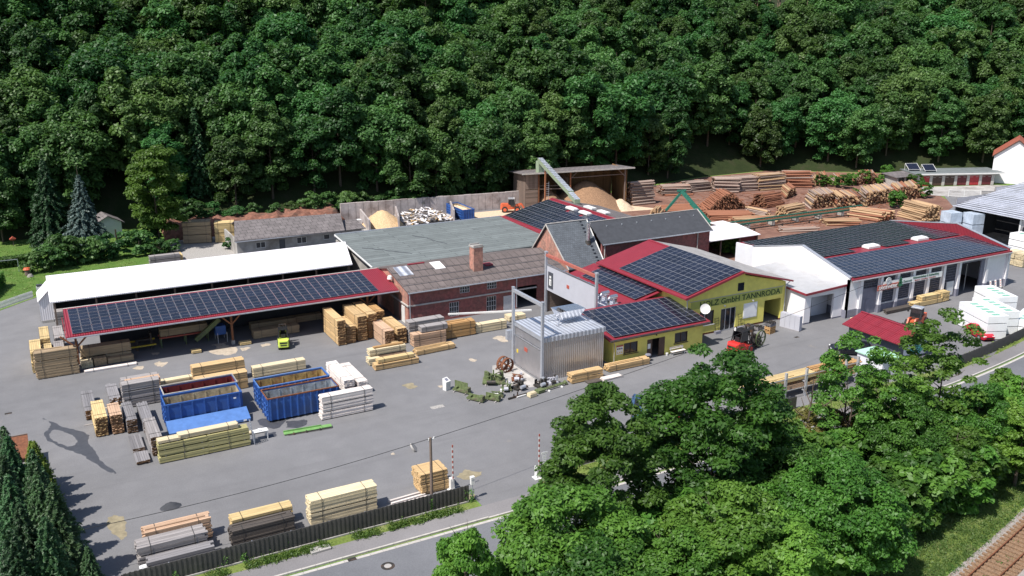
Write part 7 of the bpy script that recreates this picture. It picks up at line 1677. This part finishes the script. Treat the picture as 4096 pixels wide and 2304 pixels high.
def spruce_mesh(name, mt, h, r, levels, per, leaf, seed, droop=.35, base=.04):
    global RNG; RNG = np.random.default_rng(seed+500); Cs, Ns, Ts = [], [], []
    for i in range(levels):
        t = base+(1-base)*(i/levels)**.92; z = h*t; R_ = r*(1-t)**.85*RNG.uniform(.85,1.12)+.08; nb = max(5, int(12*(1-t)+5))
        for k in range(nb):
            a = 2*math.pi*(k+RNG.uniform(-.3,.3))/nb+i; n = max(6, int(per*(R_/r+.12))); L_ = R_*RNG.uniform(.75,1.1)
            s = RNG.uniform(.12,1,n)**.7; w_ = RNG.normal(0,.13,n)*L_*(1.1-s)
            x = np.cos(a)*s*L_-np.sin(a)*w_; y = np.sin(a)*s*L_+np.cos(a)*w_; zz_ = z+.22*L_*s-droop*L_*s*s*1.3+RNG.normal(0,.06,n)
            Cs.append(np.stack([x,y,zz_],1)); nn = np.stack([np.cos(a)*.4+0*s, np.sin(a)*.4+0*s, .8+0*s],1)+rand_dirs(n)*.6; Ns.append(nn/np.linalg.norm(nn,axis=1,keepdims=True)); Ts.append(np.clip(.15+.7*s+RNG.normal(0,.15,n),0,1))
    C, N, T = np.concatenate(Cs), np.concatenate(Ns), np.concatenate(Ts); V, Q = leaf_quads(C, N, leaf, .4, droop=.2)
    return np_mesh(name, V, Q, T, mt)
def mk(name, lab, cat, x, y, z, crown, trunk, sc=1.0, rz=0.0, group=None, szz=None, crownname='crown', trunkname='trunk'):
    t = thing(name, lab, cat, (x, y, z), math.degrees(rz), group); t.scale = (sc, sc, szz or sc)
    if trunk is not None:
        o = bpy.data.objects.new(trunkname, trunk); COL.objects.link(o); o.parent = t
    o = bpy.data.objects.new(crownname, crown); COL.objects.link(o); o.parent = t
    return t
# the wood on the hillside
BL = [crown_mesh('crown', M['leaf'], *a, seed=i, low=.5, bottom=-.97, spread=.85) for i, a in enumerate([(4.8,8.4,9.0,92,260,.30),(5.6,8.2,9.2,104,250,.31),(4.3,9.0,9.6,86,260,.29),(5.2,7.6,8.2,92,260,.31),(4.6,8.8,9.8,92,250,.29),(5.9,8.6,9.4,110,240,.32),(4.9,8.0,8.6,92,250,.30)])]
BT = [trunk_mesh('trunk', 13, .26, 7, M['bark'], 3.0, s) for s in (1,2)]
PN = [crown_mesh('crown', M['needle'], 2.9, 3.6, 19.0+2*i, 26, 150, .24, seed=40+i, bottom=-.5, spread=.4) for i in range(3)]
PT = [trunk_mesh('trunk', 22, .3, 5, M['pine_bark'], 2.4, 30+s, n0=.72) for s in (1,2)]
SP = [spruce_mesh('crown', M['needle'], 17, 3.6, 30, 26, .34, s) for s in (1,2)]
ST = trunk_mesh('trunk', 15, .24, 0, M['bark'], 1)
rnd = random.Random(5)
def vis(x, y, mrg=12):
    p = Vector((x, y, 20))-Vector((0,0,CAM_H)); f = p.dot(AZ)
    return f > 0 and abs(p.dot(AX))/f < IW/2/F_PX + mrg/f
cand = []
y = 100; sp = 7.5
while y < 330:
    x = -40 + (3.3 if int((y-100)/6.5) % 2 else 0)
    while x < 420:
        px, py = x+rnd.uniform(-1.9,1.9), y+rnd.uniform(-1.9,1.9); d = hill_d(px, py)
        if 1.2 < d < 68 and vis(px, py): cand.append((d, px, py))
        x += sp
    y += 6.5
cand.sort()
def ok_far(d): return True
nb = 0
rowname = lambda d: 'at the edge of the wood' if d < 7 else 'low on the wooded slope' if d < 18 else 'half way up the wooded slope' if d < 32 else 'high on the wooded slope'
ntree = {'leaf': 0, 'pine': 0, 'fir': 0}
for d, px, py in cand:
    z = hill_z(px, py)-.3; u = rnd.random()
    # the house and garages keep a clear strip
    if d > 60 or (d > 36 and u < .22):
        if d > 64 and rnd.random() < .3: continue
        
        if ntree['pine'] >= 150: continue
        ntree['pine'] += 1
        mk('pine_tree', 'tall pine with a long bare reddish trunk '+rowname(d), 'tree', px, py, z, PN[rnd.randrange(3)], PT[rnd.randrange(2)], rnd.uniform(.85,1.1), rnd.uniform(0,6.3), 'pines on the wooded slope')
    elif u < .05 and d > 6:
        ntree['fir'] += 1
        mk('spruce_tree', 'dark pointed spruce among the leafy trees '+rowname(d), 'tree', px, py, z, SP[rnd.randrange(2)], ST, rnd.uniform(.8,1.1), rnd.uniform(0,6.3), 'spruces in the wood')
    else:
        if ntree['leaf'] >= 298: continue
        if d < 5 and rnd.random() < .12: continue
        ntree['leaf'] += 1
        s = rnd.uniform(.9,1.28) if d > 6 else rnd.uniform(.8,1.1)
        mk('leafy_tree', 'dense green leafy tree '+rowname(d), 'tree', px, py, z, BL[rnd.randrange(7)], BT[rnd.randrange(2)], s, rnd.uniform(0,6.3), 'leafy trees of the wood, '+rowname(d))
print('trees', ntree, len(cand))
# single trees and shrubs in front of the wood
SH = [crown_mesh('foliage', M['leaf'], 1.5, 1.3, 1.2, 34, 90, .15, seed=60+i, low=.05, bottom=-.9) for i in range(3)]
SHN = [crown_mesh('foliage', M['leaf_near'], 1.6, 1.7, 1.6, 40, 120, .14, seed=70+i, low=.05, bottom=-.9) for i in range(3)]
STM = trunk_mesh('stem', 1.6, .06, 4, M['bark'], 1.0, 9)
big = crown_mesh('crown', M['leaf_lime'], 5.2, 8.4, 10.2, 110, 300, .24, seed=81, low=.6, bottom=-.95)
p = at(640, 985); mk('lime_tree', 'large yellow-green tree standing before the wood beside the white garden house', 'tree', p.x, p.y, 0, big, BT[0], .93)
p = at(900, 835); mk('hazel_tree', 'bright green rounded young tree above the red soil bank', 'tree', p.x-2, p.y-4, 2.5, BL[3], BT[1], .62, 1.2)
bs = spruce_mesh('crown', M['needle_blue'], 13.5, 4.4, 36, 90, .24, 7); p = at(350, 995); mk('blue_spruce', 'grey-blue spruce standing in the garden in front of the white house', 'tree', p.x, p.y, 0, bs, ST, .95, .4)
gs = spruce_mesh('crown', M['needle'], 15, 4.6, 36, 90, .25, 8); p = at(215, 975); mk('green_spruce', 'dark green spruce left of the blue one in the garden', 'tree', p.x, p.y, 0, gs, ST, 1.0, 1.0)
p = at(40, 975)
mk('garden_tree', 'leafy tree at the left back edge of the lawn', 'tree', p.x-1, p.y+2, 0, BL[1], BT[0], .75, 2.0)
p = at(130, 955); mk('garden_tree', 'leafy tree left of the dark garden spruce', 'tree', p.x, p.y+4, 0, BL[4], BT[1], .8, 3.0)
for i, (u, v, s, lb) in enumerate([(150,1085,1.5,'next to the stump planter'),(205,1075,1.7,'behind the white box'),(255,1060,1.9,'at the white roof, first of the row'),(310,1050,1.8,'at the white roof, second of the row'),(370,1045,1.7,'at the white roof, third of the row'),(430,1035,1.6,'at the white roof, last of the row'),(560,1015,1.7,'rounded beside the garden pole'),(595,990,1.5,'behind the rounded bush'),(640,1020,1.0,'low beside the pale single pack'),(690,1005,.9,'lowest beside the grey pack'),(1010,985,.9,'in front of the old workshop wall'),(1060,980,.8,'under the windows of the old workshop'),(930,995,.9,'at the left wall end of the old workshop'),(230,1010,1.2,'with reddish tips before the spruces'),(500,985,1.0,'small beside the blue spruce')]):
    p = at(u, v); mk('garden_bush', 'green garden bush '+lb, 'bush', p.x, p.y, 0, SH[i % 3], STM, s, i*1.3, 'bushes around the garden', crownname='foliage', trunkname='stem')
for i in range(10):
    p = at(1385+i*22, 820-i*1.5); mk('bank_bush', 'bright bush leaning over the concrete wall', 'bush', p.x+random.uniform(-.5,.5), p.y+1.2, 2.4, SHN[i % 3], None, random.uniform(1.1,1.7), i, 'bushes above the retaining wall', crownname='foliage')
for i in range(22):
    x = 20+i*3.6; mk('edge_bush', 'dark bush at the foot of the wood', 'bush', x, 171.5+random.uniform(0,2)-.02*(x-20), 1.6 if x < 56 else 1.0, SH[i % 3], None, random.uniform(1.0,1.9), i, 'bushes along the foot of the wood', crownname='foliage')
for i, (u, v) in enumerate([(3330,745),(3400,742),(3450,735),(3480,720),(3545,715),(3560,725),(3460,775),(3500,790),(3420,800),(3540,800),(3620,770),(3660,760),(3690,790),(3580,830),(3280,745),(3370,752),(3520,735),(3600,800)]):
    p = at(u, v); mk('weed_bush', 'bright weedy bush among the log piles', 'bush', p.x, p.y, 0, SHN[i % 3], None, random.uniform(.6,1.15), i, 'weedy bushes in the log yard', crownname='foliage')
for i, (u, v) in enumerate([(2880,1005),(2900,1015),(2925,1020),(2955,1015),(2940,1005)]):
    p = at(u, v); mk('gap_bush', 'bright bush between the canopy and the white hall', 'bush', p.x, p.y, 0, SHN[i % 3], None, .95, i, 'bushes between canopy and hall', crownname='foliage')
# clipped hedge in the garden
def hedge(lab, x0, y0, x1, y1, w_, h):
    global RNG; RNG = np.random.default_rng(77); t = thing('clipped_hedge', lab, 'hedge', (x0, y0, 0)); L_ = math.hypot(x1-x0, y1-y0); n = int(L_*420)
    f = RNG.integers(0,3,n); s = RNG.uniform(0,1,n); q = RNG.uniform(-.5,.5,n); zz_ = RNG.uniform(.05,h,n)
    off = np.where(f == 0, -.5, np.where(f == 1, .5, q))*w_+RNG.normal(0,.05,n); zz_ = np.where(f == 2, h, zz_)+RNG.normal(0,.04,n)
    dx, dy = (x1-x0)/L_, (y1-y0)/L_; C = np.stack([s*L_*dx-dy*off, s*L_*dy+dx*off, zz_],1); N = rand_dirs(n)*.6+np.array([0,-.3,.7]); N /= np.linalg.norm(N,axis=1,keepdims=True)
    V, Q = leaf_quads(C, N, .13); o = bpy.data.objects.new('foliage', np_mesh('foliage', V, Q, RNG.uniform(0,1,n), M['leaf_near'])); COL.objects.link(o); o.parent = t
    mb = MB(); mb.bar((0,0,h*.46),(x1-x0,y1-y0,h*.46),w_*.8,h*.9); mb.build('core', M['forest_floor'], t, world=False)
a, b = at(-60, 1078), at(150, 1052)
hedge('clipped green hedge across the garden lawn', a.x, a.y, b.x, b.y, 1.8, 1.5)
a, b = at(-60, 1210), at(22, 1140)
hedge('dark clipped hedge at the left edge beside the picket fence', a.x-1, a.y, b.x-1, b.y, 2.2, 2.2)
# conifers in the near left corner
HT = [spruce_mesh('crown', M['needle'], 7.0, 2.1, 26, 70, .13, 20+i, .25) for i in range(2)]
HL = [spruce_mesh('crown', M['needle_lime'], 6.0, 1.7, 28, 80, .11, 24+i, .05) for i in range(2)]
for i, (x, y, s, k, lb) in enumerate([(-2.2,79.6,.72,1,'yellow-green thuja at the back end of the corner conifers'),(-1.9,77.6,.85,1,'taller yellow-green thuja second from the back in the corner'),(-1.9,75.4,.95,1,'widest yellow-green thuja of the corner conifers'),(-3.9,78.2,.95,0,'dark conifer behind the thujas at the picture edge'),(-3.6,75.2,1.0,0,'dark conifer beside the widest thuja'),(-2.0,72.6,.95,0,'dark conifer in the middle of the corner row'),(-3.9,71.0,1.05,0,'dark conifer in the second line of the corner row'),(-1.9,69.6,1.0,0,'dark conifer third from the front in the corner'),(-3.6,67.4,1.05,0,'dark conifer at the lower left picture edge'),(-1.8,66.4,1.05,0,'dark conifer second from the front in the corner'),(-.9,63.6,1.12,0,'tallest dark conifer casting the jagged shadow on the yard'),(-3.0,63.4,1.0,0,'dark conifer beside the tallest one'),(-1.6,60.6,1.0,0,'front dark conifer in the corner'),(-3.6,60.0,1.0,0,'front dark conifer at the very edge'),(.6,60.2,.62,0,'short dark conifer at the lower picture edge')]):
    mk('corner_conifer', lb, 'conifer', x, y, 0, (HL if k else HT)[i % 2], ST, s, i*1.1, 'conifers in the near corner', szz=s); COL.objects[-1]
for o in [o for o in bpy.data.objects if o.name.startswith('corner_conifer')]:
    for ch in o.children:
        if ch.name.startswith('trunk'): ch.scale = (.6,.6,.4)
# maples and shrubs between road and railway
MP = [crown_mesh('crown', M['leaf_near'], *a, seed=90+i, low=1.0, bottom=-.8) for i, a in enumerate([(5.6,6.2,7.6,150,420,.17,(.14,.27)),(4.3,6.2,7.4,120,420,.16,(.15,.28)),(5.2,4.6,5.6,140,420,.16,(.14,.27))])]
ML = [crown_mesh('crown', M['leaf_lime'], *a, seed=95+i, low=.6, bottom=-.85) for i, a in enumerate([(4.6,4.2,5.2,130,430,.16,(.14,.27)),(3.4,3.6,4.6,90,400,.15,(.16,.3))])]
MO = [crown_mesh('crown', M['leaf_near'], *a, seed=99+i, low=2.0, bottom=-.8) for i, a in enumerate([(3.7,5.6,8.0,80,220,.16,(.13,.24)),(3.9,5.4,7.8,84,230,.16,(.13,.24))])]
MT = [trunk_mesh('trunk', 8.5, .2, 9, M['bark'], 2.6, 50+s, n0=.25) for s in (1,2)]
def put(lab, u, v, ztop, h0, crown, trunk, name='maple_tree', group=None, cat='tree', cn='crown', tn='trunk', wide=1.0):
    p = at(u, v, ztop); s = ztop/h0
    t = mk(name, lab, cat, p.x, p.y, 0, crown, trunk, s*wide, random.uniform(0,6.3), group, szz=s, crownname=cn, trunkname=tn); return t
put('largest dark green maple between the road and the railway', 2880, 1440, 13.8, 13.8, MP[0], MT[0])
put('tall maple at the left of the roadside group', 2420, 1585, 12.8, 13.4, MP[1], MT[1])
put('broad maple overhanging the road at the lower middle', 2300, 1960, 9.6, 10.1, MP[2], MT[0], wide=1.0)
put('lower broad maple at the bottom edge of the picture', 2350, 2170, 8.5, 10.1, MP[2], MT[1], wide=1.05)
put('bright lime green maple in the lower middle of the group', 2900, 1985, 8.8, 9.3, ML[0], MT[1])
put('second bright lime green maple behind the lime one', 3080, 2080, 7.6, 9.3, ML[0], MT[0])
put('lime maple sapling crown at the bottom edge', 2680, 2140, 7.4, 9.3, ML[0], MT[0])
put('young maple left of the grassy bank', 3400, 1910, 8.0, 9.3, MP[2], MT[0], wide=.9)
put('small maple filling the gap under the largest maple', 3140, 1790, 7.6, 10.1, MP[2], MT[1], wide=1.0)
put('tall loose maple behind the post rack', 3440, 1345, 12.6, 13.4, MO[0], MT[0])
put('tall loose maple with gaps before the red-roofed kiosk', 3800, 1285, 13.0, 13.2, MO[1], MT[1], wide=1.12)
put('loose maple between the two tall loose ones', 3610, 1450, 10.5, 13.2, MO[1], MT[0])
put('lime green tree at the right picture edge', 4090, 1530, 8.2, 8.2, ML[1], MT[1])
put('second lime green tree at the right edge, nearer the road', 4110, 1640, 7.0, 8.2, ML[1], MT[0])
put('light green maple at the upper end of the grassy bank', 3830, 1740, 6.2, 8.2, ML[1], MT[1])
put('dark maple behind the light one on the grassy bank', 3660, 1600, 8.4, 10.1, MP[2], MT[1], wide=.8)
put('dark maple between road and bank at the right', 3930, 1560, 8.0, 10.1, MP[2], MT[0], wide=.75)
put('slim maple next to the largest maple', 3080, 1610, 10.0, 13.4, MP[1], MT[0], wide=.85)
put('maple under the bronze shrub', 3230, 1960, 7.0, 10.1, MP[2], MT[0], wide=.95)
put('pointed young maple standing alone at the lower picture edge', 1862, 2135, 8.6, 8.2, ML[1], MT[1], wide=.62)
BRZ = crown_mesh('foliage', M['brown_leaf'], 2.0, 2.6, 3.2, 40, 130, .14, seed=120, low=.3)
put('bronze-leaved shrub in front of the post rack', 3240, 1640, 6.0, 5.8, BRZ, MT[0], 'bronze_shrub', None, 'shrub', 'foliage', 'stem')
put('second bronze shrub beside the bare twigs', 3380, 1640, 5.4, 5.8, BRZ, MT[0], 'bronze_shrub', None, 'shrub', 'foliage', 'stem')
def bare(lab, u, v, h, seed):
    p = at(u, v, 0); t = thing('bare_shrub', lab, 'shrub', (p.x, p.y, 0), 0, 'bare twiggy shrubs by the rack'); rr = random.Random(seed); mb = MB()
    for i in range(26):
        a = rr.uniform(0,6.3); l = h*rr.uniform(.5,1); q = Vector((math.cos(a)*l*.3, math.sin(a)*l*.3, l*.6)); e = q+Vector((rr.uniform(-.5,.5), rr.uniform(-.5,.5), l*.4)); mb.cyl((0,0,0), q, .035, .022, 4, cap=False); mb.cyl(q, e, .022, .008, 4, cap=False)
        for k in range(5): f = q+(e-q)*rr.random(); mb.cyl(f, f+Vector((rr.uniform(-.5,.5),rr.uniform(-.5,.5),rr.uniform(.1,.6))), .012, .005, 3, cap=False)
    mb.build('twigs', M['dead'], t, world=False)
bare('bare grey twiggy shrub before the post rack', 3400, 1760, 4.6, 1); bare('thin bare shrub rising beside the mint-lidded container', 3540, 1700, 6.0, 2); bare('small bare shrub at the left end of the twigs', 3330, 1790, 3.6, 3)
k = 0
for (u0, v0, u1, v1, n, s0, s1) in [(3480,2200,4060,1790,15,1.1,1.9),(3420,2290,3560,2080,6,1.0,1.7),(3200,2060,3900,1690,14,1.2,1.9),(2600,2290,3400,2290,9,1.2,2.0),(3560,1980,4090,1720,10,.9,1.5),(2480,1990,3000,1900,8,1.0,1.6)]:
    for i in range(n):
        f = (i+.5)/n; p = at(u0+(u1-u0)*f+random.uniform(-40,40), v0+(v1-v0)*f+random.uniform(-30,30)); k += 1
        if p.y > 48.4: p.y = 48.4-random.uniform(0,1.5)
        mk('bank_shrub', 'green shrub in the thicket between the road and the railway', 'shrub', p.x, p.y, 0, SHN[k % 3], STM, random.uniform(s0,s1), k, 'shrubs of the roadside thicket', crownname='foliage', trunkname='stem')
# weeds along the fence and grass on the bank
def scatter(name, lab, pts, mt, size, hmax, per, rad, seed, asp=.5):
    global RNG; RNG = np.random.default_rng(seed); Cs = []
    for (x, y, z) in pts:
        n = max(3, int(per*RNG.uniform(.5,1.5))); r = rad*RNG.uniform(.5,1.3); d = RNG.normal(0,.5,(n,2))*r; h = RNG.uniform(.02,1,n)*hmax*RNG.uniform(.4,1.2)
        Cs.append(np.stack([x+d[:,0], y+d[:,1], z+h],1))
    C = np.concatenate(Cs); n = len(C); N = rand_dirs(n)*.8+np.array([0,0,.7]); N /= np.linalg.norm(N,axis=1,keepdims=True); V, Q = leaf_quads(C, N, size, asp)
    o = bpy.data.objects.new(name, np_mesh(name, V, Q, RNG.uniform(0,1,n), mt)); COL.objects.link(o); setp(o, lab, name.replace('_',' '), kind='stuff')
rr = random.Random(3)
scatter('verge_weeds', 'green weeds growing along the foot of the dark fence', [(x, 59.35+rr.uniform(-.3,.55), 0) for x in [rr.uniform(5,29) for _ in range(420)] if (math.sin(x*1.7)+math.sin(x*.6) > -.7)], M['weed'], .075, .32, 26, .35, 1)
scatter('fence_weeds', 'single tall weeds climbing the dark fence', [(x, 60.1+rr.uniform(-.1,.6), 0) for x in (5.8,9.3,10.6,11.9,12.4,13.8,16.9,21.4,25.4,26.1,28.5,28.9,29.2)], M['weed'], .07, 1.2, 70, .25, 2)
scatter('far_verge_weeds', 'grass along the pavement before the slatted fences', [(x, road_y(x)+2.0+rr.uniform(0,2.0), 0) for x in [rr.uniform(38,125) for _ in range(900)]], M['grassblade'], .08, .22, 16, .4, 3)
def rnd_bank():
    while True:
        p = at(rr.uniform(3300,4200), rr.uniform(1650,2330))
        if rail_y(p.x,0)+1.2 < p.y < min(47, rail_y(p.x,0)+11): return (p.x, p.y, 0)
scatter('bank_grass', 'tall grass and herbs on the bank beside the railway', [rnd_bank() for _ in range(4200)], M['grassblade'], .075, .35, 16, .45, 4, .35)
scatter('strip_grass', 'rough grass on the strip between road and thicket', [(x, road_y(x)-8.6-rr.uniform(0,3.5), 0) for x in [rr.uniform(22,110) for _ in range(900)]], M['grassblade'], .08, .3, 14, .4, 5)
scatter('track_weeds', 'low weeds between the railway rails', [(x, rail_y(x, rr.choice((-3.2,-.8,-2.6,1.3))+rr.uniform(-.3,.3)), 0) for x in [rr.uniform(50,80) for _ in range(160)]], M['weed'], .07, .15, 14, .3, 6)
scatter('lawn_tufts', 'clumps in the garden lawn', [(p.x, p.y, 0) for p in [at(rr.uniform(0,560), rr.uniform(960,1190)) for _ in range(1300)] if p.x < (-.5 if p.y < 150 else 17) and p.y > 131], M['grassblade'], .1, .12, 8, .8, 7)
